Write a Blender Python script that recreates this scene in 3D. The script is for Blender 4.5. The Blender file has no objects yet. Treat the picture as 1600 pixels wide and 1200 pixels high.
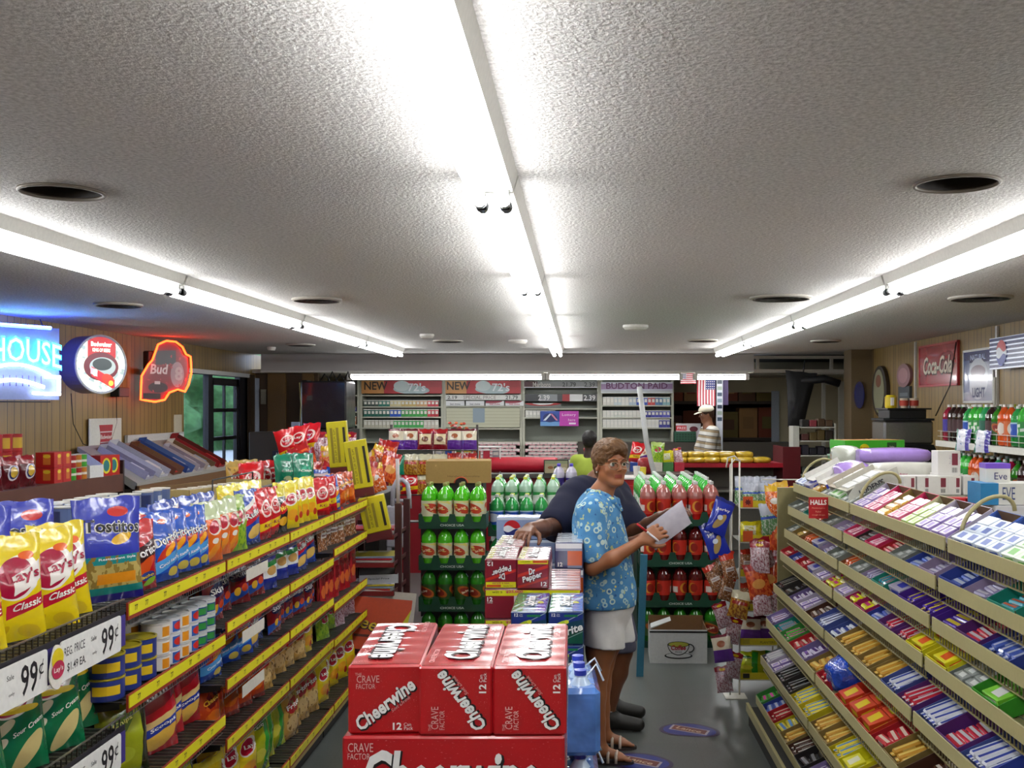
import bpy, bmesh, math, random
import numpy as np
from mathutils import Vector, Matrix
random.seed(7)
R = math.radians
PI = math.pi
SC = bpy.context.scene
COL = SC.collection

# ------------------------------------------------------------------ camera
F = 1650.0; CX, CY, CZ = 905.0, 635.0, 1.75
cam_d = bpy.data.cameras.new('camera'); cam = bpy.data.objects.new('camera', cam_d); COL.objects.link(cam)
cam_d.sensor_width = 36.0; cam_d.sensor_fit = 'HORIZONTAL'
cam_d.lens = 36.0*F/1600.0
cam_d.shift_x = -(CX-800.0)/1600.0
cam_d.shift_y = (CY-600.0)/1600.0
cam_d.clip_start = .05; cam_d.clip_end = 200
cam.location = (0, 0, CZ); cam.rotation_euler = (PI/2, 0, 0)
SC.camera = cam

def P(px, py, Y):
 return Vector(((px-CX)/F*Y, Y, CZ-(py-CY)/F*Y))
def proj(x, y, z):
 return (CX+F*x/y, CY-F*(z-CZ)/y)
def seen(x, y, z, m=60):
 if y < .2: return False
 a, b = proj(x, y, z)
 return -m < a < 1600+m and -m < b < 1200+m

# ------------------------------------------------------------------ world, exposure
w = bpy.data.worlds.new('world'); SC.world = w; w.use_nodes = True
bg = w.node_tree.nodes['Background']
bg.inputs[0].default_value = (.62, .74, 1, 1); bg.inputs[1].default_value = 2.6
SC.view_settings.view_transform = 'Standard'
try: SC.view_settings.look = 'None'
except Exception: pass
SC.view_settings.gamma = 1.0
SC.view_settings.exposure = 0.25
SC.view_settings.use_curve_mapping = False
SC.cycles.max_bounces = 7; SC.cycles.diffuse_bounces = 4; SC.cycles.glossy_bounces = 3
SC.cycles.transmission_bounces = 4; SC.cycles.transparent_max_bounces = 8
SC.cycles.caustics_reflective = False; SC.cycles.caustics_refractive = False
SC.cycles.use_denoising = True
SC.cycles.sample_clamp_indirect = 6
TUBE = 17.0     # strength of the fluorescent tubes

# ------------------------------------------------------------------ materials
def lin(h):
 if not isinstance(h, str): return tuple(h)
 h = h.lstrip('#'); o = []
 for i in (0, 2, 4):
  c = int(h[i:i+2], 16)/255
  o.append(c/12.92 if c <= .04045 else ((c+.055)/1.055)**2.4)
 return tuple(o)
_m = {}
def base_mat(name):
 m = bpy.data.materials.new(name); m.use_nodes = True
 nt = m.node_tree; b = nt.nodes['Principled BSDF']
 return m, nt, b
def M(c, rough=.5, metal=0, emit=0, var=.08, coat=0, bump=0, bscale=60, trans=0, alpha=1, sss=0):
 k = (c, rough, metal, emit, var, coat, bump, bscale, trans, alpha, sss)
 if k in _m: return _m[k]
 m, nt, b = base_mat('mat_%s' % str(c).strip('#')); L = lin(c)
 b.inputs['Base Color'].default_value = (*L, 1)
 b.inputs['Roughness'].default_value = rough; b.inputs['Metallic'].default_value = metal
 if coat: b.inputs['Coat Weight'].default_value = coat; b.inputs['Coat Roughness'].default_value = .08
 if trans: b.inputs['Transmission Weight'].default_value = trans; b.inputs['IOR'].default_value = 1.3
 if alpha < 1: b.inputs['Alpha'].default_value = alpha
 if sss: b.inputs['Subsurface Weight'].default_value = sss; b.inputs['Subsurface Scale'].default_value = .01
 if emit:
  b.inputs['Emission Color'].default_value = (*L, 1); b.inputs['Emission Strength'].default_value = emit
 elif var or bump:
  tc = nt.nodes.new('ShaderNodeTexCoord'); n = nt.nodes.new('ShaderNodeTexNoise')
  n.inputs['Scale'].default_value = bscale; n.inputs['Detail'].default_value = 3
  nt.links.new(tc.outputs['Object'], n.inputs['Vector'])
  if var:
   mx = nt.nodes.new('ShaderNodeMix'); mx.data_type = 'RGBA'
   mx.inputs[6].default_value = (*[max(0, v*(1-var*1.6)) for v in L], 1)
   mx.inputs[7].default_value = (*[min(1, v*(1+var*1.6)) for v in L], 1)
   nt.links.new(n.outputs['Fac'], mx.inputs[0]); nt.links.new(mx.outputs[2], b.inputs['Base Color'])
  if bump:
   bp = nt.nodes.new('ShaderNodeBump'); bp.inputs['Strength'].default_value = 1; bp.inputs['Distance'].default_value = bump
   nt.links.new(n.outputs['Fac'], bp.inputs['Height']); nt.links.new(bp.outputs[0], b.inputs['Normal'])
 _m[k] = m; return m

class NT:
 "small helper for node maths"
 def __init__(s, nt): s.nt = nt
 def n(s, t, **k):
  x = s.nt.nodes.new(t)
  for a, v in k.items(): setattr(x, a, v)
  return x
 def put(s, inp, v):
  if hasattr(v, 'links'): s.nt.links.new(v, inp)
  else: inp.default_value = v
 def math(s, op, a, b=0.0, c=0.0):
  x = s.n('ShaderNodeMath', operation=op)
  s.put(x.inputs[0], a); s.put(x.inputs[1], b)
  if op in ('MULTIPLY_ADD', 'COMPARE'): s.put(x.inputs[2], c)
  return x.outputs[0]
 def mix(s, f, a, b):
  x = s.n('ShaderNodeMix', data_type='RGBA')
  s.put(x.inputs[0], f)
  s.put(x.inputs[6], (*a, 1) if isinstance(a, tuple) and len(a) == 3 else a)
  s.put(x.inputs[7], (*b, 1) if isinstance(b, tuple) and len(b) == 3 else b)
  return x.outputs[2]

def D(base, layers=(), rough=.35, metal=0, coat=0, bump=0, emit=0, var=.06, key=None):
 """printed surface: layers drawn in UV space, in order.
 ('e',cx,cy,rx,ry,ang,col) ellipse; ('r',x0,y0,x1,y1,col,slant) box; ('n',scale,thr,col) blotches; ('s',axis,period,width,col) stripes"""
 k = ('D', base, tuple(layers), rough, metal, coat, bump, emit, var)
 if k in _m: return _m[k]
 m, nt, b = base_mat('print_%s' % base.strip('#')); h = NT(nt)
 uv = h.n('ShaderNodeUVMap'); sp = h.n('ShaderNodeSeparateXYZ'); nt.links.new(uv.outputs[0], sp.inputs[0])
 U, V = sp.outputs[0], sp.outputs[1]
 cur = lin(base)
 for l in layers:
  if l[0] == 'e':
   _, cx, cy, rx, ry, ang, col = l
   a = h.math('SUBTRACT', U, cx); c = h.math('SUBTRACT', V, cy)
   ca, sa = math.cos(R(ang)), math.sin(R(ang))
   p = h.math('ADD', h.math('MULTIPLY', a, ca/rx), h.math('MULTIPLY', c, sa/rx))
   q = h.math('SUBTRACT', h.math('MULTIPLY', c, ca/ry), h.math('MULTIPLY', a, sa/ry))
   f = h.math('LESS_THAN', h.math('ADD', h.math('MULTIPLY', p, p), h.math('MULTIPLY', q, q)), 1.0)
  elif l[0] == 'r':
   _, x0, y0, x1, y1, col = l[:6]; sl = l[6] if len(l) > 6 else 0
   a = h.math('SUBTRACT', U, (x0+x1)/2); c = h.math('SUBTRACT', V, (y0+y1)/2)
   if sl: c = h.math('ADD', c, h.math('MULTIPLY', a, -sl))
   f = h.math('MULTIPLY', h.math('LESS_THAN', h.math('ABSOLUTE', a), abs(x1-x0)/2), h.math('LESS_THAN', h.math('ABSOLUTE', c), abs(y1-y0)/2))
  elif l[0] == 'n':
   _, sc, thr, col = l
   n = h.n('ShaderNodeTexNoise'); n.inputs['Scale'].default_value = sc; n.inputs['Detail'].default_value = 2
   nt.links.new(uv.outputs[0], n.inputs['Vector'])
   f = h.math('GREATER_THAN', n.outputs['Fac'], thr)
  elif l[0] == 's':
   _, ax, per, wd, col = l
   f = h.math('LESS_THAN', h.math('FRACT', h.math('DIVIDE', U if ax == 'u' else V, per)), wd)
  cur = h.mix(f, cur, lin(col))
 if isinstance(cur, tuple): b.inputs['Base Color'].default_value = (*cur, 1)
 else: nt.links.new(cur, b.inputs['Base Color'])
 b.inputs['Roughness'].default_value = rough; b.inputs['Metallic'].default_value = metal
 if coat: b.inputs['Coat Weight'].default_value = coat; b.inputs['Coat Roughness'].default_value = .06
 if bump:
  tc = h.n('ShaderNodeTexCoord'); n = h.n('ShaderNodeTexNoise'); n.inputs['Scale'].default_value = 45; n.inputs['Detail'].default_value = 2
  nt.links.new(tc.outputs['Object'], n.inputs['Vector'])
  bp = h.n('ShaderNodeBump'); bp.inputs['Distance'].default_value = bump
  nt.links.new(n.outputs['Fac'], bp.inputs['Height']); nt.links.new(bp.outputs[0], b.inputs['Normal'])
 if emit:
  if isinstance(cur, tuple): b.inputs['Emission Color'].default_value = (*cur, 1)
  else: nt.links.new(cur, b.inputs['Emission Color'])
  b.inputs['Emission Strength'].default_value = emit
 _m[k] = m; return m

# ------------------------------------------------------------------ mesh builder
_txt = {}
def text2d(s, bold=0.0, shear=0.0, sp=1.0):
 k = (s, bold, shear, sp)
 if k in _txt: return _txt[k]
 c = bpy.data.curves.new('t', 'FONT'); c.body = s; c.size = 1; c.shear = shear; c.offset = bold
 c.align_x = 'CENTER'; c.align_y = 'CENTER'; c.resolution_u = 2; c.space_character = sp
 o = bpy.data.objects.new('t', c); COL.objects.link(o)
 dg = bpy.context.evaluated_depsgraph_get(); dg.update()
 me = o.evaluated_get(dg).to_mesh()
 vs = [(v.co.x, v.co.y) for v in me.vertices]; fs = [tuple(p.vertices) for p in me.polygons]
 o.evaluated_get(dg).to_mesh_clear()
 bpy.data.objects.remove(o); bpy.data.curves.remove(c)
 if vs:
  xs = [v[0] for v in vs]; ys = [v[1] for v in vs]
  mx, my = (min(xs)+max(xs))/2, (min(ys)+max(ys))/2
  vs = [(x-mx, y-my) for x, y in vs]; wd, ht = max(xs)-min(xs), max(ys)-min(ys)
 else: wd = ht = 1
 _txt[k] = (vs, fs, wd, ht); return _txt[k]

class MB:
 def __init__(s):
  s.v = []; s.f = []; s.m = []; s.sm = []; s.uv = []; s.mats = []; s.x = None
 def mi(s, mat):
  if mat not in s.mats: s.mats.append(mat)
  return s.mats.index(mat)
 def add(s, vs, fs, mat, smooth=False, uvs=None, fuv=None):
  o = len(s.v); i = s.mi(mat)
  if s.x is not None: vs = [s.x @ Vector(v) for v in vs]
  s.v += [tuple(v) for v in vs]
  for n, f in enumerate(fs):
   s.f.append(tuple(o+a for a in f)); s.m.append(i); s.sm.append(smooth)
   if fuv is not None: s.uv.append(fuv[n])
   elif uvs is not None: s.uv.append([uvs[a] for a in f])
   else: s.uv.append(None)
  return s
 def box(s, a, b, mat, ch=0, fm=None, uvf=None):
  """box from corner a to corner b. fm: {side: material}; sides -x +x -y +y -z +z; every face has 0..1 uvs"""
  x0, y0, z0 = a; x1, y1, z1 = b; fm = fm or {}
  F_ = {'-y': [(x0,y0,z0),(x1,y0,z0),(x1,y0,z1),(x0,y0,z1)], '+y': [(x1,y1,z0),(x0,y1,z0),(x0,y1,z1),(x1,y1,z1)],
              '-x': [(x0,y1,z0),(x0,y0,z0),(x0,y0,z1),(x0,y1,z1)], '+x': [(x1,y0,z0),(x1,y1,z0),(x1,y1,z1),(x1,y0,z1)],
              '+z': [(x0,y0,z1),(x1,y0,z1),(x1,y1,z1),(x0,y1,z1)], '-z': [(x0,y1,z0),(x1,y1,z0),(x1,y0,z0),(x0,y0,z0)]}
  UV = [(0,0),(1,0),(1,1),(0,1)]
  if ch:
   ax = {'x': (0, x0, x1), 'y': (1, y0, y1), 'z': (2, z0, z1)}
   corner = {}
   for k, q in F_.items():
    n = 'xyz'.index(k[1]); pts = []
    for p in q:
     pp = list(p)
     for j, (lo, hi) in enumerate(((x0,x1),(y0,y1),(z0,z1))):
      if j == n: continue
      pp[j] += ch if abs(p[j]-lo) < 1e-9 else -ch
     pts.append(tuple(pp)); corner[(k, p)] = tuple(pp)
    s.add(pts, [(0,1,2,3)], fm.get(k, mat), fuv=[UV])
   ks = list(F_)
   for i in range(6):
    for j in range(i+1, 6):
     if ks[i][1] == ks[j][1]: continue
     sh = [p for p in F_[ks[i]] if p in F_[ks[j]]]
     if len(sh) == 2:
      s.add([corner[(ks[i], sh[0])], corner[(ks[i], sh[1])], corner[(ks[j], sh[1])], corner[(ks[j], sh[0])]], [(0,1,2,3)], mat, True)
   for p in F_['-z']+F_['+z']:
    c3 = [corner[(k, p)] for k in ks if (k, p) in corner]
    s.add(c3, [(0,1,2)], mat, True)
  else:
   for k, q in F_.items():
    s.add(q, [(0,1,2,3)], fm.get(k, mat), fuv=[UV])
  return s
 def lathe(s, prof, mat, n=14, c=(0,0,0), smooth=True, mats=None, caps=True):
  vs = []; fs = []; cx, cy, cz = c; uvs = []
  z0, z1 = prof[0][1], prof[-1][1]
  for i, (r, z) in enumerate(prof):
   for k in range(n+1):
    a = 2*PI*k/n
    vs.append((cx+r*math.cos(a), cy+r*math.sin(a), cz+z)); uvs.append((k/n, (z-z0)/((z1-z0) or 1)))
  for i in range(len(prof)-1):
   ff = [(i*(n+1)+k, i*(n+1)+k+1, (i+1)*(n+1)+k+1, (i+1)*(n+1)+k) for k in range(n)]
   if mats: s.add(vs, [], mat)
   fs.append(ff)
  o = len(s.v)
  allf = []; 
  for i, ff in enumerate(fs):
   mm = mats[i] if mats else mat
   s.add([vs[j] for j in range(i*(n+1), (i+2)*(n+1))], [tuple(a-i*(n+1) for a in f) for f in ff], mm, smooth, uvs=[uvs[j] for j in range(i*(n+1), (i+2)*(n+1))])
  if caps:
   for i in (0, len(prof)-1):
    if prof[i][0] > 1e-5:
     mm = (mats[0] if i == 0 else mats[-1]) if mats else mat
     s.add([vs[i*(n+1)+k] for k in range(n)], [tuple(range(n))], mm)
  return s
 def tube(s, pts, r, mat, n=8, closed=False, caps=True):
  pts = [Vector(p) for p in pts]; N = len(pts); vs = []; up = None
  for i, p in enumerate(pts):
   if closed: d = pts[(i+1) % N]-pts[i-1]
   else: d = pts[min(i+1, N-1)]-pts[max(i-1, 0)]
   d.normalize()
   if up is None: up = Vector((0,0,1)) if abs(d.z) < .9 else Vector((1,0,0))
   u = d.cross(up)
   if u.length < 1e-4: u = d.cross(Vector((1,.1,0)))
   u.normalize(); up = u.cross(d).normalized()
   rr = r[i] if isinstance(r, (list, tuple)) else r
   for k in range(n):
    a = 2*PI*k/n; vs.append(p+u*(rr*math.cos(a))+up*(rr*math.sin(a)))
  fs = []
  for i in range(N if closed else N-1):
   j = (i+1) % N
   for k in range(n): fs.append((i*n+k, i*n+(k+1) % n, j*n+(k+1) % n, j*n+k))
  if caps and not closed: fs += [tuple(range(n))[::-1], tuple(range((N-1)*n, N*n))]
  return s.add(vs, fs, mat, True)
 def prism(s, out, y0, y1, mat, fmat=None, plane='xz'):
  "outline in a plane, extruded along the remaining axis"
  n = len(out)
  g = {'xz': lambda a, b, t: (a, t, b), 'yz': lambda a, b, t: (t, a, b), 'xy': lambda a, b, t: (a, b, t)}[plane]
  xs = [p[0] for p in out]; zs = [p[1] for p in out]
  u = [((p[0]-min(xs))/((max(xs)-min(xs)) or 1), (p[1]-min(zs))/((max(zs)-min(zs)) or 1)) for p in out]
  A = [g(a, b, y0) for a, b in out]; B = [g(a, b, y1) for a, b in out]
  s.add(A, [tuple(range(n))], fmat or mat, uvs=u); s.add(B, [tuple(range(n))[::-1]], fmat or mat, uvs=u)
  s.add(A+B, [(i, n+i, n+(i+1) % n, (i+1) % n) for i in range(n)], mat)
  return s
 def text(s, t, h, mat, fn, bold=0, shear=0, width=None, rot=0, at=(0,0), sp=1.0, th=0):
  """h = cap height; fn maps (x,y)->3D. width scales the string to that width"""
  vs, fs, wd, ht = text2d(t, bold, shear, sp)
  if not vs: return s
  k = h/ht; kx = (width/wd) if width else k
  ca, sa = math.cos(R(rot)), math.sin(R(rot)); out = []
  for x, y in vs:
   X, Y = x*kx, y*k
   out.append(fn(X*ca-Y*sa+at[0], X*sa+Y*ca+at[1]))
  return s.add(out, fs, mat)
 def mesh(s, name):
  me = bpy.data.meshes.new(name); me.from_pydata(s.v, [], s.f)
  for m in s.mats: me.materials.append(m)
  me.polygons.foreach_set('material_index', s.m); me.polygons.foreach_set('use_smooth', s.sm)
  ul = me.uv_layers.new(name='UVMap'); flat = []
  for f, u in zip(s.f, s.uv):
   for i in range(len(f)): flat += (u[i] if u else (-5., -5.))
  ul.data.foreach_set('uv', flat)
  me.update(); return me

def plane_fn(o, ux, uy, off=0.0):
 o = Vector(o); ux = Vector(ux).normalized(); uy = Vector(uy).normalized(); n = ux.cross(uy)*off
 return lambda x, y: o+ux*x+uy*y+n

# ------------------------------------------------------------------ objects
def link(name, data, parent=None, loc=(0,0,0), rot=(0,0,0), scale=None, **pr):
 o = bpy.data.objects.new(name, data); COL.objects.link(o)
 if parent: o.parent = parent
 o.location = loc; o.rotation_euler = rot
 if scale: o.scale = (scale,)*3 if not isinstance(scale, (tuple, list)) else scale
 for k, v in pr.items(): o[k] = v
 return o
def obj(name, mb, parent=None, loc=(0,0,0), rot=(0,0,0), label=None, cat=None, group=None, kind=None, scale=None):
 o = link(name, mb.mesh(name) if isinstance(mb, MB) else mb, parent, loc, rot, scale)
 if label: o['label'] = label
 if cat: o['category'] = cat
 if group: o['group'] = group
 if kind: o['kind'] = kind
 return o
def thing(name, label, cat, loc=(0,0,0), rot=(0,0,0), group=None):
 return obj(name, None, None, loc, rot, label, cat, group)
def struct(name, mb, loc=(0,0,0), parent=None): return obj(name, mb, parent, loc, kind='structure')
_proto = {}
def put(key, make, loc, rot=(0,0,0), label='', group=None, scale=None):
 """first use builds the thing, later uses copy it and its parts"""
 if key not in _proto:
  o = make(); _proto[key] = o; r = o
 else:
  src = _proto[key]; r = src.copy(); COL.objects.link(r)
  if 'group' in r: del r['group']
  for ch in src.children:
   c = ch.copy(); COL.objects.link(c); c.parent = r
   for g in ch.children:
    d = g.copy(); COL.objects.link(d); d.parent = c
 r.location = loc; r.rotation_euler = rot
 if scale: r.scale = (scale,)*3 if not isinstance(scale, (tuple, list)) else scale
 r['label'] = label
 if group: r['group'] = group
 return r
# ================================================================== room shell
XL, XR, YB, YF, ZC = -4.4, 3.6, 16.6, -2.2, 2.45
def floor_mat():
 m, nt, b = base_mat('vinyl_floor'); h = NT(nt)
 tc = h.n('ShaderNodeTexCoord'); n = h.n('ShaderNodeTexNoise'); n.inputs['Scale'].default_value = 90; n.inputs['Detail'].default_value = 6
 n2 = h.n('ShaderNodeTexNoise'); n2.inputs['Scale'].default_value = 1.7; n2.inputs['Detail'].default_value = 4
 nt.links.new(tc.outputs['Object'], n.inputs['Vector']); nt.links.new(tc.outputs['Object'], n2.inputs['Vector'])
 br = h.n('ShaderNodeTexBrick'); br.offset = 0; br.inputs['Scale'].default_value = 1; br.inputs['Brick Width'].default_value = .305; br.inputs['Row Height'].default_value = .305
 br.inputs['Mortar Size'].default_value = .0012; br.inputs['Color1'].default_value = (1,1,1,1); br.inputs['Color2'].default_value = (.93,.93,.93,1); br.inputs['Mortar'].default_value = (.75,.75,.75,1)
 nt.links.new(tc.outputs['Object'], br.inputs['Vector'])
 c = h.mix(h.math('MULTIPLY_ADD', n.outputs['Fac'], .9, .0), lin('#4a4f4e'), lin('#686d6b'))
 c = h.mix(h.math('MULTIPLY', n2.outputs['Fac'], .5), c, lin('#484944'))
 x = h.n('ShaderNodeMix', data_type='RGBA', blend_type='MULTIPLY'); x.inputs[0].default_value = 1
 nt.links.new(c, x.inputs[6]); nt.links.new(br.outputs['Color'], x.inputs[7]); nt.links.new(x.outputs[2], b.inputs['Base Color'])
 b.inputs['Roughness'].default_value = .36; return m
def ceil_mat():
 m, nt, b = base_mat('popcorn_ceiling'); h = NT(nt)
 tc = h.n('ShaderNodeTexCoord'); n = h.n('ShaderNodeTexNoise'); n.inputs['Scale'].default_value = 78; n.inputs['Detail'].default_value = 3; n.inputs['Roughness'].default_value = .6
 n2 = h.n('ShaderNodeTexNoise'); n2.inputs['Scale'].default_value = 1.1; n2.inputs['Detail'].default_value = 3
 for q in (n, n2): nt.links.new(tc.outputs['Object'], q.inputs['Vector'])
 f = h.math('MULTIPLY_ADD', n.outputs['Fac'], 2.6, -.8)
 f = h.math('MINIMUM', h.math('MAXIMUM', f, 0.0), 1.0)
 c = h.mix(f, lin('#bab6b2'), lin('#f2efec'))
 c = h.mix(h.math('MULTIPLY', n2.outputs['Fac'], .3), c, lin('#cfc8bd'))
 nt.links.new(c, b.inputs['Base Color']); b.inputs['Roughness'].default_value = .95
 bp = h.n('ShaderNodeBump'); bp.inputs['Distance'].default_value = .007; bp.inputs['Strength'].default_value = .9
 nt.links.new(n.outputs['Fac'], bp.inputs['Height']); nt.links.new(bp.outputs[0], b.inputs['Normal']); return m
def panel_mat(axis='Y', base='#94793f', dark='#684f26', name='wood_panelling'):
 m, nt, b = base_mat(name); h = NT(nt)
 tc = h.n('ShaderNodeTexCoord'); sp = h.n('ShaderNodeSeparateXYZ'); nt.links.new(tc.outputs['Object'], sp.inputs[0])
 t = sp.outputs[1 if axis == 'Y' else 0]
 g = None
 for per, off in ((.41, .0), (.41, .10), (.41, .235), (.41, .31)):
  f = h.math('LESS_THAN', h.math('FRACT', h.math('DIVIDE', h.math('ADD', t, 50+off), per)), .019)
  g = f if g is None else h.math('MAXIMUM', g, f)
 mp = h.n('ShaderNodeMapping'); mp.inputs['Scale'].default_value = (9, 9, .7); nt.links.new(tc.outputs['Object'], mp.inputs[0])
 n = h.n('ShaderNodeTexNoise'); n.inputs['Scale'].default_value = 3; n.inputs['Detail'].default_value = 5; nt.links.new(mp.outputs[0], n.inputs['Vector'])
 w = h.math('FLOOR', h.math('DIVIDE', h.math('ADD', t, 50), .1025)); wn = h.n('ShaderNodeTexWhiteNoise', noise_dimensions='1D'); nt.links.new(w, wn.inputs['W'])
 c = h.mix(n.outputs['Fac'], lin(base), lin(dark))
 c = h.mix(h.math('MULTIPLY', wn.outputs['Value'], .35), c, lin('#a3874c'))
 c = h.mix(g, c, lin('#2c1d0c'))
 nt.links.new(c, b.inputs['Base Color']); b.inputs['Roughness'].default_value = .38
 bp = h.n('ShaderNodeBump'); bp.inputs['Distance'].default_value = .004; bp.invert = True
 nt.links.new(g, bp.inputs['Height']); nt.links.new(bp.outputs[0], b.inputs['Normal']); return m
MF, MC, MPY, MPX = floor_mat(), ceil_mat(), panel_mat('Y'), panel_mat('X')
BEIGE = M('#a1977b', .7, var=.05, bscale=4); WHITE = M('#e4e3de', .5); OFFW = M('#cfcabc', .55)
HDR = M('#c6c2c0', .75, var=.04, bscale=5); BLACK = M('#0c0c0d', .5); DK = M('#191412', .6)
T = .12
struct('floor', MB().box((XL-3, YF, -.1), (XR+2.5, YB+3.0, 0), MF))
HY = 14.1
# recessed can lights in the ceiling are real openings: ceiling built as strips around square holes
holes = [(-1.68, 3.43), (1.18, 3.3)]
def ceiling():
 mb = MB(); r = .135
 xs = sorted([XL] + [v for h in holes for v in (h[0]-r, h[0]+r)] + [XR])
 ys = sorted([YF] + [v for h in holes for v in (h[1]-r, h[1]+r)] + [HY+.2])
 for i in range(len(xs)-1):
  for j in range(len(ys)-1):
   cx, cy = (xs[i]+xs[i+1])/2, (ys[j]+ys[j+1])/2
   near = [h for h in holes if abs(cx-h[0]) < r and abs(cy-h[1]) < r+.2]
   x0, x1, y0, y1 = xs[i], xs[i+1], ys[j], ys[j+1]
   if abs(x1-x0-2*r) < 1e-6: continue
   mb.add([(x0,y0,ZC),(x1,y0,ZC),(x1,y1,ZC),(x0,y1,ZC)], [(0,3,2,1)], MC)
 for h in holes:     # strip before and behind the hole in its column, and the ring
  n = 32; R2 = .125
  ring = [(h[0]+R2*math.cos(2*PI*k/n), h[1]+R2*math.sin(2*PI*k/n), ZC) for k in range(n)]
  sq = []
  for k in range(n):
   a = 2*PI*k/n; c, s = math.cos(a), math.sin(a); m_ = max(abs(c), abs(s)); sq.append((h[0]+r*c/m_, h[1]+r*s/m_, ZC))
  mb.add(ring+sq, [(k, (k+1) % n, n+(k+1) % n, n+k) for k in range(n)], MC)
  x0, x1 = h[0]-r, h[0]+r
  for y0, y1 in ((YF, h[1]-r), (h[1]+r, HY+.2)):
   mb.add([(x0,y0,ZC),(x1,y0,ZC),(x1,y1,ZC),(x0,y1,ZC)], [(0,3,2,1)], MC)
 mb.box((XL-.1, YF, ZC+.3), (XR+.1, HY+.2, ZC+.36), DK)
 return mb
struct('ceiling', ceiling())
# walls (left wall with a shop-front opening, Y 11.7 .. 14.3)
DY0, DY1, DZ = 11.75, 14.0, 2.13
wl = MB(); wl.box((XL-T, YF, 0), (XL, DY0, ZC), MPY); wl.box((XL-T, DY0, DZ), (XL, DY1, ZC), MPY); wl.box((XL-T, DY1, 0), (XL, YB, ZC), MPY)
struct('wall_left', wl)
struct('wall_right', MB().box((XR, YF, 0), (XR+T, 12.9, ZC), MPY))
struct('wall_front', MB().box((XL, YF-T, 0), (XR, YF, ZC), BEIGE))
# back wall: brown panelling at the left, beige with a wide stockroom opening at the right
wb = MB()
ox0, ox1, oz = P(1052,0,YB).x, P(1212,0,YB).x, P(0,613,YB).z
wb.box((XL, YB, 0), (ox0, YB+T, 2.45), BEIGE); wb.box((ox0, YB, oz), (ox1, YB+T, 2.45), BEIGE); wb.box((ox1, YB, 0), (4.9, YB+T, 2.45), BEIGE)
struct('wall_back', wb)
struct('trim_1', MB().box((ox1-.07, YB-.03, 0), (ox1+.05, YB-.002, oz+.02), M('#8d949c', .5)))
struct('wall_stockroom', MB().box((ox0-.6, YB+2.6, 0), (ox1+.8, YB+2.7, 2.45), M('#4b443a', .8)).box((ox0-.7, YB+T, 0), (ox0-.6, YB+2.7, 2.45), DK).box((ox1+.8, YB+T, 0), (ox1+.9, YB+2.7, 2.45), DK).box((ox0-.7, YB+T, 2.45), (ox1+.9, YB+2.7, 2.5), DK))
# alcove to the right of the back: beige side wall, chase and door
struct('wall_alcove', MB().box((4.6, 12.9, 0), (4.72, YB, ZC), BEIGE).box((XR, 12.9, 0), (XR+1.1, 13.0, ZC), M('#6e5c40', .7)).box((3.35, 13.0, 0), (3.6, 13.35, ZC), M('#6a583c', .7)))
# left back: dark panel wall return
struct('wall_return', MB().box((XL+.001, 14.35, 0), (-3.55, 14.45, 2.2), M('#4a3722', .6)))
struct('trim_2', MB().box((-4.22, 14.3, 0), (-3.98, 14.36, 2.2), M('#6f5326', .45)).box((-3.75, 14.3, 0), (-3.60, 14.36, 2.2), M('#6f5326', .45)))
# header beam over the counter, lower ceiling behind it
HX1 = P(1178, 0, HY).x
struct('header_wall', MB().box((XL+.15, HY, 2.21), (HX1, HY+.1, 2.449), HDR))
struct('ceiling_lower', MB().box((XL, HY+.1, 2.20), (HX1+.4, YB, 2.25), OFFW).box((HX1+.4, HY+.8, 2.20), (4.7, YB, 2.25), OFFW).box((HX1, HY+.2, 2.445), (4.7, YB, 2.5), DK).box((XR, 12.9, 2.44), (4.7, HY+.2, 2.5), DK))
# bare wooden rails left where the soffit was taken down
r_ = MB()
r_.box((HX1, HY-.02, 2.385), (3.55, HY+.03, 2.425), M('#a9a295', .7)); r_.box((HX1, HY-.02, 2.20), (3.75, HY+.04, 2.245), M('#a9a295', .7))
for x in (HX1+.03, 3.35): r_.box((x, HY-.01, 2.245), (x+.04, HY+.03, 2.385), M('#a9a295', .7))
struct('trim_3', r_)
struct('trim_4', MB().box((XL+.15, HY-.012, 2.205), (HX1, HY-.001, 2.225), WHITE))
# window and glass door in the left wall
DFR = M('#14161c', .35); GL = M('#d8e6ee', .03, trans=1.0, var=0)
dw = MB(); dw.box((XL-.1, DY0-.02, DZ), (XL+.03, DY1+.02, DZ+.05), M('#c9c9c6', .5))
struct('trim_5', dw)
wf = MB(); ym = DY0+.88
for y0, y1 in ((DY0, DY0+.05), (ym-.04, ym+.10), (DY1-.24, DY1)): wf.box((XL-.09, y0, 0), (XL-.02, y1, DZ), DFR)
wf.box((XL-.09, DY0, 0), (XL-.02, ym, .35), DFR)
struct('window_1', wf)
g1 = MB().box((XL-.06, DY0+.05, .35), (XL-.054, ym-.04, DZ), M('#eef4f6', .02, trans=1.0, var=0)); struct('window_pane', g1, parent=bpy.data.objects['window_1'])
d1 = MB()
for y0, y1 in ((ym+.12, ym+.17), (DY1-.34, DY1-.26)): d1.box((XL-.08, y0, .02), (XL-.03, y1, DZ-.03), DFR)
d1.box((XL-.08, ym+.12, .02), (XL-.03, DY1-.26, .2), DFR); d1.box((XL-.08, ym+.12, DZ-.12), (XL-.03, DY1-.26, DZ-.03), DFR)
for z in (.62, .98, 1.33, 1.68): d1.box((XL-.075, ym+.17, z), (XL-.04, DY1-.34, z+.045), DFR)
d1.box((XL-.075, ym+.6, .2), (XL-.04, ym+.63, DZ-.12), DFR)
struct('door_1', d1); struct('door_pane', MB().box((XL-.058, ym+.17, .2), (XL-.052, DY1-.34, DZ-.12), M('#eef4f6', .02, trans=1.0, var=0)), parent=bpy.data.objects['door_1'])
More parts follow.
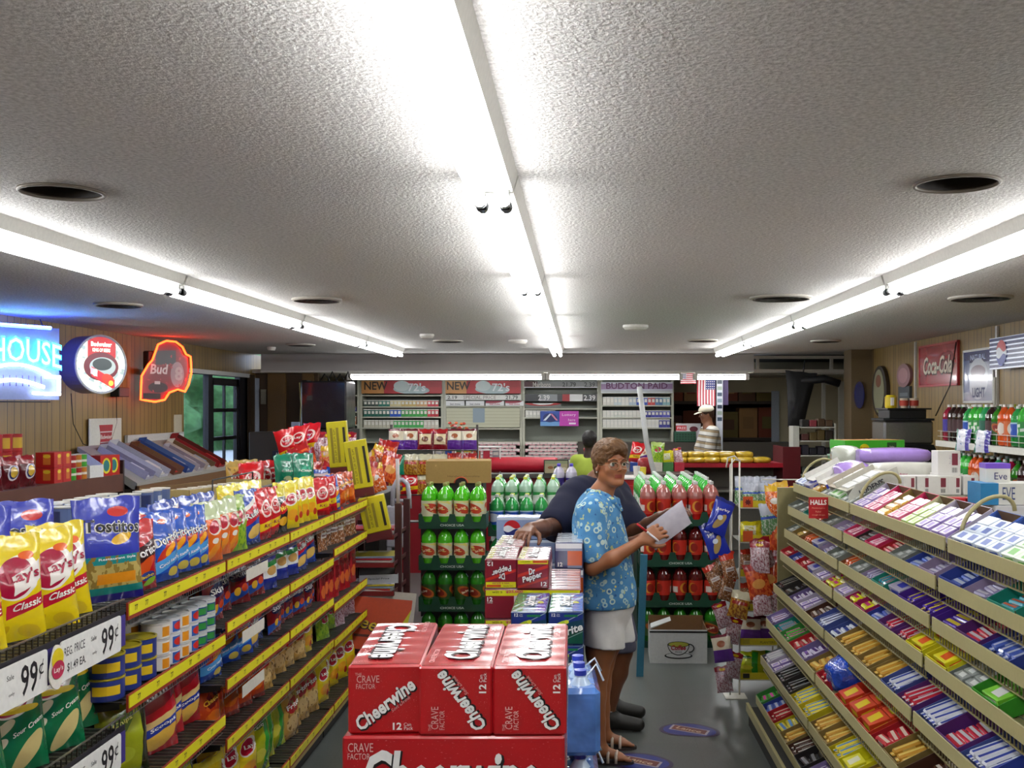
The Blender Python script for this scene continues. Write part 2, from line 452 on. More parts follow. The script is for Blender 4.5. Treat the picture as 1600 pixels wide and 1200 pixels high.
struct('trim_6', MB().box((XL-.05, DY1+.0, 0), (XL+.05, DY1+.16, DZ+.04), M('#3a2a16', .5)).box((XL-.02, DY1+.16, 0), (XL+.06, DY1+.33, DZ), M('#aab4c6', .5)))
# outside: road, grass bank and bushes
struct('ground', MB().box((-40, 0, -.12), (XL-3.0, 45, -.04), M('#c4c8cc', .9)))
struct('lawn', MB().box((-60, 14, -.04), (-15, 70, .15), M('#8cae6c', .95, var=.3, bscale=2)))
def bush(r, seed):
 rnd = random.Random(seed); mb = MB()
 bm = bmesh.new(); bmesh.ops.create_icosphere(bm, subdivisions=4, radius=r)
 for v in bm.verts:
  d = v.co.normalized(); k = 1+.22*math.sin(d.x*7+seed)*math.cos(d.y*6)+.16*math.sin(d.z*13+d.x*9)+rnd.uniform(-.07, .07)
  v.co = d*r*k; v.co.z = v.co.z*1.1
 me = [tuple(v.co) for v in bm.verts]; fs = [tuple(v.index for v in f.verts) for f in bm.faces]; bm.free()
 return mb.add(me, fs, M('#4f7a48', .9, var=.5, bscale=5, bump=.1), True)
for i, (x, y, r_s) in enumerate(((-17, 30, 2.2), (-16.5, 37, 2.4), (-22, 36, 2.6), (-16, 44.5, 2.8), (-24, 45, 3.4))):
 obj('bush', bush(r_s, i), None, (x, y, r_s*.62), label='%s green bush on the bank outside the shop window' % ['dark round', 'pale leafy', 'wide dense', 'low far', 'tallest far'][i], cat='bush', group='bushes outside')

# ------------------------------------------------------------------ fluorescent strip lights
FIX = M('#dcdad2', .45)
def strip(x, y0, y1, label, single=False):
 t = thing('fluorescent_light', label, 'ceiling light', (x, (y0+y1)/2, ZC), group=None); L = (y1-y0)/2-.012
 h = MB(); h.prism([(-.075, 0), (-.06, -.052), (.06, -.052), (.075, 0)], -L, L, FIX); obj('housing', h, t)
 if TUBE:
  for sx in (-.036, .036):
   tb = MB(); l2 = L-.045; tb.tube([(sx, -l2, -.087), (sx, l2, -.087)], .0195, M('#fbfdff', .4, emit=TUBE, var=0), 10); obj('tube', tb, t)
   for s in (-1, 1):
    e = MB(); e.tube([(sx, s*l2, -.087), (sx, s*(l2+.03), -.087)], .0198, M('#8a8d90', .35, metal=.8), 10)
    e.box((sx-.012, s*(l2+.022)-.008, -.1), (sx+.012, s*(l2+.022)+.008, -.05), WHITE); obj('end_cap', e, t)
 return t
JY = [-1.68, .76, 3.20, 5.64, 8.08, 10.52, 12.72]
rown = {-2.17: 'side row above the chip shelves', -.26: 'centre row', 1.69: 'side row above the candy rack'}
ordn = ['unseen', 'first', 'second', 'third', 'fourth', 'last']
for x in (-2.17, -.26, 1.69):
 for i in range(6):
  strip(x, JY[i], JY[i+1], '%s white fluorescent strip light of the ceiling\'s %s' % (ordn[i].replace('unseen', 'rearmost, overhead') , rown[x]))
# strips under the header, across the counter
def xstrip(px0, px1, py, Y, label):
 a, b = P(px0, py, Y), P(px1, py, Y); t = thing('fluorescent_light', label, 'ceiling light', ((a.x+b.x)/2, Y, a.z)); L = (b.x-a.x)/2
 obj('housing', MB().box((-L, .0, .045), (L, .12, .085), FIX), t)
 for yy in (.03, .09):
  obj('tube', MB().tube([(-L+.03, yy, 0), (L-.03, yy, 0)], .025, M('#fbfdff', .4, emit=TUBE, var=0), 10), t)
 for s in (-1, 1): obj('end_cap', MB().box((s*L-.025, .0, -.03), (s*L+.025, .12, .05), FIX), t)
xstrip(545, 849, 590, 13.98, 'long fluorescent light hanging under the header, above the NEW signs')
xstrip(856, 1064, 590, 13.98, 'fluorescent light hanging under the header beside the small flag')
xstrip(1087, 1168, 590, 13.98, 'short fluorescent light hanging under the header above the large flag')
# recessed cans
for i, h in enumerate(holes):
 c = MB(); c.lathe([(.125, -.01), (.123, .0), (.12, .2), (.02, .24), (0.001, .24)], M('#241c17', .6), 28, caps=False)
 t = obj('recessed_light', c, None, (h[0], h[1], ZC), label='dark recessed can light over the %s' % ('chip shelves' if i == 0 else 'candy rack'), cat='ceiling light')
 obj('rim', MB().tube([(.127*math.cos(a), .127*math.sin(a), -.004) for a in [2*PI*k/28 for k in range(28)]], .007, M('#6a5f52', .5), 6, closed=True), t)
 obj('bulb_socket', MB().lathe([(.03, .2), (.035, .1), (.03, .05), (.001, .045)], M('#4a3a30', .5), 12, caps=False), t)
def disc(px, py, label, cat='air vent', r=.16, white=False):
 Y = (ZC-CZ)*F/(CY-py); x = (px-CX)/F*Y; m_ = M('#e6e2da', .5) if white else M('#3b3632', .6)
 mb = MB()
 if white: mb.lathe([(r, 0), (r, -.02), (r*.8, -.04), (.001, -.045)], m_, 20, caps=False)
 else:
  mb.lathe([(r, 0), (r, -.012), (r*.9, -.018)], M('#b5afa4', .5), 24, caps=False)
  for k in range(4): mb.lathe([(r*(.85-.2*k), -.018), (r*(.72-.2*k), -.006)], m_, 24, caps=False)
  mb.lathe([(r*.9, -.004), (.001, -.004)], BLACK, 24, caps=False)
 obj('smoke_detector' if white else 'ceiling_vent', mb, None, (x, Y, ZC-.0005), label=label, cat=cat)
disc(495, 467, 'round dark ceiling vent between the chip-side and centre light rows')
disc(1220, 464, 'round ceiling vent beside the far lights of the candy-rack row', r=.2)
disc(185, 475, 'round ceiling vent above the car-shaped neon sign'); disc(1532, 464, 'round ceiling vent above the red soda poster', r=.2)
disc(700, 532, 'small dark vent in the far ceiling before the header'); disc(1098, 531, 'small dark vent near the far end of the candy-rack light row')
disc(1290, 532, 'pale round vent near the bare soffit rails'); disc(470, 538, 'small dark vent beyond the chip-side lights')
disc(667, 522, 'small white smoke detector left of the centre light row', 'smoke detector', .07, True); disc(993, 508, 'white round smoke detector right of the centre light row', 'smoke detector', .11, True)
disc(809, 531, 'white boxy smoke detector beside the last centre light', 'smoke detector', .1, True)
disc(424, 542, 'tiny white ceiling knob above the glass door', 'smoke detector', .05, True)
# ================================================================== packaged goods
def pillow(w, h, d, mat, back=None, texts=(), seed=0, nu=14, nv=18, foil=.003, gap=None):
 """snack bag standing on z=0, front towards -y. texts: (string, cx, cy, cap h, colour, {opts}) in 0..1 bag units"""
 rnd = random.Random(seed); ph = [rnd.uniform(0, 6) for _ in range(6)]
 def th(u, v):
  e = max(0, 1-abs(u)**2.6)**.7
  q = min(v/.5, 1) if v < .5 else min((1-v)/.5, 1)
  q = max(0, q-.07)/.93
  q = q**.55 if v > .5 else q**.42
  seal = math.exp(-((1-v)/.16)**2)+math.exp(-(v/.14)**2)*.7
  return max(.0015, d/2*e*q*(1+.06*math.sin(u*5+ph[0])*math.sin(v*9+ph[1])))+foil*seal*math.sin(u*17+ph[2])*e + foil*.9*math.sin(u*9+v*14+ph[3])*math.sin(v*21-u*6+ph[4])*e*(.3+q)
 def pt(u, v, s, off=0):
  x = u*w/2*(1-.07*math.sin(PI*v))
  return (x, s*(th(u, v)+off)-.0, v*h*(1-.0*u)+.004*math.sin(u*7+ph[5])*(v > .97))
 mb = MB()
 for s in (-1, 1):
  vs = []; uv = []
  for j in range(nv+1):
   for i in range(nu+1):
    u = -1+2*i/nu; v = j/nv; vs.append(pt(u, v, s)); uv.append(((u+1)/2, v))
  fs = []
  for j in range(nv):
   for i in range(nu):
    a = j*(nu+1)+i; q = (a, a+1, a+nu+2, a+nu+1); fs.append(q if s < 0 else q[::-1])
  mb.add(vs, fs, mat if s < 0 else (back or mat), True, uvs=uv)
 def fn(x, y):
  u = max(-.97, min(.97, (x/w)*2-1)); v = max(.02, min(.98, y/h)); return pt(u, v, -1, .0022)
 for t in texts:
  s_, cx, cy, ch, col = t[:5]; o = t[5] if len(t) > 5 else {}
  if o.get('out'): mb.text(s_, ch*h*1.12, M(o['out'], .4), (lambda x, y: (lambda p: (p[0], p[1]+.0012, p[2]))(fn(x, y))), bold=.05, shear=o.get('shear', 0), width=o['w']*w*1.06 if 'w' in o else None, rot=o.get('rot', 0), at=(cx*w, cy*h))
  mb.text(s_, ch*h, M(col, .4), fn, bold=o.get('bold', .02), shear=o.get('shear', 0), width=o['w']*w if 'w' in o else None, rot=o.get('rot', 0), at=(cx*w, cy*h))
 return mb

BAGS = {}
def bag(k, desc, w, h, d, base, layers=(), texts=(), back=None, **kw): BAGS[k] = (desc, w, h, d, base, layers, texts, back, kw)
W_, RED, YEL = '#efece4', '#c3161c', '#e8cf12'
bag('laysY', 'yellow potato chip bag', .20, .285, .085, '#e3c80f',
 [('e', .52, .60, .37, .20, 12, '#f3ede2'), ('e', .46, .60, .30, .185, 12, '#a30f38'), ('r', .40, .50, .95, .68, '#f1ebe4', .25), ('r', .3, .27, 1.0, .40, '#c01230', .15), ('e', .7, .8, .13, .04, 0, '#e4601c'), ('e', .25, .1, .13, .05, 20, '#c9a40c'), ('e', .7, .08, .2, .06, -10, '#d3b21a')],
 [("Lay's", .60, .605, .13, '#a30f38', dict(w=.55, rot=6)), ('Classic', .64, .34, .07, '#f5f1e8', dict(w=.52, rot=8, shear=.25))], '#c9c4ba')
bag('laysG', 'dark green potato chip bag', .20, .285, .085, '#0c6a3f',
 [('e', .5, .70, .38, .19, 12, '#eee9dd'), ('e', .44, .70, .31, .175, 12, '#a3103a'), ('r', .38, .61, .92, .78, '#f2ece2', .2), ('e', .55, .56, .3, .03, 0, '#e3c51c'), ('e', .3, .42, .17, .05, 20, '#cfc9a4'), ('e', .22, .28, .16, .05, 15, '#dcd6b8'), ('e', .68, .18, .26, .10, 35, '#c9b87a'), ('e', .8, .85, .14, .05, 0, '#d9531e')],
 [("Lay's", .6, .70, .12, '#a3103a', dict(w=.5, rot=6)), ('Sour Cream', .66, .40, .045, '#e9e7dc', dict(w=.5, rot=18, shear=.2))], '#b9b7ae')
bag('tost', 'tall blue tortilla chip bag', .25, .35, .095, '#2a37a4',
 [('r', -.1, .34, 1.1, .44, '#1c8a8a'), ('r', -.1, .14, 1.1, .36, '#b9a45c'), ('n', 9, .52, '#8c7434'), ('r', .25, .17, .85, .27, '#d98a18'), ('r', -.1, .06, 1.1, .14, '#167a72'), ('r', -.1, .44, 1.1, 1.1, '#2b38ab'), ('r', -.1, -.1, 1.1, .07, '#241f77'), ('e', .62, .86, .16, .05, 0, '#c8281e'), ('e', .62, .60, .17, .05, 10, '#d8a81c')],
 [('Tostitos', .52, .72, .12, '#0e0e14', dict(w=.86, out='#e9e6e0', rot=-4)), ('Restaurant Style', .55, .41, .03, '#e9eef0', dict(w=.6))], '#2a37a4')
bag('dorR', 'red tortilla chip bag', .19, .27, .085, '#b3121c',
 [('r', -.1, .44, 1.1, .66, '#3a0d18', .2), ('e', .45, .33, .3, .11, 25, '#d9501a'), ('e', .6, .2, .25, .07, 0, '#27418f'), ('r', -.1, -.1, 1.1, .14, '#8f0e16'), ('r', -.1, .82, 1.1, 1.1, '#c21a1e'), ('e', .7, .12, .2, .05, 10, '#7fb31e')],
 [('Doritos', .5, .56, .12, '#f1eee9', dict(w=.86, rot=10, out='#161014')), ('Nacho', .5, .2, .05, '#f0cf2a', dict(w=.5, rot=8))], '#8d1b1f')
bag('dorB', 'blue tortilla chip bag', .19, .27, .085, '#1550b8',
 [('e', .45, .45, .36, .10, 25, '#c2301a'), ('e', .52, .46, .2, .06, 25, '#f0a01c'), ('r', -.1, .2, 1.1, .38, '#4c9ad8', .22), ('r', -.1, -.1, 1.1, .12, '#123a96'), ('e', .7, .12, .2, .07, 0, '#c9b24a'), ('e', .5, .88, .16, .04, 0, '#d9601e')],
 [('Doritos', .5, .62, .13, '#f3f2ee', dict(w=.86, rot=10, out='#0d1530')), ('Cool Ranch', .5, .28, .05, '#f1f1ee', dict(w=.7, rot=14))], '#123f98')
bag('orange', 'orange chip bag with pale top', .18, .26, .08, '#e2661a',
 [('r', -.1, .74, 1.1, 1.1, '#b9c59a'), ('e', .55, .6, .3, .13, 10, '#f0e6d4'), ('e', .48, .6, .22, .11, 10, '#b3152e'), ('e', .5, .2, .3, .1, 30, '#e98f2a'), ('e', .5, .36, .13, .05, 0, '#f4efe2')],
 [("Lay's", .58, .6, .07, '#a80f30', dict(w=.4))], '#cfc4ac')
bag('lime', 'lime green chip bag', .18, .26, .08, '#8fb52a',
 [('e', .55, .62, .34, .15, 10, '#f0ebdc'), ('e', .48, .62, .26, .13, 10, '#a8142f'), ('n', 7, .55, '#5f9424'), ('r', -.1, .80, 1.1, 1.1, '#a8bf6a')],
 [("Lay's", .6, .62, .08, '#a80f30', dict(w=.45))], '#c4c6a4')
bag('redfr', 'bright red chip bag', .18, .26, .08, '#c8141c',
 [('e', .5, .62, .33, .17, 10, '#f2d6ca'), ('e', .48, .62, .24, .13, 10, '#b5101c'), ('r', -.1, .2, 1.1, .36, '#e7c21a', .1), ('r', -.1, -.1, 1.1, .14, '#a01018')],
 [("Lay's", .55, .63, .10, '#f6efe6', dict(w=.5)), ('KC', .5, .28, .07, '#8f1018', dict(w=.4))], '#b9b0a6')
bag('blackbag', 'black and red snack bag', .17, .25, .075, '#15110f',
 [('r', -.1, .8, 1.1, 1.1, '#d2c11a'), ('e', .5, .55, .3, .12, 15, '#c51a1c'), ('e', .5, .25, .3, .1, 0, '#d9a21c')],
 [('Hot', .5, .55, .1, '#f1d31c', dict(w=.5, rot=10))], '#1c1614')
bag('yelfr', 'yellow corn snack bag', .18, .26, .08, '#dfc313',
 [('e', .5, .64, .34, .13, 10, '#f0e9da'), ('e', .45, .64, .26, .11, 10, '#b0122a'), ('e', .5, .3, .3, .12, 0, '#e7a01c'), ('e', .75, .2, .12, .08, 0, '#b8301a'), ('r', -.1, .9, 1.1, 1.1, '#e9d836')],
 [("Lay's", .55, .64, .09, '#f6f0e4', dict(w=.5))], '#c9c4ba')
bag('ruffle', 'blue, white and red ridged chip bag', .19, .27, .085, '#1c3f9c',
 [('r', -.1, .45, 1.1, .72, '#c4172a', .25), ('r', -.1, .72, 1.1, .80, '#e9e6de', .25), ('e', .5, .24, .34, .12, 10, '#d9b35a'), ('r', -.1, -.1, 1.1, .08, '#15307c')],
 [('Ruffles', .5, .58, .11, '#f2f0ea', dict(w=.85, rot=12, out='#101a44'))], '#1b2f6e')
bag('ruffleR', 'large red and cream chip bag', .22, .30, .10, '#b41420',
 [('r', -.1, .55, 1.1, .72, '#7d0f1c', .2), ('r', -.1, .30, 1.1, .44, '#e2c07a', .15), ('e', .5, .2, .36, .14, 10, '#e0b24a'), ('r', -.1, .26, 1.1, .36, '#2a3c9c', .15)],
 [('Ruffles', .5, .74, .12, '#f3f1ec', dict(w=.92, rot=14, out='#2a0d1a')), ('Scoops', .5, .32, .06, '#f0efe8', dict(w=.6, rot=10))], '#8a1a20')
bag('funyG', 'plump olive green snack bag', .23, .32, .11, '#9aa31c', [('e', .4, .66, .24, .10, 20, '#55701c'), ('r', .78, -.1, 1.1, 1.1, '#1c2412', .0), ('e', .3, .3, .3, .1, 0, '#aab32a')],
 [('Chips', .4, .66, .06, '#e7e26a', dict(w=.4, rot=14))], '#8f961f')
bag('dkred', 'dark red snack bag', .18, .25, .08, '#7a1018',
 [('e', .5, .58, .38, .13, 10, '#1b1f4e'), ('r', -.1, .1, 1.1, .30, '#224a9c', .2), ('e', .4, .24, .14, .08, 0, '#d7a62a'), ('e', .7, .3, .14, .08, 0, '#c9461c')],
 [('Skins', .5, .58, .11, '#eceae6', dict(w=.7, rot=8))], '#5c0f16')
bag('navyW', 'navy and white pretzel bag', .17, .25, .075, '#1b2c8c',
 [('r', -.1, .25, 1.1, .55, '#e9eae6'), ('r', -.1, .5, 1.1, .60, '#1f8a3c', .1), ('e', .5, .4, .26, .1, 0, '#c79a54')],
 [('Pretzels', .5, .76, .09, '#f0f0ee', dict(w=.8, rot=6))], '#1c2f7c')
bag('cheeto', 'reddish orange cheese puff bag', .19, .27, .085, '#b53812',
 [('e', .5, .66, .34, .12, 15, '#6f1410'), ('e', .5, .34, .34, .14, 0, '#d76a1a'), ('n', 6, .6, '#c9511a'), ('r', -.1, -.1, 1.1, .1, '#8a1c12')],
 [('Cheetos', .5, .66, .09, '#f0b41c', dict(w=.75, rot=10))], '#8a2a14')
bag('frito', 'tan corn chip bag', .18, .26, .08, '#c59a4a',
 [('e', .5, .62, .36, .13, 10, '#a51a1c'), ('e', .5, .3, .36, .16, 0, '#d9b878'), ('n', 7, .58, '#8c6a34'), ('r', -.1, .86, 1.1, 1.1, '#a98a4a')],
 [('Fritos', .5, .62, .09, '#f3f0e6', dict(w=.7, rot=8))], '#b79a60')
bag('limegrn', 'lime yellow chip bag with green stripe', .18, .27, .085, '#b2bd14',
 [('r', .55, -.1, .8, 1.1, '#2f9a2a'), ('e', .35, .3, .25, .1, 0, '#d6d23a'), ('e', .35, .75, .2, .07, 0, '#2a6a1c')],
 [('Zesty', .36, .72, .06, '#f0efdc', dict(w=.45, rot=10))], '#a7ae1c')
bag('peanut', 'clear bag of brown peanuts', .12, .2, .045, '#7a4c30',
 [('n', 9, .5, '#9c6a44'), ('n', 14, .6, '#d6c1ae'), ('r', -.1, .78, 1.1, 1.1, '#b3301c'), ('r', .2, .35, .8, .5, '#d8d2cc')], [('PEANUTS', .5, .42, .05, '#7a1c14', dict(w=.5))], '#6b4530')
bag('candyO', 'clear bag of orange candy', .12, .19, .04, '#c8501e',
 [('n', 8, .5, '#e07b38'), ('n', 12, .6, '#e8c9b8'), ('r', -.1, .8, 1.1, 1.1, '#d4a81c'), ('e', .5, .5, .25, .1, 0, '#e2dcd4')], [], '#b84f2a')
bag('candyP', 'clear bag of pink and white wrapped candy', .12, .19, .045, '#b38a92',
 [('n', 10, .5, '#d8c4cc'), ('n', 15, .6, '#7a2436'), ('r', -.1, .8, 1.1, 1.1, '#8f1424'), ('e', .5, .88, .2, .05, 0, '#e0b41c')], [], '#8c5a66')
bag('candyG', 'clear bag of green mints', .12, .19, .04, '#5f8a5a',
 [('n', 9, .52, '#a9b9a4'), ('r', -.1, .62, 1.1, 1.1, '#a4a9b6'), ('r', -.1, .5, 1.1, .58, '#3a55b0')], [], '#7c9474')
bag('pembl', 'blue jerky bag with tan mountain picture', .17, .27, .05, '#1b2fa0',
 [('e', .5, .35, .32, .14, 40, '#a58a54'), ('e', .45, .45, .14, .07, 0, '#d8e2f0'), ('r', -.1, .9, 1.1, 1.1, '#14206e')], [('Jerky', .5, .68, .1, '#e9e8e2', dict(w=.7, rot=8))], '#16268a')
bag('jerkyR', 'tall red jerky pouch', .075, .24, .02, '#9c1c22',
 [('r', -.1, .84, 1.1, 1.1, '#d6cac8'), ('e', .5, .3, .35, .14, 0, '#c9602a'), ('r', .2, .45, .8, .72, '#6a0d14')], [], '#8a2024')
bag('greenT', 'dark green foil chip bag', .17, .24, .08, '#0f8060', [('e', .5, .5, .3, .16, 10, '#2aa07c'), ('e', .5, .3, .2, .08, 0, '#cfd6a4'), ('n', 6, .62, '#0b6a50')], [('Chips', .5, .52, .08, '#e8ece4', dict(w=.6))], '#0c6a52')
bag('orangeH', 'orange and red hanging candy bag', .14, .21, .045, '#b8381a', [('n', 7, .5, '#d8602a'), ('r', -.1, .8, 1.1, 1.1, '#a31a1c'), ('e', .5, .4, .3, .14, 0, '#e09a4a')], [], '#9c301a')
bag('purple', 'white and purple snack bag with cream panel', .15, .2, .05, '#5b2a8c', [('r', -.1, .45, 1.1, .92, '#d9cdb4'), ('e', .5, .66, .22, .12, 0, '#a05a3a'), ('r', -.1, .9, 1.1, 1.1, '#6a1a2a')], [], '#4c2478')
bag('maroonS', 'maroon snack bag with cream picture panel', .15, .2, .05, '#7c1420', [('r', .1, .25, .9, .75, '#dcc9a0'), ('e', .5, .5, .24, .13, 0, '#6a3a22'), ('r', -.1, .8, 1.1, 1.1, '#a5181e')], [], '#6a1420')
bag('goldS', 'gold and brown nut snack bag', .15, .2, .05, '#b8862a', [('n', 8, .5, '#8a4f1c'), ('r', -.1, .7, 1.1, 1.1, '#cfc8a8'), ('r', .1, .5, .9, .62, '#a32a1a')], [], '#9a6c24')
bag('yellowS', 'yellow bag of hard candy with a white window', .16, .15, .06, '#cfc41c', [('r', .2, .2, .75, .75, '#cfcfae'), ('n', 9, .6, '#b0a824')], [], '#b9ae1c')
bag('coffee', 'dark red coffee bag with a gold and silver crest', .16, .24, .09, '#5c1018', [('e', .5, .5, .34, .24, 25, '#c9c2c8'), ('e', .5, .5, .28, .19, 25, '#22235c'), ('e', .5, .5, .2, .16, 25, '#c9a43a'), ('s', 'v', .08, .5, '#0'[:1]+'22235c'), ('r', -.1, .72, 1.1, 1.1, '#8c141c')], [], '#6a1218')
BAGS['coffee'][5].pop(3)

def mk_bag(k, name='chip_bag'):
 desc, w_, h_, d_, base, layers, texts, back, kw = BAGS[k]
 def make():
  mat = D(base, tuple(layers), rough=.22, coat=.5, bump=.0012)
  o = obj(name, pillow(w_, h_, d_, mat, M(back or base, .35), texts, seed=sum(map(ord, k)), **kw)); o['category'] = 'snack bag'; return o
 return make
cnt = {}
def putbag(k, loc, rz=68, tilt=0, where='', scale=None, name='chip_bag', roll=0, desc=None):
 lab = '%s %s' % (desc or BAGS[k][0], where)
 return put('bag_'+k, mk_bag(k, name), loc, (R(tilt), R(roll), R(rz)), lab, where and (BAGS[k][0].split(' with ')[0]+'s '+where), scale)

# ------------------------------------------------------------------ chip shelving (faces +X)
GX, GB = -1.30, -1.76
SHELFM = M('#23201d', .5, metal=.6); WIRE = M('#b4b2ac', .3, metal=.9); RAILR = M('#8c2a16', .5); RAILY = D('#d8cf12', rough=.45)
DARKM = M('#1d1a22', .5)
def gondola(y0, y1, levels, label, base=True, rail='yellow'):
 t = thing('chip_shelving', label, 'store shelving', (GB, (y0+y1)/2, 0)); L = (y1-y0)/2-.004; dx = GX-GB
 b = MB(); b.box((-.03, -L, 0), (0, L, 1.30), M('#3a342c', .7, var=.12)); obj('back_panel', b, t)
 if base: obj('base_deck', MB().box((0, -L, .0), (dx-.05, L, .10), M('#2b2a28', .6)).box((0, -L, .10), (dx, L, .125), M('#a8945c', .5)), t)
 for s in (-1, 1): obj('upright', MB().box((-.05, s*(L-.012)-.012, 0), (-.0301, s*(L-.012)+.012, 1.3), M('#6b6253', .5, metal=.4)), t)
 for i, z in enumerate(levels):
  s = MB()
  for k in range(7): s.box((.01, -L+.01, z-.012), (dx-.01, L-.01, z-.008), SHELFM) if k == 0 else None
  n = int((2*L)/.035)
  for k in range(n+1):
   y = -L+.01+(2*L-.02)*k/n; s.box((.01, y-.0015, z-.008), (dx, y+.0015, z-.005), WIRE)
  for x in (.1, .22, .34, dx-.01): s.box((x-.002, -L, z-.012), (x+.002, L, z-.008), WIRE)
  for sy in (-1, 1): s.prism([(.0, z-.09), (.0, z-.01), (dx-.02, z-.01), (dx-.02, z-.025)], sy*L-.003*sy-.001, sy*L-.003*sy+.001, SHELFM)
  obj('wire_shelf', s, t)
  r = MB()
  if rail == 'yellow':
   r.box((dx, -L, z-.034), (dx+.006, L, z+.016), RAILR)
   r.box((dx+.006, -L+.004, z-.022), (dx+.0085, L-.004, z+.012), RAILY)
   k = 0; yy = -L+.05+((i*37) % 5)*.01
   while yy < L-.04:
    r.text('77', .016, M('#1c1a14', .6), plane_fn((dx+.009, yy, z-.005), (0, 1, 0), (0, 0, 1)), bold=.02); yy += (.075, .14, .11, .16)[(k+i) % 4]; k += 1
   for q in range(int(2*L/.02)):       # the little wire fence hanging under the rail
    y = -L+.01+q*.02; r.box((dx-.004, y, z-.052), (dx-.002, y+.002, z-.034), WIRE)
   r.box((dx-.004, -L, z-.054), (dx-.002, L, z-.052), WIRE)
  else:
   r.box((dx, -L, z-.012), (dx+.005, L, z+.004), DARKM)
   r.box((dx, -L, z+.028), (dx+.004, L, z+.032), WIRE)
   for q in range(int(2*L/.028)):
    y = -L+.008+q*.028; r.box((dx+.001, y, z-.02), (dx+.004, y+.003, z+.03), M('#4a4640', .35, metal=.8))
   r.box((dx+.003, -L, z-.10), (dx+.006, L, z-.012), M('#3a2a7c', .5))
  obj('price_rail', r, t)
 return t
ZT = 1.17
gondola(2.155, 3.015, [ZT, .84, .52, .2], 'wire chip shelving with black rails and 99 cent signs', rail='dark')
gondola(3.025, 3.865, [ZT, .905, .61, .34], 'wire chip shelving with yellow price strips, holding the canned dips')
gondola(3.875, 4.715, [ZT, .94, .73, .51, .16], 'wire chip shelving with yellow price strips, orange and lime bags on top')
gondola(4.725, 5.565, [ZT, .94, .73, .51, .16], 'wire chip shelving with yellow price strips, yellow bags on its top shelf')
gondola(5.575, 6.44, [ZT, .98, .69, .50, .16], 'last wire chip shelving before the red rack, holding tall red jerky pouches')

# 99 cent sign cards
def sign99(loc, label):
 t = MB(); w2, h2 = .345, .10
 out = []
 for (cx, cy, a0) in ((w2/2-.01, h2/2-.01, 0), (-w2/2+.01, h2/2-.01, 90), (-w2/2+.01, -h2/2+.01, 180), (w2/2-.01, -h2/2+.01, 270)):
  for k in range(4): a = R(a0+30*k); out.append((cx+.01*math.cos(a), cy+.01*math.sin(a)))
 t.x = Matrix.Rotation(R(90), 4, 'Z')
 t.prism(out, -.003, 0, M('#e9e9e4', .35))
 fn = plane_fn((0, -.0035, 0), (1, 0, 0), (0, 0, 1)); K = M('#17151a', .5)
 t.text('REG. PRICE', .022, K, fn, at=(-.10, .02), width=.11); t.text('$1.49 EA.', .024, K, fn, at=(-.09, -.022), width=.10, bold=.01)
 t.text('Sale', .012, K, fn, at=(.005, .022), width=.03); t.text('only', .010, K, fn, at=(.01, -.018), width=.025)
 t.text('99', .072, K, fn, at=(.088, 0), width=.075, bold=.015); t.text('¢', .045, K, fn, at=(.142, .008), width=.022)
 return obj('price_sign', t, None, loc, label=label, cat='price sign')
sign99((GX+.012, 2.79, ZT-.055), 'white 99 cent price sign on purple rail under the yellow chip bags, next to the canned dips')
sign99((GX+.012, 2.38, ZT-.055), 'white 99 cent price sign on purple rail at the photo\'s left edge')
sign99((GX+.012, 2.79, .84-.055), 'white 99 cent price sign on the lower rail below the green chip bags')
def logo_card(loc, label):
 t = MB(); t.x = Matrix.Rotation(R(90), 4, 'Z'); n = 24
 t.prism([(.036*math.cos(2*PI*k/n)+.004*math.sin(6*PI*k/n), .055*math.sin(2*PI*k/n)) for k in range(n)], -.003, 0, M('#e9e4d8', .35))
 t.prism([(.028*math.cos(2*PI*k/n), .02+.026*math.sin(2*PI*k/n)) for k in range(n)], -.0045, -.003, M('#d9c31a', .4))
 t.prism([(.030*math.cos(2*PI*k/n), -.006+.022*math.sin(2*PI*k/n)) for k in range(n)], -.0055, -.0045, M('#b3264a', .4))
 t.text("Lay's", .016, M('#f0ece2', .4), plane_fn((0, -.006, -.006), (1, 0, 0), (0, 0, 1)), width=.045, bold=.02)
 return obj('logo_card', t, None, loc, label=label, cat='sign')
logo_card((GX+.020, 2.585, ZT-.058), 'small yellow and red chip logo card between the two 99 cent signs')
logo_card((GX+.020, 2.175, ZT-.058), 'small chip logo card cut off by the photo\'s left edge')
for y, z in ((4.25, ZT), (4.2, .94), (4.2, .73)):
 mb = MB().box((0, -.14, -.045), (.002, .14, 0), M('#cfc9bb', .5))
 obj('price_card', mb, None, (GX+.004, y, z-.057), label='blank-looking cream price card under the %s yellow strip' % {ZT: 'top', .94: 'second', .73: 'third'}[z], cat='price card')

# ------------------------------------------------------------------ goods on the chip shelving
def bagrow(k, y0, y1, n, z, where, rz=62, x=None, rows=1, tilt=-6, s=1.0, jit=6, dxr=.12):
 d = BAGS[k][3]
 if z < 1.1 and z not in (.84, .61, .52) and x is None: rows = 2; s *= 1.02
 rz += 15
 if z > 1.1 and x is None and y0 > 3.2: s *= .83; n = int(round(n*1.2))
 if z > 1.1 and x is not None and x > -1.6 and y0 > 3.2: s *= .8
 for r in range(rows):
  for i in range(n):
   yy = y0+(y1-y0)*((i+.5)/n); xx = (x if x is not None else GX-.03-d/2*s-.02)-r*dxr
   putbag(k, (xx-(.012*((i*3) % 4)), yy, z-.003), rz+random.uniform(-jit, jit), tilt+random.uniform(-3, 3), where if r == 0 else where+', second row', s)
A, B_, C1, C2, E_ = 'by the 99 cent signs', 'by the canned dips', 'of the third chip shelving unit', 'of the fourth chip shelving unit', 'of the last chip shelving unit'
bagrow('laysY', 2.08, 3.0, 6, ZT, 'in the front row '+A, rz=54, jit=5, s=.92)
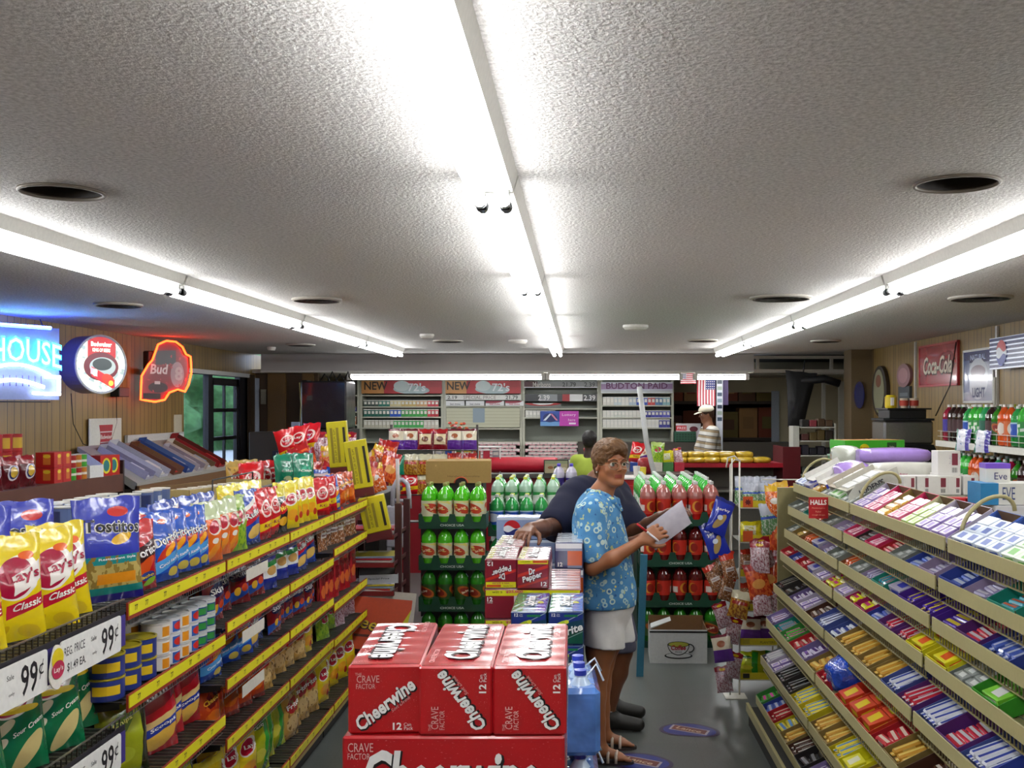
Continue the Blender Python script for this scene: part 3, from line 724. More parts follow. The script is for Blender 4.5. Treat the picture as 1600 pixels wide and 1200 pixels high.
bagrow('tost', 2.2, 3.12, 4, ZT, 'behind the yellow bags', rz=48, x=-1.56, jit=6, s=.9)
putbag('tost', (GX-.10, 3.15, ZT), 55, -4, 'with a clear window, in the front row beside the yellow bags', .88)
bagrow('laysG', 2.02, 3.04, 6, .84, 'in the front row under the purple price rail', rz=48, jit=5, tilt=-9)
bagrow('laysG', 2.15, 2.9, 3, .84, 'in the back row under the purple price rail', rz=62, x=-1.55, jit=4)
bagrow('cheeto', 2.6, 2.95, 2, .52, 'below the green chip bags', rz=58); bagrow('limegrn', 2.98, 3.2, 2, .50, 'beside the plump olive bag', rz=55, x=GX-.1)
# top shelf, second unit
bagrow('dorR', 3.28, 3.5, 2, ZT, 'on the top shelf beside the clear-window bag', rz=60); bagrow('dorB', 3.5, 3.86, 4, ZT, 'on the top shelf over the canned dips', rz=58)
bagrow('dorB', 3.35, 3.85, 4, ZT, 'in the back row over the canned dips', rz=60, x=-1.56)
# olive and big red bags
putbag('funyG', (GX-.09, 3.22, .61), 58, -5, 'standing on the shelf under the canned dips', (.8,.9,.86))
bagrow('ruffleR', 3.42, 3.84, 3, .61, 'under the canned dips', rz=56, s=.95, jit=3)
bagrow('funyG', 3.3, 3.8, 3, .34, 'on the lowest visible shelf under the big red chip bags', rz=58, s=.78)
# third unit
bagrow('orange', 3.92, 4.26, 3, ZT, 'on the top shelf', rz=60); bagrow('lime', 4.2, 4.44, 2, ZT, 'on the top shelf', rz=60); bagrow('ruffle', 4.42, 4.62, 2, ZT, 'on the top shelf next to the lime bags', rz=60)
bagrow('ruffle', 3.95, 4.6, 4, ZT, 'in the back row of the top shelf', rz=60, x=-1.58)
bagrow('redfr', 4.6, 4.84, 3, ZT, 'on the top shelf', rz=60); bagrow('blackbag', 4.84, 5.0, 2, ZT, 'on the top shelf', rz=60); bagrow('yelfr', 5.0, 5.54, 5, ZT, 'on the top shelf of the fourth unit', rz=58)
bagrow('yelfr', 4.7, 5.3, 4, ZT, 'in the back row of the top shelf', rz=60, x=-1.58, s=1.05)
bagrow('dkred', 3.9, 4.62, 4, .94, 'on the second shelf '+C1, rz=58, s=.82, jit=10); bagrow('navyW', 4.62, 5.15, 4, .94, 'on the second shelf '+C2, rz=58, s=.84); bagrow('ruffle', 5.15, 5.55, 3, .94, 'on the second shelf '+C2, rz=58, s=.78)
bagrow('dorB', 3.9, 4.4, 4, .73, 'on the third shelf '+C1, rz=52, s=.74, jit=12); bagrow('ruffle', 4.35, 4.7, 2, .73, 'on the third shelf '+C1, rz=60, s=.74); bagrow('dkred', 4.72, 5.55, 6, .73, 'on the third shelf '+C2, rz=58, s=.76, jit=10)
bagrow('cheeto', 3.9, 4.55, 5, .51, 'on the fourth shelf '+C1, rz=58, s=.78); bagrow('frito', 4.55, 5.25, 5, .51, 'on the fourth shelf '+C2, rz=58, s=.78, jit=10); bagrow('yelfr', 5.25, 5.55, 2, .51, 'on the fourth shelf '+C2, rz=58, s=.78)
bagrow('yelfr', 3.9, 4.5, 4, .16, 'on the bottom shelf '+C1, rz=58, s=1.0); bagrow('limegrn', 4.5, 5.0, 3, .16, 'on the bottom shelf near the aisle floor', rz=58, s=1.05); bagrow('frito', 5.0, 5.55, 4, .16, 'on the bottom shelf '+C2, rz=58, s=1.0)
# last unit
bagrow('redfr', 5.6, 5.9, 3, ZT, 'on the top shelf of the last unit', rz=55, s=.9, jit=14); bagrow('dorB', 5.9, 6.1, 2, ZT, 'on the top shelf of the last unit', rz=58, s=.85); bagrow('cheeto', 6.1, 6.42, 3, ZT, 'on the top shelf of the last unit', rz=58, s=.85, jit=12)
bagrow('peanut', 5.6, 6.42, 9, .98, 'on the second shelf '+E_, rz=60, s=.95, jit=14)
bagrow('jerkyR', 5.58, 6.43, 12, .69, 'standing on the third shelf '+E_, rz=62, s=1.0, jit=3, tilt=-2)
bagrow('lime', 5.62, 6.0, 3, .50, 'on the fourth shelf '+E_, rz=60, s=.68); bagrow('candyP', 6.0, 6.42, 4, .50, 'on the fourth shelf '+E_, rz=60, s=.9)
bagrow('yelfr', 5.6, 6.42, 5, .16, 'on the bottom shelf '+E_, rz=58, s=.9); bagrow('frito', 5.6, 6.42, 4, .16, 'in the back of the bottom shelf '+E_, rz=58, x=-1.58, s=.95)

# canned dips
def can(r, h, body, lid, layers=(), name='dip_can', text=None, cat='can'):
 def make():
  mb = MB(); mb.lathe([(r*.96, 0), (r, .004), (r, h-.006)], D(body, tuple(layers), rough=.3, coat=.3), 20, caps=False)
  if text: mb.text(text[0], h*text[1], M(text[2], .4), lambda x, y: ((r+.001)*math.cos(x/r), (r+.001)*math.sin(x/r), h*.5+y), width=text[3]*r)
  o = obj(name, mb); o['category'] = cat
  l = MB(); l.lathe([(r, h-.006), (r*1.03, h-.004), (r*1.03, h), (r*.93, h), (r*.92, h-.004), (.001, h-.004)], M(lid, .3, metal=.3), 20, caps=False); obj('lid', l, o)
  return o
 return make
DIP = {'dw': (can(.045, .05, '#e3ded4', '#dcdad6', [('r', .0, .15, .12, .85, '#d88a1c'), ('r', .25, .1, .4, .9, '#c3302a'), ('r', .5, .15, .62, .85, '#2f6fb0')]), 'white dip can with orange label patches'),
       'db': (can(.045, .05, '#d9dce0', '#d0d4d8', [('r', .0, .1, .5, .9, '#2c5aa8'), ('e', .1, .5, .08, .3, 0, '#c62a22'), ('e', .9, .5, .06, .3, 0, '#c62a22')]), 'white and blue dip can'),
       'dg': (can(.045, .05, '#cfd4cc', '#cfd2d6', [('r', .0, .1, 1, .8, '#1d3f7c'), ('r', .9, .2, 1, .7, '#2f8a3c'), ('r', 0, .2, .1, .7, '#2f8a3c')]), 'white and navy dip can with green patch'),
       'dy': (can(.055, .065, '#26357c', '#b9a82a', [('r', -.1, .3, .12, .75, '#d7b21c'), ('r', .45, .2, .6, .8, '#d7b21c'), ('r', .88, .3, 1.1, .75, '#d7b21c')]), 'blue jar of bean dip with yellow lid'),
       'dgr': (can(.06, .085, '#2a1e4e', '#1f8a3c', [('r', .75, .2, .95, .7, '#d9d6e0')]), 'dark jar of dip with green lid')}
ks = ['dw', 'db', 'dw', 'db', 'dg', 'dg']
for c in range(6):
 for r_ in range(2):
  for l in range(3):
   put('dip'+ks[c], DIP[ks[c]][0], (GX-.065-.1*r_, 3.40+c*.085, .905+.051*l), (0, 0, R(-40)), DIP[ks[c]][1]+' stacked on the second shelf beside the blue jars', DIP[ks[c]][1]+' stacks')
for c in range(3):
 for r_ in range(2):
  for l in range(2): put('dipdy', DIP['dy'][0], (GX-.075-.12*r_, 3.06+c*.115, .905+.066*l), (0, 0, R(-60)), DIP['dy'][1]+' on the second shelf before the white cans', 'blue dip jars')

# back side of the chip shelving: its top shelf
bs = thing('back_shelving', 'dark back-to-back shelving behind the chip shelves, holding cans and cartons on top', 'store shelving', (-2.08, 4.6, 0))
obj('shelf_board', MB().box((-.25, -2.5, ZT-.03), (.26, 2.5, ZT), M('#2e2a26', .6)), bs)
obj('back_panel', MB().box((-.25, -2.5, 0), (.26, 2.5, ZT-.031), M('#2a2622', .7)), bs)
obj('wire_guard', MB().tube([(.24, .7, ZT), (.24, .7, ZT+.21), (.24, 1.35, ZT+.21), (.24, 1.35, ZT)], .004, BLACK, 6), bs)
CAN = {'blue': (can(.042, .105, '#5a6a94', '#d6d4cc', [('r', -.1, .0, 1.1, .25, '#2a3c7c'), ('r', .7, .2, .9, .9, '#2b3560'), ('r', .1, .3, .3, .8, '#c8ccd6')], 'food_can'), 'blue and grey food can'),
       'yel': (can(.05, .12, '#c9c01c', '#cfd04a', [('n', 5, .55, '#e0d63a')], 'food_can'), 'yellow drink mix can'),
       'pair': (can(.042, .105, '#c9a43a', '#d6d4cc', [('r', .0, .2, .3, .8, '#b3241c'), ('r', .7, .1, .9, .9, '#e7e2d4')], 'food_can'), 'gold and red food can'),
       'red': (can(.042, .105, '#a31a1c', '#cfc9bf', [('r', -.1, .3, 1.1, .6, '#e6dfd0')], 'food_can'), 'red and white food can')}
def canat(k, x, y, z, where): put('can'+k, CAN[k][0], (x, y, z), (0, 0, random.uniform(-1.2, .4)), CAN[k][1]+' '+where, CAN[k][1]+'s '+where)
for i in range(7):
 for r_ in range(2):
  for l in range(2): canat('blue', -1.90-.1*r_, 3.9+i*.095, ZT+.106*l, 'stacked behind the chip bags on the back-to-back shelving')
for i in range(3): canat('blue', -1.90, 4.60+i*.095, ZT, 'in the row beside the yellow can')
for i in range(3): canat('blue', -1.90, 4.60+i*.095, ZT+.106, 'in the row beside the yellow can')
canat('yel', -1.88, 5.02, ZT, 'standing by the black wire guard')
for i in range(5): canat('pair', -1.90, 3.05+i*.1, ZT, 'behind the tall blue bags'); canat('red', -2.0, 2.6+i*.1, ZT, 'behind the tall blue bags')
# cartons
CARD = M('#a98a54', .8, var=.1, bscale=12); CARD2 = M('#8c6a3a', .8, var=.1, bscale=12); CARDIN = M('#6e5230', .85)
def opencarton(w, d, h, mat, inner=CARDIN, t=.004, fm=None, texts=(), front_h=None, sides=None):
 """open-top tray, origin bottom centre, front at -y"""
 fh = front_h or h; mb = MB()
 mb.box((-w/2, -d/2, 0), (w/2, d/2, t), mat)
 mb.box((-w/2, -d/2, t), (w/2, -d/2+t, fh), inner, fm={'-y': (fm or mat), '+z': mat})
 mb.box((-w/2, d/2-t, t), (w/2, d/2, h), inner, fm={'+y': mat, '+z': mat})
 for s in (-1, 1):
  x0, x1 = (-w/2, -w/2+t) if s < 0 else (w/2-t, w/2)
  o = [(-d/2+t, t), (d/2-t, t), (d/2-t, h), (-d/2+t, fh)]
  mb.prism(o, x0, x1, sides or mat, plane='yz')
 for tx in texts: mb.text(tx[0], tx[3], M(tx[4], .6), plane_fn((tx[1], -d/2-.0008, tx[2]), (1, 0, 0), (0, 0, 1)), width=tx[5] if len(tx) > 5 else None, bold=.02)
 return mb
mb = opencarton(.80, .30, .15, M('#b09a64', .8, var=.1), texts=[('CHEF', .0, .09, .03, '#a04a1c', .16), ('PASTA', .25, .10, .02, '#a04a1c', .1), ('MEALS', .25, .06, .03, '#8c3a14', .13)])
obj('cardboard_carton', mb, None, (-2.05, 5.85, ZT), (0, 0, R(76)), label='long tan open cardboard carton lying behind the yellow can and chip bags', cat='carton')
for i in range(8):
 for r_ in range(2):
  p = Matrix.Rotation(R(76), 4, 'Z') @ Vector((-.34+i*.095, -.05+.1*r_, 0)); put('candiced', can(.04, .13, '#b9b0a0', '#d9d3c6', [('r', -.1, .3, 1.1, .7, '#a8391c')], 'food_can'), (-2.05+p.x, 5.85+p.y, ZT+.005), (0, 0, 0), 'pale-topped can packed in the long tan carton', 'cans in the long tan carton')
for k, n, y0, y1, x, z, w_ in (('redfr', 5, 6.4, 6.95, -2.0, ZT, 'heaped behind the long tan carton'), ('greenT', 2, 6.3, 6.6, -1.66, ZT+.08, 'piled above the yellow bags'), ('greenT', 3, 6.6, 7.0, -1.85, ZT+.06, 'piled behind the yellow bags'), ('frito', 3, 6.6, 7.0, -2.15, ZT, 'behind the green foil bags')):
 bagrow(k, y0, y1, n, z, w_, rz=40, x=x, s=.9, jit=25)
# ================================================================== soda twelve packs down the middle
BLK = M('#120c10', .5); WT = M('#efedec', .3)
def pack(w, l, h, body, faces, draw, name='soda_twelve_pack', ripple=True, roll=0):
 """case of cans, origin bottom centre, end face at -y. faces: side->material"""
 def make():
  mb = MB(); mb.box((-w/2, -l/2, 0), (w/2, l/2, h), body, ch=.004, fm=faces)
  if ripple:      # cans press through the card on top
   nx, ny = 6, 30; vs = []; uv = []
   for j in range(ny+1):
    for i in range(nx+1):
     x = -w/2+.005+(w-.01)*i/nx; y = -l/2+.005+(l-.01)*j/ny; e = min(i, nx-i, 1)*min(j, ny-j, 1)
     vs.append((x, y, h+.0006+.0022*e*(.5+.5*math.cos(2*PI*(y+l/2)/.066)))); uv.append((i/nx, j/ny))
   mb.add(vs, [(j*(nx+1)+i, j*(nx+1)+i+1, (j+1)*(nx+1)+i+1, (j+1)*(nx+1)+i) for j in range(ny) for i in range(nx)], faces.get('+z', body), True, uvs=uv)
  f = {'front': plane_fn((0, -l/2-.001, h/2), (1, 0, 0), (0, 0, 1)), 'right': plane_fn((w/2+.001, 0, h/2), (0, 1, 0), (0, 0, 1)),
             'top': plane_fn((0, 0, h+.0038), (1, 0, 0), (0, 1, 0)), 'left': plane_fn((-w/2-.001, 0, h/2), (0, -1, 0), (0, 0, 1))}
  draw(mb, f)
  o = obj(name, mb); o['category'] = 'soda carton'; return o
 return make
def shade(mb, s, h, fn, at, rot=0, width=None, shear=.25, k=.0022, bold=.03, sc=1.0):
 "white lettering with a dark edge"
 a = R(rot); off = (at[0]+k*.8, at[1]-k*1.1)
 mb.text(s, h*1.05, BLK, (lambda g: lambda x, y: g(x, y))(fn), bold=bold+.022, shear=shear, width=width and width*1.02, rot=rot, at=off)
 mb.text(s, h, WT, lift(fn, .0006), bold=bold, shear=shear, width=width, rot=rot, at=at)
def lift(fn, d):
 n = (fn(1, 0)-fn(0, 0)).cross(fn(0, 1)-fn(0, 0)).normalized()*d
 return lambda x, y: fn(x, y)+n
CW = '#b0141d'
cwm = D(CW, (('n', 55, .70, '#d9737a'),), rough=.3, coat=.55); cwt = D(CW, (('n', 50, .72, '#d98a90'),), rough=.26, coat=.8, bump=.0006)
def rotfn(fn, a):
 c, s = math.cos(R(a)), math.sin(R(a)); return lambda x, y: fn(x*c-y*s, x*s+y*c)
PK = M('#d6a9a6', .35)
def cw_end(mb, fn):
 shade(mb, 'Cheerwine', .026, fn, (.0, -.008), rot=38, width=.125, shear=.2)
 mb.text('THE', .0045, PK, fn, at=(-.047, .046)); mb.text('CRAVE', .013, PK, fn, at=(-.030, .037), width=.040); mb.text('FACTOR', .009, PK, fn, at=(-.034, .024), width=.034)
 mb.text('12', .013, WT, fn, at=(.022, -.048), width=.016, bold=.03); mb.text('Can', .006, WT, fn, at=(.040, -.045)); mb.text('Pack', .006, WT, fn, at=(.042, -.052))
 mb.text('Soft Drink', .006, PK, fn, at=(.028, -.008), rot=38, shear=.3, width=.042)
def cw_top(mb, fn, flip):
 g = rotfn(fn, 90 if not flip else -90)
 shade(mb, 'Cheerwine', .062, g, (.0, -.002), width=.29, shear=.15, k=.003)
 mb.text('Soft Drink', .012, PK, lift(g, .0004), at=(.08, -.045), shear=.3, width=.08); mb.text('CRAVE FACTOR', .010, PK, lift(g, .0004), at=(-.12, .045))
def cw_side(mb, fn):
 shade(mb, 'Cheerwine', .088, fn, (-.004, -.006), width=.312, shear=.18, k=.003, bold=.035)
 mb.text('CRAVE', .016, PK, fn, at=(-.165, .042), width=.045); mb.text('FACTOR', .011, PK, fn, at=(-.168, .026), width=.04)
def cwd(kind):
 def d(mb, f):
  if kind == 'side': g = f['front']; cw_side(mb, g); cw_end(mb, f['right'])
  else:
   cw_end(mb, f['front'] if kind == 'a' else rotfn(f['front'], 90)); cw_top(mb, f['top'], kind == 'a')
   cw_side(mb, f['right'])
 return d
FC = {'+z': cwt}
X0 = -.424; zc = 1.287
# top layer
put('cw_a', pack(.131, .37, .123, cwm, FC, cwd('a'), name='soda_twelve_pack'), (X0+.066, 2.075, zc-.123), (0, 0, R(3.2)), 'red cherry soda twelve pack on top of its stack, leftmost and slightly turned')
put('cw_b', pack(.131, .37, .123, cwm, FC, cwd('b')), (X0+.202, 2.065, zc-.123), (0, 0, R(.6)), 'red cherry soda twelve pack in the middle of the top layer')
put('cw_b', None, (X0+.335, 2.065, zc-.123), (0, 0, R(.2)), 'red cherry soda twelve pack, right end of the top layer')
# layers beneath, alternating direction
z = zc-.123; i = 0
nm = ['first', 'second', 'third', 'fourth', 'fifth', 'sixth', 'seventh', 'eighth', 'ninth']
while z > .13:
 z -= .1245
 for r in range(3):
  if i % 2 == 0: put('cw_s', pack(.396, .131, .123, cwm, {}, cwd('side'), ripple=False), (X0+.200, 1.945+r*.133, z), (0, 0, 0), 'red cherry soda twelve pack lying crosswise, %s layer under the top, %s row' % (nm[i], ['front', 'middle', 'back'][r]))
  else: put('cw_b', None, (X0+.067+r*.133, 2.065, z), (0, 0, 0), 'red cherry soda twelve pack lying lengthwise, %s layer under the top, %s' % (nm[i], ['left', 'middle', 'right'][r]))
 i += 1
obj('wooden_pallet', MB().box((-.22, -.21, z-.02), (.22, .21, z), M('#7a6242', .8, var=.2)).box((-.2, -.2, 0), (-.14, .2, z-.02), M('#6a5436', .8)).box((-.03, -.2, 0), (.03, .2, z-.02), M('#6a5436', .8)).box((.14, -.2, 0), (.2, .2, z-.02), M('#6a5436', .8)), None, (X0+.2, 2.07, 0), label='low wooden pallet under the red cherry soda stack', cat='pallet')

# water cases
def water():
 mb = MB(); w, l, h = .375, .25, .195
 film = M('#4a78c4', .12, coat=1, bump=.012, var=.55, bscale=11)
 mb.box((-w/2, -l/2, .004), (w/2, l/2, h-.03), film, ch=.012)
 for ix in range(5):
  for iy in range(3):
   c = (-w/2+.045+ix*.071, -l/2+.05+iy*.074, 0)
   mb.lathe([(.028, h-.06), (.026, h-.03), (.014, h-.012), (.013, h)], M('#bcd2e8', .1, coat=.5), 10, c=c, caps=False); mb.lathe([(.015, h-.008), (.015, h+.004), (.001, h+.005)], M('#2e3fae', .35), 10, c=c, caps=False)
 for s in (-1, 1): mb.tube([(w/2-.03, s*.05, h-.02), (w/2-.005, s*.03, h+.006), (w/2+.012, s*.05, h-.03)], .003, M('#dfeaf4', .1, coat=1), 5)
 o = obj('water_case', mb); o['category'] = 'water case'; return o
for i in range(5):
 put('water', water, (-.142, 2.62, .115+.2*i), (0, 0, R(-1.5+i)), 'shrink-wrapped case of blue bottled water behind the cherry soda stack, %s from the floor' % ['lowest', 'second', 'third', 'fourth', 'topmost'][i])
obj('plastic_crate', MB().box((-.19, -.125, 0), (.19, .125, .11), M('#2a3550', .5), ch=.006), None, (-.142, 2.62, 0), label='dark blue crate carrying the blue water cases', cat='crate')

# sprite
spm = M('#12365a', .3, coat=.5)
spf = D('#0d4a34', (('r', -.1, .62, 1.1, 1.1, '#1f2f7c'), ('r', -.1, .35, 1.1, .66, '#123c50', .25), ('r', -.1, .70, 1.1, .725, '#a9b8c0', .55), ('r', -.1, .13, 1.1, .15, '#9fb6b0', .5), ('r', .45, .86, .85, .93, '#1c7a3c', .0), ('e', .36, .66, .22, .05, 25, '#a8c41c'), ('e', .52, .70, .07, .06, 0, '#d6dc24')), rough=.28, coat=.5)
spt = D('#7c9ac0', (('r', -.1, -.1, .3, 1.1, '#3f9a5c', .3), ('r', .7, -.1, 1.1, 1.1, '#4a55b8', 0), ('r', -.1, .3, 1.1, .42, '#cfd6dc', .8), ('r', -.1, .62, 1.1, .7, '#c9d2d6', .9), ('e', .8, .45, .1, .05, 0, '#d6d22c')), rough=.2, coat=.9)
spr = D('#0e5a38', (('r', .1, .2, .42, .95, '#d9c81c'), ('e', .22, .6, .09, .25, 0, '#5a66b0')), rough=.3, coat=.5)
def sp_draw(mb, f):
 fn = f['front']; shade(mb, 'Sprite', .038, fn, (.012, -.014), rot=20, width=.105, shear=.2, k=.0015)
 mb.text('12', .012, WT, fn, at=(-.045, .048), bold=.03, width=.014); mb.text('Can', .005, WT, fn, at=(-.028, .0505)); mb.text('Pack', .005, WT, fn, at=(-.0275, .0445))
 shade(mb, 'Sprite', .06, f['right'], (.05, -.01), rot=10, width=.2); shade(mb, 'Sprite', .05, rotfn(f['top'], 90), (0, 0), width=.2)
for i in range(8):
 for j, xx in enumerate((-.183, -.048)):
  put('sprite', pack(.131, .385, .121, spm, {'-y': spf, '+z': spt, '+x': spr, '-x': spr}, sp_draw), (xx, 4.05, .015+.1235*i), (0, 0, R(random.uniform(-.8, .8))), 'dark green and blue lemon-lime soda twelve pack, %s layer, %s column' % (['lowest', 'second', 'third', 'fourth', 'fifth', 'sixth', 'seventh', 'topmost'][i], 'left' if j == 0 else 'right'))
# dr pepper
dpm = M('#7c1226', .3, coat=.5)
def dpf(kind):
 L = [('r', -.1, .55, 1.1, .66, '#c62a1c', .35), ('r', -.1, .15, 1.1, .24, '#b3261c', .35)] if kind == 'end' else [('r', .3, -.1, .34, 1.1, '#c9c0c4', .0), ('r', .34, .1, 1.1, .3, '#c2281c', .3)]
 L += [('r', -.1, .86, 1.1, 1.1, '#dcd21a'), ('r', .5, .90, .98, .985, '#c9481c')] if kind == 'end' else [('r', -.1, .80, 1.1, 1.1, '#d9d61c')]
 return D('#821428', tuple(L), rough=.28, coat=.5)
dpt = D('#c9a0a8', (('n', 6, .5, '#d9c2c6'), ('r', -.1, -.1, .2, 1.1, '#d8cf6a'), ('s', 'v', .165, .12, '#e9e0e2')), rough=.22, coat=.9)
def dp_end(mb, fn):
 shade(mb, 'Dr', .026, fn, (-.004, .012), rot=12, width=.028, shear=.2, k=.0014); shade(mb, 'Pepper', .030, fn, (-.002, -.014), rot=18, width=.085, shear=.2, k=.0014)
 mb.text('12', .017, WT, fn, at=(.045, -.040), bold=.03, width=.024); mb.text('CANS', .005, WT, fn, at=(.046, -.053))
 mb.text('WIN A $25,000', .008, M('#9c3a4a', .4), lift(fn, .0008), at=(0, .038), width=.07, bold=.02); mb.text('CAN PEPPER', .005, BLK, fn, at=(-.03, .050), width=.04)
def dp_a(mb, f): dp_end(mb, f['front']); shade(mb, 'Dr Pepper', .05, rotfn(f['top'], 90), (0, 0), width=.3); shade(mb, 'Dr Pepper', .05, f['right'], (0, 0), width=.3)
def dp_s(mb, f):
 fn = f['front']; mb.text('win a', .011, M('#3a2c10', .5), fn, at=(-.145, .050), width=.042); mb.text('$25,000', .013, M('#c03a5a', .5), fn, at=(-.075, .050), width=.07, bold=.04)
 mb.text('12', .018, WT, fn, at=(-.175, .020), bold=.03, width=.022); mb.text('CANS', .006, WT, fn, at=(-.175, .006)); shade(mb, 'Dr Pepper', .05, fn, (.05, -.02), width=.22)
DPX = -.322
F_DP = {'-y': dpf('end'), '+z': dpt}
ztop = 1.13
for r, (yy, lab) in enumerate(((4.49, ''),)):
 put('dp_up', pack(.131, .385, .121, dpm, F_DP, dp_a), (DPX+.135, 4.49, ztop-.123), (0, 0, R(-.5)), 'maroon pepper soda twelve pack upright on top of its stack, beside the reaching hand')
def dp_flip(mb, f):
 dp_end(mb, rotfn(f['front'], 180)); shade(mb, 'Dr Pepper', .05, rotfn(f['top'], -90), (0, 0), width=.3)
flipm = D('#821428', (('r', -.1, .4, 1.1, .5, '#c62a1c', .35), ('r', -.1, -.1, 1.1, .20, '#dcd21a'), ('r', .02, .02, .5, .10, '#c9481c')), rough=.28, coat=.5)
put('dp_dn', pack(.131, .385, .121, dpm, {'-y': flipm, '+z': dpt}, dp_flip), (DPX, 4.50, ztop-.123), (0, 0, R(.8)), 'maroon pepper soda twelve pack turned upside down on top of its stack')
put('dp_dn', None, (DPX+.01, 4.90, ztop-.123), (0, 0, R(-1)), 'maroon pepper soda twelve pack behind the upside-down one')
i = 0; z = ztop-.123
while z > .13:
 z -= .1235
 for r in range(4):
  put('dp_s', pack(.392, .131, .121, dpm, {'-y': dpf('side'), '+z': dpt}, dp_s, ripple=True), (DPX+.133, 4.37+r*.134, z), (0, 0, 0), 'maroon pepper soda twelve pack lying sideways, %s layer down, %s row' % (nm[i], ['front', 'second', 'third', 'back'][r]))
 i += 1
obj('wooden_pallet', MB().box((-.2, -.28, z-.02), (.2, .28, z), M('#7a6242', .8, var=.2)).box((-.18, -.27, 0), (.18, .27, z-.02), M('#5a4630', .8)), None, (DPX+.133, 4.57, 0), label='low wooden pallet under the maroon pepper soda stack', cat='pallet')
# white and silver cases just behind, right
svm = D('#8f97b0', (('r', -.1, .8, 1.1, 1.1, '#e9ecf0'), ('r', .0, .0, .45, .7, '#3a3f66'), ('r', .45, .1, 1.0, .7, '#c4551c')), rough=.25, coat=.6)
svt = D('#dfe2e6', (('s', 'v', .165, .3, '#b9bcc8'),), rough=.2, coat=.9)
for i in range(9):
 put('silver', pack(.131, .385, .121, M('#272c5c', .3, coat=.5), {'-y': svm, '+z': svt}, lambda mb, f: mb.text('12', .02, WT, f['front'], at=(-.04, -.04), bold=.03)), (-.045, 5.08, .01+.1235*i), (0, 0, R(random.uniform(-1, 1))), 'navy soda twelve pack with white top behind the maroon stack, %s from the floor' % ['lowest', 'second', 'third', 'fourth', 'fifth', 'sixth', 'seventh', 'eighth', 'topmost'][i])
# pepsi twelve packs, further back
pem = D('#8fa3cc', (('e', .22, .5, .115, .37, 0, '#c9222a'), ('r', .0, -.1, .40, .52, '#8fa3cc'), ('r', -.1, .9, 1.1, 1.1, '#d3dcec')), rough=.28, coat=.5)
def pe_draw(mb, f):
 fn = f['front']; cx, cy, r = -.112, -.002, .046; n = 24
 def arc(a0, a1, bend, m_, off):
  pts = [(cx+r*math.cos(R(a0+(a1-a0)*k/n)), cy+r*math.sin(R(a0+(a1-a0)*k/n))) for k in range(n+1)]
  x0, y0 = pts[-1]; x1, y1 = pts[0]
  for k in range(1, 10): t_ = k/10; pts.append((x0+(x1-x0)*t_, y0+(y1-y0)*t_+bend*math.sin(t_*2*PI)))
  mb.add([lift(fn, off)(x, y) for x, y in pts], [tuple(range(len(pts)))], m_)
 arc(0, 360, 0, M('#e9ecf2', .35), .0004); arc(12, 168, .009, M('#c8202a', .35), .001); arc(192, 348, .009, M('#22307c', .35), .001)
 mb.text('PEPSI', .030, M('#1b2560', .35), fn, at=(.03, -.025), width=.15, bold=.04); mb.text('diet', .02, M('#c8202a', .35), fn, at=(.02, .012), shear=.3, width=.06)
for i in range(9):
 put('pepsi', pack(.392, .131, .121, M('#8fa3cc', .3, coat=.5), {'-y': D('#8fa3cc', (('r', -.1, .9, 1.1, 1.1, '#d3dcec'),), rough=.28, coat=.5), '+z': D('#ccd8ea', (), rough=.2, coat=.9)}, pe_draw, ripple=False), (-.25, 5.75, .045+.1235*i), (0, 0, R(.5)), 'pale blue diet cola twelve pack %s' % ('on top of its stack, its globe logo showing' if i == 8 else 'in the stack under the one with the globe, %s from the floor' % nm[i]))
obj('pallet_board', MB().box((-.21, -.07, 0), (.21, .07, .042), M('#6a5436', .8)), None, (-.25, 5.75, 0), label='low board under the pale blue diet cola stack', cat='pallet')

# ================================================================== two-litre bottles
def bottle(body, cap, label, ltex=None, k=1.0, shoulder=None, lz=(.075, .185), name='soda_bottle', n=14):
 def make():
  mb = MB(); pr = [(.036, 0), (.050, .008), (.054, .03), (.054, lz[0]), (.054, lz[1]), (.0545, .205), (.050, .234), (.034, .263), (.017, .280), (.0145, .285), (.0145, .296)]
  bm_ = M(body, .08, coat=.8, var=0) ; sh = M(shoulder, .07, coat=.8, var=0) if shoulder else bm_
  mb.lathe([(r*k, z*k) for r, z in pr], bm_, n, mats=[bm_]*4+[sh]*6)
  o = obj(name, mb); o['category'] = 'soda bottle'
  if label:
   l = MB(); l.lathe([(.0549*k, lz[0]*k), (.0549*k, lz[1]*k)], label, n, caps=False)
   if ltex:
    for a0 in ltex[3]: l.text(ltex[0], ltex[1]*k, M(ltex[2], .4), (lambda a0: lambda x, y: (.0558*k*math.cos(x/(.0558*k)+a0), .0558*k*math.sin(x/(.0558*k)+a0), (lz[0]+lz[1])/2*k+y))(R(a0)), bold=.04, rot=18, width=.062*k)
   obj('label_wrap', l, o)
  c = MB(); c.lathe([(.0165*k, .288*k), (.0165*k, .306*k), (.014*k, .309*k), (.0005, .309*k)], M(cap, .35), 10); obj('cap', c, o)
  return o
 return make
sunL = D('#c9c8a8', (('e', .72, .5, .17, .35, 20, '#b3381c'), ('e', .22, .5, .17, .35, 20, '#b3381c'), ('n', 6, .6, '#d4c86a')), rough=.35)
sunD = D('#2c4a1c', (('e', .75, .5, .17, .40, 20, '#a8541c'), ('e', .22, .5, .17, .4, 20, '#a8541c'), ('e', .75, .5, .13, .28, 20, '#7c1c14'), ('e', .22, .5, .13, .28, 20, '#7c1c14')), rough=.35)
redL = D('#b3281a', (('e', .75, .5, .10, .35, 0, '#c98a2a'), ('e', .78, .5, .08, .3, 0, '#8c1a12'), ('r', .45, .2, .6, .6, '#cfc4bc'), ('r', .05, .2, .2, .6, '#cfc4bc')), rough=.35)
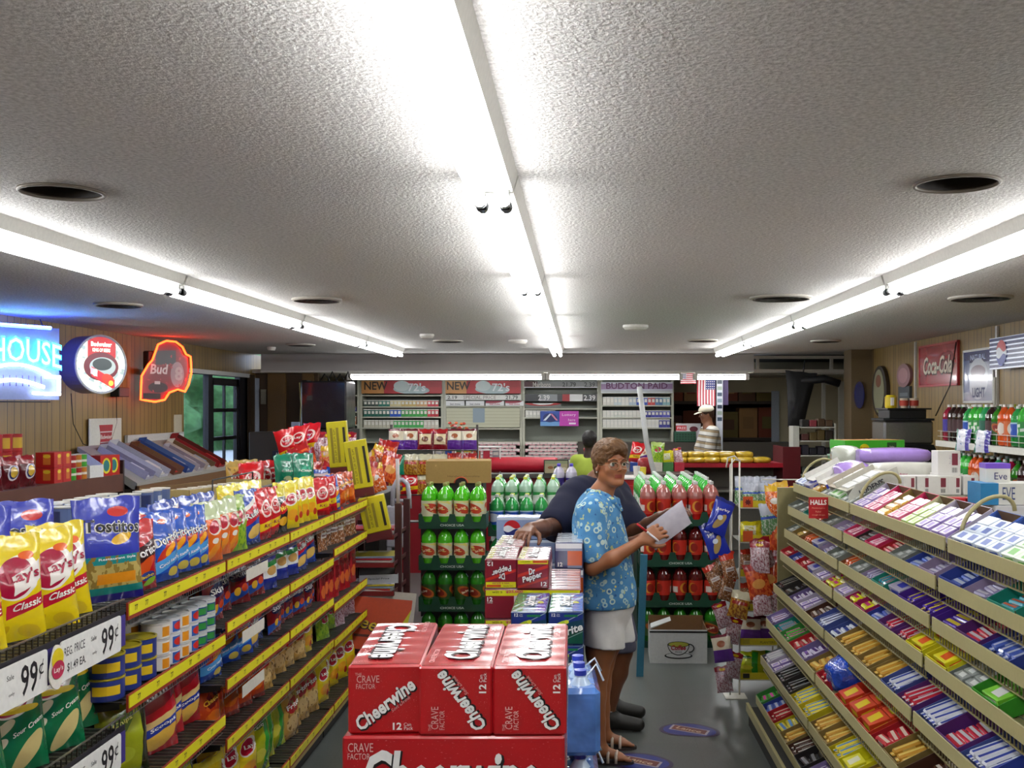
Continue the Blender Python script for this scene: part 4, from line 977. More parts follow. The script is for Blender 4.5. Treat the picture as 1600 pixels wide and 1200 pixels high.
blL = D('#1c4aa8', (('e', .75, .5, .2, .3, 0, '#cfd8ea'), ('r', -.1, .9, 1.1, 1.1, '#a9c6d8')), rough=.35)
gwL = D('#2a8a3c', (('e', .75, .4, .2, .35, 0, '#e3e6dc'), ('r', -.1, .5, 1.1, .7, '#d8e2d2', .3)), rough=.35)
puL = D('#2c1a6a', (('e', .75, .5, .16, .3, 0, '#d8d2dc'), ('e', .75, .35, .12, .1, 0, '#b01c2c')), rough=.35)
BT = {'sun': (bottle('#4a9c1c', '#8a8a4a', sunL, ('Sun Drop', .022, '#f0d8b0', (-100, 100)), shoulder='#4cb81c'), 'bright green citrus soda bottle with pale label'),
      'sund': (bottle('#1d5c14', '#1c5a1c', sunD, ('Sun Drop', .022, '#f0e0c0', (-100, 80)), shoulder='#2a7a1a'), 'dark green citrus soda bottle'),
      'red': (bottle('#a3140f', '#c9c6c4', redL, shoulder='#a4625c'), 'red soda bottle with orange label'),  # shoulder coloured paler to stand for white highlights over dark red
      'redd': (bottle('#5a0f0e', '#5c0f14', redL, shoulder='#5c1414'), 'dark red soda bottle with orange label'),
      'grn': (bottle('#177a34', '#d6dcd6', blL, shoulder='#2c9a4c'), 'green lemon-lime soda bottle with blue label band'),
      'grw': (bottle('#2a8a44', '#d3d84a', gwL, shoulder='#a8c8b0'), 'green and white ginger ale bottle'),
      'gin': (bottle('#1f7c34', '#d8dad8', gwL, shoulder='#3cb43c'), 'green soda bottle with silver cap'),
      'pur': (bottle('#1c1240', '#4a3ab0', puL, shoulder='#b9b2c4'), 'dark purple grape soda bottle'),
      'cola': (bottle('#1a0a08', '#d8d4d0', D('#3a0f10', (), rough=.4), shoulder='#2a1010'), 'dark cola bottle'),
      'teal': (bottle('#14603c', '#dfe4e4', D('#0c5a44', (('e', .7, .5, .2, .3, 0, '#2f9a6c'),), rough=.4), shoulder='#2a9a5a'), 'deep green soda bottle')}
def bot(k, x, y, z, where, rz=None, scale=None):
 put('b_'+k, BT[k][0], (x, y, z), (0, 0, R(random.uniform(-60, 60) if rz is None else rz)), BT[k][1]+' '+where, BT[k][1]+'s '+where, scale)
TRAYG = M('#0c3a28', .45); 
def tray(nx, ny, txt='CHOICE USA', mat=TRAYG, p=.116, h=.105):
 def make():
  w, d = nx*p+.01, ny*p+.01; mb = MB(); mb.box((-w/2, -d/2, 0), (w/2, d/2, .012), mat)
  out = [(-w/2, .0), (w/2, .0), (w/2, h)]
  for i in range(nx-1, -1, -1):
   c = -w/2+.005+p*(i+.5)
   out += [(c+.040, h), (c+.026, .055), (c+.018, .048), (c-.018, .048), (c-.026, .055), (c-.040, h)]
  out.append((-w/2, h))
  mb.prism(out, -d/2-.004, -d/2, mat); mb.prism(out, d/2, d/2+.004, mat)
  for s in (-1, 1): mb.box((s*w/2-.002, -d/2, 0), (s*w/2+.002, d/2, h), mat)
  if txt: mb.text(txt, .016, M('#b9c4bc', .5), plane_fn((0, -d/2-.005, .026), (1, 0, 0), (0, 0, 1)), width=.17, bold=.02)
  o = obj('bottle_tray', mb); o['category'] = 'bottle tray'; return o
 return make
LV = ['lowest', 'second', 'third', 'topmost', 'fifth']
def bstack(x, y, nx, ny, levels, z0, kinds, where, txt='CHOICE USA', key='t', deep=None, tall=.2935, p=.116):
 for l in range(levels):
  zz = z0+tall*l; put('tray%s%d%d' % (key, nx, ny), tray(nx, ny, txt), (x, y, zz), (0, 0, 0), 'dark green plastic bottle tray, %s %s' % (LV[l] if l < levels-1 else 'topmost', where))
  for j in range(ny):
   if l < levels-1 and j > 0: continue
   for i in range(nx):
    bot(kinds[l] if not callable(kinds) else kinds(l, j, i), x-(nx-1)*p/2+i*p, y-(ny-1)*p/2+j*p, zz+.0125, 'in the %s tray %s' % (LV[l] if l < levels-1 else 'topmost', where), scale=(1, 1, .96 if l < levels-1 else 1))
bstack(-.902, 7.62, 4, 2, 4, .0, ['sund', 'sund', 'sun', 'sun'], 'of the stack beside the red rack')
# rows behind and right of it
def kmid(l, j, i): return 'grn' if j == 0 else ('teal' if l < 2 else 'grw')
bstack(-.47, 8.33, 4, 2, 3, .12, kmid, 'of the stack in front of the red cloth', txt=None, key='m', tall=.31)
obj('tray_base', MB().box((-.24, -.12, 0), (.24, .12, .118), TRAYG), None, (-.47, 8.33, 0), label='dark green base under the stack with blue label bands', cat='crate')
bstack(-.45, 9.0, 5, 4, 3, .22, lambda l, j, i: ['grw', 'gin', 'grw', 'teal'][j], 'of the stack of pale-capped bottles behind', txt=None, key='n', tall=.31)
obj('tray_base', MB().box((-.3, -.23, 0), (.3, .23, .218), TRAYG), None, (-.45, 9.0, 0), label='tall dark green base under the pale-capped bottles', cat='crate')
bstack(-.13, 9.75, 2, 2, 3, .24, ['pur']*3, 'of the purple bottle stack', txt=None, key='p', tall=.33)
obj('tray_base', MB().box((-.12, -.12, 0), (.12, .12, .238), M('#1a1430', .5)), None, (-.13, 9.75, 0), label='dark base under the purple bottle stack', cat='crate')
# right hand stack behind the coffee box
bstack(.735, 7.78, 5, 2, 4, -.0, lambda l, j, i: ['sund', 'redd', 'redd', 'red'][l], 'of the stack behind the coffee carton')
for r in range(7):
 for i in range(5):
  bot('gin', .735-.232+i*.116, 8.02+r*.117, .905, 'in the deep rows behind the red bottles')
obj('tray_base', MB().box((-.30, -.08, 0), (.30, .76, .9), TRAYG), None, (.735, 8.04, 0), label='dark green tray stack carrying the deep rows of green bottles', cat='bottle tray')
# ================================================================== sloped candy rack (faces -X)
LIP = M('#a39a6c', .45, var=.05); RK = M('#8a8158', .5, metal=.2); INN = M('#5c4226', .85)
TIER = [(1.18, 1.33), (1.15, 1.205), (1.13, 1.08), (1.107, .955), (1.07, .78), (1.03, .59), (1.0, .385), (.975, .165)]
SLO = [R(27)]+[R(20)]*7; DEPS = [.20, .26]+[.37]*6
SEC = [(5.80, 4.60, 'far'), (4.585, 3.39, 'middle'), (3.375, 2.17, 'near')]
TN = ['top', 'second', 'third', 'fourth', 'fifth', 'sixth', 'seventh', 'bottom']
def frame(tier, y):
 X, Z = TIER[tier]; return Matrix.Translation((X+.006, y, Z-.038)) @ Matrix.Rotation(-SLO[tier], 4, 'Y')
for si, (ya, yb, sn) in enumerate(SEC):
 t = thing('candy_rack', '%s section of the sloped candy rack with olive shelf lips' % sn, 'store shelving', (1.62, (ya+yb)/2, 0)); L = (ya-yb)/2-.004
 obj('back_panel', MB().box((-.02, -L, 0), (0, L, 1.27), M('#6b6244', .6)), t)
 b = MB(); b.prism([(.93-1.62, 0), (-.02, 0), (-.02, .10), (.93-1.62, .10)], -L, L, M('#1c1a17', .7)); b.box((.915-1.62, -L, .08), (.93-1.62, L, .125), LIP); obj('base_deck', b, t)
 for i, (X, Z) in enumerate(TIER):
  s = MB(); x0 = X-1.62; SL = SLO[i]; c, sn_ = math.cos(SL), math.sin(SL); dd = min(DEPS[i], (1.595-X)/c)
  s.prism([(x0, Z-.044), (x0+dd*c, Z-.044+dd*sn_), (x0+dd*c, Z-.040+dd*sn_), (x0, Z-.040)], -L, L, RK)
  for k in range(0, 7): s.box((x0+dd*c*k/7, -L, Z-.0395+dd*sn_*k/7), (x0+dd*c*k/7+.003, L, Z-.036+dd*sn_*k/7), WIRE)
  obj('sloped_shelf', s, t)
  l = MB(); l.box((x0-.006, -L+.003, Z-.045), (x0, L-.003, Z), LIP, ch=.0012)
  for k in range(int(2*L/.024)):
   y = -L+.01+k*.024; l.box((x0+.010, y, Z-.078), (x0+.013, y+.004, Z-.046), M('#6f6746', .5))
  l.box((x0+.009, -L, Z-.082), (x0+.014, L, Z-.078), RK)
  obj('shelf_lip', l, t)
 for s in (-1, 1):
  br = MB()
  for i, (X, Z) in enumerate(TIER[:-1]): br.prism([(X-1.62+.05, Z-.075), (-.02, Z-.13), (-.02, min(1.27, Z+.03)), (X-1.62+.05, Z-.045)], s*L-.001, s*L+.001, RK)
  obj('bracket', br, t)
def soft(w, d, h, mat, ch=None, texts=(), bulge=.0, name='package'):
 mb = MB(); n = 8; vs = []; fs = []
 bm = bmesh.new(); bmesh.ops.create_cube(bm, size=1); bmesh.ops.subdivide_edges(bm, edges=bm.edges[:], cuts=6, use_grid_fill=True)
 rr = random.Random(int(w*1000+h*77))
 for v in bm.verts:
  c = v.co*2; e = (1-.10*(abs(c.y)**2*abs(c.z)**2)-.06*abs(c.x)**4)
  x = c.x*w/2*(1-.06*abs(c.z)**3*abs(c.y)); y = c.y*d/2*(1+bulge*(1-c.z**2)*(1-c.x**2))*(1-.12*abs(c.x)**6)*(1-.10*abs(c.z)**6); z = c.z*h/2*(1+bulge*(1-c.y**2)*(1-c.x**2))*(1-.14*abs(c.x)**6)*(1-.1*abs(c.y)**6)
  v.co = (x+rr.uniform(-1, 1)*.002, y+rr.uniform(-1, 1)*.002, z+h/2)
 mb.add([tuple(v.co) for v in bm.verts], [tuple(v.index for v in f.verts) for f in bm.faces], mat, True); bm.free()
 for t in texts: mb.text(t[0], t[3], M(t[4], .5), plane_fn((t[1], -d/2*(1+bulge)-.003, t[2]), (1, 0, 0), (0, 0, 1)), width=t[5], bold=.03)
 return mb
# items ------------------------------------------------------------
def it_bar(col, a, b_, c, fins=True, col2=None):
 "wrapped bar lying down: a along x, b along y, c high"
 def make():
  m_ = D(col, ((('r', .25, -.1, .75, 1.1, col2, 0),) if col2 else ()), rough=.25, coat=.5, bump=.0008); mb = MB()
  mb.box((-a/2, -b_/2*.84, 0), (a/2, b_/2*.84, c), m_, ch=min(a, c)*.22)
  if fins:
   for s in (-1, 1): mb.box((-a/2*.9, s*b_/2*.84, c*.42), (a/2*.9, s*b_/2, c*.55), m_) if s > 0 else mb.box((-a/2*.9, -b_/2, c*.42), (a/2*.9, -b_/2*.84, c*.55), m_)
  return mb
 return make
def it_box(col, a, b_, c, col2=None):
 def make():
  L_ = (('r', .15, .25, .85, .75, col2, .2),) if col2 else ()
  top = D(col, L_, rough=.4, coat=.2)
  return MB().box((-a/2, -b_/2, 0), (a/2, b_/2, c), M(col2 or col, .4) if c < .031 and a > .04 and b_ < .08 else top, ch=.0015, fm={'+z': top})
 return make
def it_foil(col, a, b_, c, col2):
 def make():
  mb = soft(a, b_, c, M(col, .12, coat=1, bump=.02, bscale=26, var=.5), bulge=.15); rr = random.Random(2)
  mb.v = [(x_+rr.uniform(-1, 1)*.006, y_+rr.uniform(-1, 1)*.006, z_+rr.uniform(-1, 1)*.006) for x_, y_, z_ in mb.v]; return mb
 return make
IT = {}   # code: (carton colour, name, maker, desc of item, category, across n, a, b)
def ty(code, carton, name, kind, desc, cols, a, b_, c, cat='candy'):
 IT[code] = (carton, name, kind, desc, cols, a, b_, c, cat)
ty('pk', '#c8285c', 'gum_pack', 'box', 'pink and white gum pack', ('#e8d3d8', '#d0688c'), .046, .062, .026)
ty('ps', '#b8b0c0', 'gum_pack', 'box', 'pastel lilac and cream gum pack', ('#dcd4d8', '#9a84c4'), .046, .062, .026)
ty('pg', '#c3bc94', 'gum_pack', 'box', 'cream and green gum pack', ('#e0e0c8', '#b3cc7a'), .046, .062, .026)
ty('bw', '#3a5aa8', 'mint_box', 'box', 'blue and white mint box', ('#cfd8e6', '#3553a4'), .045, .09, .03)
ty('gw', '#9cc48c', 'mint_box', 'box', 'pale green and white mint box', ('#d3e4cc', '#6ab04c'), .045, .09, .03)
ty('yw', '#d9d21c', 'candy_box', 'box', 'yellow candy box', ('#dcd42a', '#e8e6c8'), .07, .10, .04)
ty('gy', '#7a8078', 'gum_pack', 'box', 'grey and white cough drop pack', ('#8c928e', '#d6dad8'), .03, .075, .02)
ty('bl', '#31459c', 'candy_bar', 'bar', 'blue and silver candy bar', ('#4c62b0', '#b8c0d8'), .035, .12, .02)
ty('tl', '#1c8a78', 'candy_roll', 'bar', 'teal candy roll', ('#2a8ca0', '#c45a3a'), .025, .10, .022)
ty('go', '#8a7440', 'candy_bar', 'bar', 'gold wrapped candy bar', ('#c9963a', '#e0c46a'), .035, .12, .025)
ty('or', '#8c4a24', 'candy_bar', 'bar', 'orange wrapped candy bar', ('#c9501c', '#d6b090'), .035, .11, .025)
ty('li', '#a090b0', 'candy_roll', 'bar', 'lilac and grey candy roll', ('#8c84a8', '#c8c4d4'), .028, .10, .02)
ty('pu', '#4a2490', 'candy_bar', 'bar', 'purple candy bar', ('#4c2c9c', '#c9b23a'), .035, .13, .018)
ty('rs', '#5a2a74', 'candy_bar', 'bar', 'red and silver candy bar', ('#b82a3c', '#c6c4cc'), .03, .13, .02)
ty('lg', '#3a9a2a', 'candy_box', 'box', 'lime green box with white patch', ('#7ac43a', '#dfe0dc'), .075, .11, .03)
ty('yr', '#d6cc1c', 'candy_box', 'box', 'yellow and orange candy box', ('#ddd21c', '#d8541c'), .06, .11, .035)
ty('mg', '#a81c5c', 'candy_bag_small', 'bar', 'yellow and magenta chew pack', ('#d3cc1c', '#c42a6c'), .045, .09, .03)
ty('bk', '#2a2624', 'candy_bar', 'bar', 'black and grey candy bar', ('#1c1a1c', '#8a8a8c'), .04, .12, .025)
ty('wb', '#3a4a8c', 'candy_bar', 'bar', 'white and blue candy bar', ('#cfd2dc', '#3a4a9c'), .04, .12, .025)
ty('bn', '#4a2a1a', 'candy_bar', 'bar', 'brown candy bar', ('#4c2a1c', '#c9c0b8'), .035, .12, .025)
ty('sv', '#6a6a70', 'candy_bar', 'bar', 'silver and white candy bar', ('#b8b8c0', '#e2e0dc'), .035, .12, .025)
ty('rd', '#b01c28', 'candy_bar', 'bar', 'red candy bar', ('#b3202c', '#e0c8b8'), .035, .12, .025)
ty('ro', '#c4341c', 'candy_box', 'box', 'red-orange box with yellow lettering', ('#c9401c', '#d9c41c'), .08, .12, .045)
ty('bf', '#c04a2a', 'foil_bag', 'foil', 'shiny blue foil bag', ('#1c4ac0', '#3a7ae0'), .25, .16, .12)
ty('pw', '#7a6a9c', 'candy_bar', 'bar', 'purple and white candy bar', ('#cfc6d8', '#5c3a8c'), .04, .10, .028)
ty('yb', '#c9b81c', 'candy_bar', 'bar', 'long yellow and blue candy bar', ('#ddd04a', '#5a8ac0'), .04, .14, .025)
ty('gp', '#3a8a3a', 'candy_bar', 'bar', 'green and pink chew bar', ('#4ca03a', '#d04a9c'), .04, .10, .025)
ty('bx', '#6a5a88', 'candy_box', 'box', 'tall grey box with blue stripe', ('#a09cb0', '#2a34a0'), .12, .14, .035)
SPEC = [
 [['bw', 'bx', 'go', 'gy', 'gw', 'gy'], ['ps', 'pk', 'go', 'pk', 'pg', 'ps', 'ps'], ['bw', 'bw', 'gw', 'pg', 'yw', 'yw']],
 [['gy', 'gy', 'tl', 'or', 'gy', 'li'], ['pk', 'bk', 'pk', 'rd', 'gy', 'bl', 'li'], ['bl', 'li', 'tl', 'tl', 'pu', 'rs']],
 [['gy', 'go', 'or', 'bx', 'li', 'gy'], ['or', 'gy', 'li', 'tl', 'bx', 'pu', 'pu'], ['pu', 'rs', 'bl', 'or', 'go', 'yw']],
 [['rd', 'bl', 'rd', 'bx', 'ps', 'mg'], ['ps', 'mg', 'mg', 'bl', 'rs', 'rs', 'yr'], ['yr', 'gy', 'lg', 'lg', 'lg', 'yr']],
 [['bk', 'bk', 'pw', 'ps', 'bn', 'wb'], ['wb', 'go', 'go', 'go', 'go', 'wb', 'rs'], ['wb', 'rs', 'wb', 'bl', 'bk', 'go']],
 [['pw', 'tl', 'gp', 'rd', 'pw', 'go'], ['rd', 'bf', 'ro', 'ro', 'ro', 'rd', 'go'], ['bn', 'rd', 'wb', 'go', 'or', 'rd']],
 [['sv', 'ps', 'bk', 'bk', 'yb', 'yb'], ['go', 'go', 'yb', 'yw', 'go', 'or', 'bn'], []],
 [['gp', 'bl', 'rd', 'yb', 'go', 'bn', 'bk'], ['pw', 'bl', 'sv', 'go', 'rd'], []]]
rnd = random.Random(11)
for ti in range(8):
 for si, (ya, yb, sn) in enumerate(SEC):
  codes = SPEC[ti][si]
  if not codes: continue
  w = (ya-yb-.02)/len(codes)
  for ci, code in enumerate(codes):
   y = ya-.01-w*(ci+.5); X, Z = TIER[ti]
   if not seen(X+.15, y, Z+.03, 70): continue
   carton, name, kind, desc, cols, a, b_, c, cat = IT[code]
   F0 = frame(ti, y); cw = w-.008; dep = [.185, .24][ti] if ti < 2 else .30
   avail = 6.0
   ch_ = {0: .035}.get(ti, .045+.012*((ci+ti) % 2))
   if code not in ('bx', 'bf'):
    key = 'ct%s%d%d' % (carton, round(cw*1000), round(ch_*1000))
    def mkc():
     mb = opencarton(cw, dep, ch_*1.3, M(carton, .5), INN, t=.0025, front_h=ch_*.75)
     R9 = Matrix.Rotation(R(-90), 4, 'Z'); mb.v = [tuple(R9 @ Vector((p[0], p[1]+dep/2, p[2]))) for p in mb.v]
     mb.v = [(p[0], -p[1], p[2]) for p in mb.v]
     o = obj('candy_carton', mb); o['category'] = 'candy carton'; return o
    lab = 'open carton of %ss on the %s tier, %s candy rack section' % (desc, TN[ti], sn)
    M0 = F0 @ Matrix.Translation((.004, 0, .0035)); put(key, mkc, M0.to_translation(), M0.to_euler(), lab)
   # contents
   swap = kind == 'bar' and b_ >= .10 and ti >= 2 and rnd.random() < .6
   if swap: a, b_ = b_, a*1.12
   nb = max(1, int((cw-.008)/b_)); na = int((dep-.01)/(a*1.04)); fill = rnd.choice([.5, .7, .9, 1.0]) if ti else 1.0
   if code in ('bx', 'bf'): nb, na, fill = 1, 2 if code == 'bx' else 1, 1
   na = max(1, int(na*fill))
   if ti >= 1: na = min(na, 7)
   if nb*na > 18: na = 18//nb
   bb = (cw-.008)/nb
   for p in range(na):
    for q in range(nb):
     yy = -cw/2+.004+bb*(q+.5); xx = .012+a*1.04*(p+.5)
     zz = .0065+(.006 if kind != 'foil' else .01)+rnd.uniform(0, .004); rz = rnd.uniform(-.09, .09) if kind == 'bar' else rnd.uniform(-.02, .02)
     M1 = F0 @ Matrix.Translation((xx+.004, yy, zz)) @ Matrix.Rotation(rz+(PI/2 if swap else 0), 4, 'Z')
     ia, ib = (b_/1.12, a) if swap else (a, b_)
     mk = {'bar': it_bar(cols[0], ia, min(ib, bb) if not swap else ib, c, True, cols[1]), 'box': it_box(cols[0], a, min(b_, bb*.97), c, cols[1]), 'foil': it_foil(cols[0], a, b_, c, cols[1])}[kind]
     def mki(mk=mk, name=name):
      o = obj(name, mk()); o['category'] = cat; return o
     put('it%s%d%d' % (code, round(min(b_, bb)*500), swap), mki, M1.to_translation(), M1.to_euler(), '%s on the %s tier, %s candy rack section' % (desc, TN[ti], sn))
# divider arches and the cough drop carton
for y, s in ((5.79, 'the far end'), (4.592, 'its first joint'), (3.382, 'its second joint')):
 mb = MB(); pts = [(1.31+.085*math.cos(a), y, 1.38+.075*math.sin(a)+.035*math.cos(a)) for a in [PI*k/14 for k in range(15)]]
 mb.tube(pts, .007, LIP, 6); obj('wire_arch', mb, None, label='olive arched divider standing on the candy rack\'s top tier at %s' % s, cat='rack divider')
def cardsheet(pts, y, t, mat, name, label, texts=(), cat='sign'):
 mb = MB(); mb.prism(pts, -t/2, t/2, mat)
 for tx in texts: mb.text(tx[0], tx[3], M(tx[4], .5), plane_fn((tx[1], -t/2-.004, tx[2]), tx[6] if len(tx) > 6 else (1, 0, 0), tx[7] if len(tx) > 7 else (0, 0, 1)), width=tx[5], bold=.03)
 return obj(name, mb, None, (0, y, 0), label=label, cat=cat)
c20, s20 = math.cos(R(27)), math.sin(R(27))
cardsheet([(1.185, 1.31), (1.19, 1.36), (1.22, 1.405), (1.40, 1.485), (1.42, 1.42), (1.36, 1.39)], 4.66, .004, M('#b9b8ae', .5), 'cough_drop_carton', 'pale grey side of an open cough drop carton by the arch, reading LUDEN\'S', [("LUDEN'S", 1.29, 1.395, .026, '#2a2a34', .12, (c20, 0, s20), (-s20, 0, c20))], 'candy carton')
mb = MB(); mb.box((-.045, -.002, -.05), (.045, 0, .05), M('#b0161c', .4)); fn = plane_fn((0, -.003, 0), (1, 0, 0), (0, 0, 1))
mb.text('HALLS', .024, M('#f1ece6', .4), fn, at=(0, .026), width=.075, bold=.03); mb.text('Mentho-Lyptus', .008, M('#e8a88c', .4), fn, at=(0, -.002), width=.06); mb.text('Relief', .008, M('#e8a88c', .4), fn, at=(0, -.018)); mb.text('cough drops', .008, M('#e8a88c', .4), fn, at=(0, -.034), width=.06)
obj('shelf_sign', mb, None, (1.128, 4.98, 1.272), (0, 0, R(-6)), label='small red HALLS sign hanging from the candy rack\'s top lip', cat='sign')
# taller cartons with flaps up at the far end of the top tier
for y, cols, lab in ((5.52, ('#d4d2cc', '#28309c'), 'white box lid with a dark blue inside, far end of the top tier'), (5.25, ('#d6d4ce', '#2c2f9a'), 'long white box lid with blue inside beside the purple package'), (5.02, ('#b4aa9a', '#7c5a4c'), 'tan carton with pale flaps on the top tier'), (4.85, ('#b9b5a8', '#5c5a50'), 'grey carton of white packets on the top tier, next to the cough drop carton')):
 M1 = frame(0, y) @ Matrix.Translation((.05, 0, .055)); mb = MB(); mb.box((0, -.085, 0), (.20, .085, .004), M(cols[0], .5), ch=.001); mb.box((.0, -.085, -.03), (.20, -.081, 0), M(cols[1], .5)); mb.box((.0, .081, -.05), (.20, .085, .03), M(cols[0], .5))
 if y < 5.1:
  for k in range(3): mb.box((.02+k*.055, -.06, .004), (.07+k*.055, .06, .010), M('#e4e4e2', .4), ch=.001)
 obj('lid_carton', mb, None, M1.to_translation(), M1.to_euler(), label=lab, cat='candy carton')

# ---------------------------------------------------------------- goods behind the rack
bk = thing('back_display', 'plain display shelf behind the candy rack, crowded with white boxes', 'store shelving', (1.95, 4.6, 0))
obj('shelf_board', MB().box((-.565, -1.4, 1.28), (.36, 1.5, 1.30), M('#8a8472', .5)), bk); obj('cabinet_body', MB().box((-.32, -1.4, 0), (.34, 1.5, 1.28), M('#5c5648', .6)), bk)
LAV = M('#a98ad6', .2, coat=.7, bump=.004, bscale=22); WBX = M('#d9d8d2', .35, coat=.2); 
obj('tissue_package', soft(.42, .10, .145, M('#d3d2c8', .25, coat=.5, bump=.003, bscale=18), texts=[('Kotex', -.045, .085, .032, '#b0607a', .08), ('ULTRA', .15, .05, .018, '#d8a0b0', .06)], bulge=.08), None, (1.745, 5.66, 1.302), (0, 0, R(3)), label='long white plastic-wrapped package with pink lettering behind the candy rack', cat='package')
obj('paper_package', soft(.40, .14, .075, LAV, bulge=.2), None, (1.74, 5.88, 1.44), (0, 0, R(4)), label='long lavender package lying behind the white wrapped package', cat='package')
obj('package_base', MB().box((-.2, -.06, 0), (.2, .06, .137), M('#b9b5aa', .5)), None, (1.74, 5.88, 1.302), (0, 0, R(4)), label='pale box under the long lavender package', cat='box')
obj('paper_package', soft(.155, .13, .12, LAV, bulge=.25), None, (1.375, 5.32, 1.345), (0, R(-6), R(10)), label='plump lavender package in clear wrap sitting on the candy rack\'s top tier', cat='package')
obj('price_tag', MB().box((-.03, -.002, -.03), (.03, 0, .03), M('#c4bcc8', .4)), None, (1.41, 5.23, 1.385), (R(-8), 0, R(8)), label='white tag stuck on the plump lavender package', cat='tag')
obj('tissue_package', soft(.16, .12, .12, M('#b8bcae', .15, coat=.8, bump=.006, bscale=16), bulge=.2), None, (1.50, 5.95, 1.40), (0, 0, R(-6)), label='crinkled clear and white package left of the long lavender one', cat='package')
def whitebox(w, d, h, label, loc, rz=0, tx=None, col='#dcdad6', col2='#7c3040'):
 mb = MB(); mb.box((-w/2, -d/2, 0), (w/2, d/2, h), M(col, .4, var=.03), ch=.001); fn = plane_fn((0, -d/2-.001, h/2), (1, 0, 0), (0, 0, 1))
 mb.box((w*.12, -d/2-.0012, h*.42), (w*.38, -d/2-.0004, h*.9), M(col2, .5)); 
 for k in range(6): mb.box((w*.13+k*w*.04, -d/2-.0012, h*.12), (w*.145+k*w*.04, -d/2-.0004, h*.32), M('#3a3a3c', .6))
 if tx: mb.text(tx, h*.5, M('#c8c0c8', .5), fn, at=(w*.25, h*.15), rot=90, width=h*.35)
 obj('cigarette_carton_box', mb, None, loc, (0, 0, R(rz)), label=label, cat='box')
for k in range(5): whitebox((.062, .066, .10, .066, .062)[k], .12, .095, 'small white box with maroon print, %s in the row behind the candy rack' % ['first', 'second', 'third and widest', 'fourth', 'fifth'][k], (1.67+(.0, .072, .148, .232, .31)[k]*.98, 5.4, 1.302), rz=1)
whitebox(.075, .1, .10, 'white box behind the last of the small white boxes', (1.89, 5.53, 1.302)); whitebox(.115, .1, .125, 'tall white box with maroon print standing above the row of small boxes', (1.885, 5.43, 1.398), tx='PACK')
mb = MB(); mb.box((-.17, -.07, 0), (.17, .07, .085), M('#d6d6d0', .4, var=.03), ch=.001); mb.box((-.171, -.0705, .0), (-.10, .0705, .0855), M('#2a7cb0', .4)); mb.text('EVE', .05, M('#3c4a7c', .5), plane_fn((-.06, -.072, .045), (1, 0, 0), (0, 0, 1)), rot=0, width=.05); mb.text('C', .05, M('#a09060', .5), plane_fn((.05, -.072, .045), (1, 0, 0), (0, 0, 1)), rot=30)
obj('slim_box', mb, None, (1.76, 4.25, 1.36), (0, 0, R(0)), label='long white box with blue end and slim lettering behind the candy rack', cat='box')
mb = MB(); mb.box((-.17, -.07, 0), (.17, .07, .056), M('#c9cad0', .4, var=.03), ch=.001); obj('slim_box', mb, None, (1.81, 4.24, 1.302), (0, 0, R(2)), label='plain grey-white box under the one with the blue end', cat='box')
mb = MB(); mb.box((-.048, -.04, 0), (.048, .04, .055), M('#dad9d2', .4, var=.03)); mb.box((-.049, -.041, .055), (.049, .041, .075), M('#7a55c8', .35)); mb.text('Eve', .028, M('#3c3a6c', .5), plane_fn((.01, -.042, .025), (1, 0, 0), (0, 0, 1)), width=.05)
obj('small_box', mb, None, (1.68, 4.27, 1.446), (0, 0, R(-3)), label='small white box with purple lid standing on the long white box', cat='box')
for k in range(4): obj('red_packet', MB().box((-.04, -.03, 0), (.04, .03, .05), M('#b8202a', .35), ch=.002), None, (1.64+k*.09, 4.62, 1.302), (0, 0, R(k*5)), label='small red packet lying between the white boxes behind the rack', cat='packet', group='red packets behind the rack')

# display stand with the green crackers box
obj('display_stand', MB().box((-.40, -.22, 0), (.40, .22, 1.28), M('#4a4030', .7)).box((-.42, -.24, 1.28), (.42, .24, 1.31), M('#7a6a4c', .6)), None, (2.20, 7.5, 0), label='brown display stand beyond the candy rack carrying the green cracker box', cat='stand')
mb = MB(); G_ = M('#3fae2c', .35, coat=.3); mb.box((-.225, -.12, 0), (.225, .12, .105), G_, ch=.002, fm={'+z': M('#a8743a', .6)}); n = 20
mb.prism([(.0+.035*math.cos(2*PI*k/n)-.08, .052+.028*math.sin(2*PI*k/n)) for k in range(n)], -.1225, -.121, M('#d9c81c', .4)); mb.text('Lance', .02, M('#b0281c', .5), plane_fn((-.08, -.1235, .052), (1, 0, 0), (0, 0, 1)), width=.055, bold=.03); mb.box((.09, -.1225, .03), (.16, -.121, .09), M('#174a1c', .5)); mb.text('Nabs', .012, M('#cfd8c0', .5), plane_fn((.125, -.1235, .06), (1, 0, 0), (0, 0, 1)))
obj('cracker_box', mb, None, (2.03, 7.45, 1.41), (0, 0, R(12)), label='long bright green cracker box with yellow oval logo', cat='box')
obj('plastic_bin', MB().box((-.1, -.1, 0), (.1, .1, .09), M('#2c7c4a', .4), ch=.006).box((-.105, -.105, .09), (.105, .105, .10), M('#9ac0b0', .3)), None, (1.87, 7.42, 1.312), label='green plastic tub under the green cracker box, left', cat='bin')
obj('plastic_bin', MB().box((-.12, -.1, 0), (.12, .1, .095), M('#5a9c1c', .4), ch=.006), None, (2.15, 7.45, 1.312), label='lime plastic tub under the green cracker box, right', cat='bin')

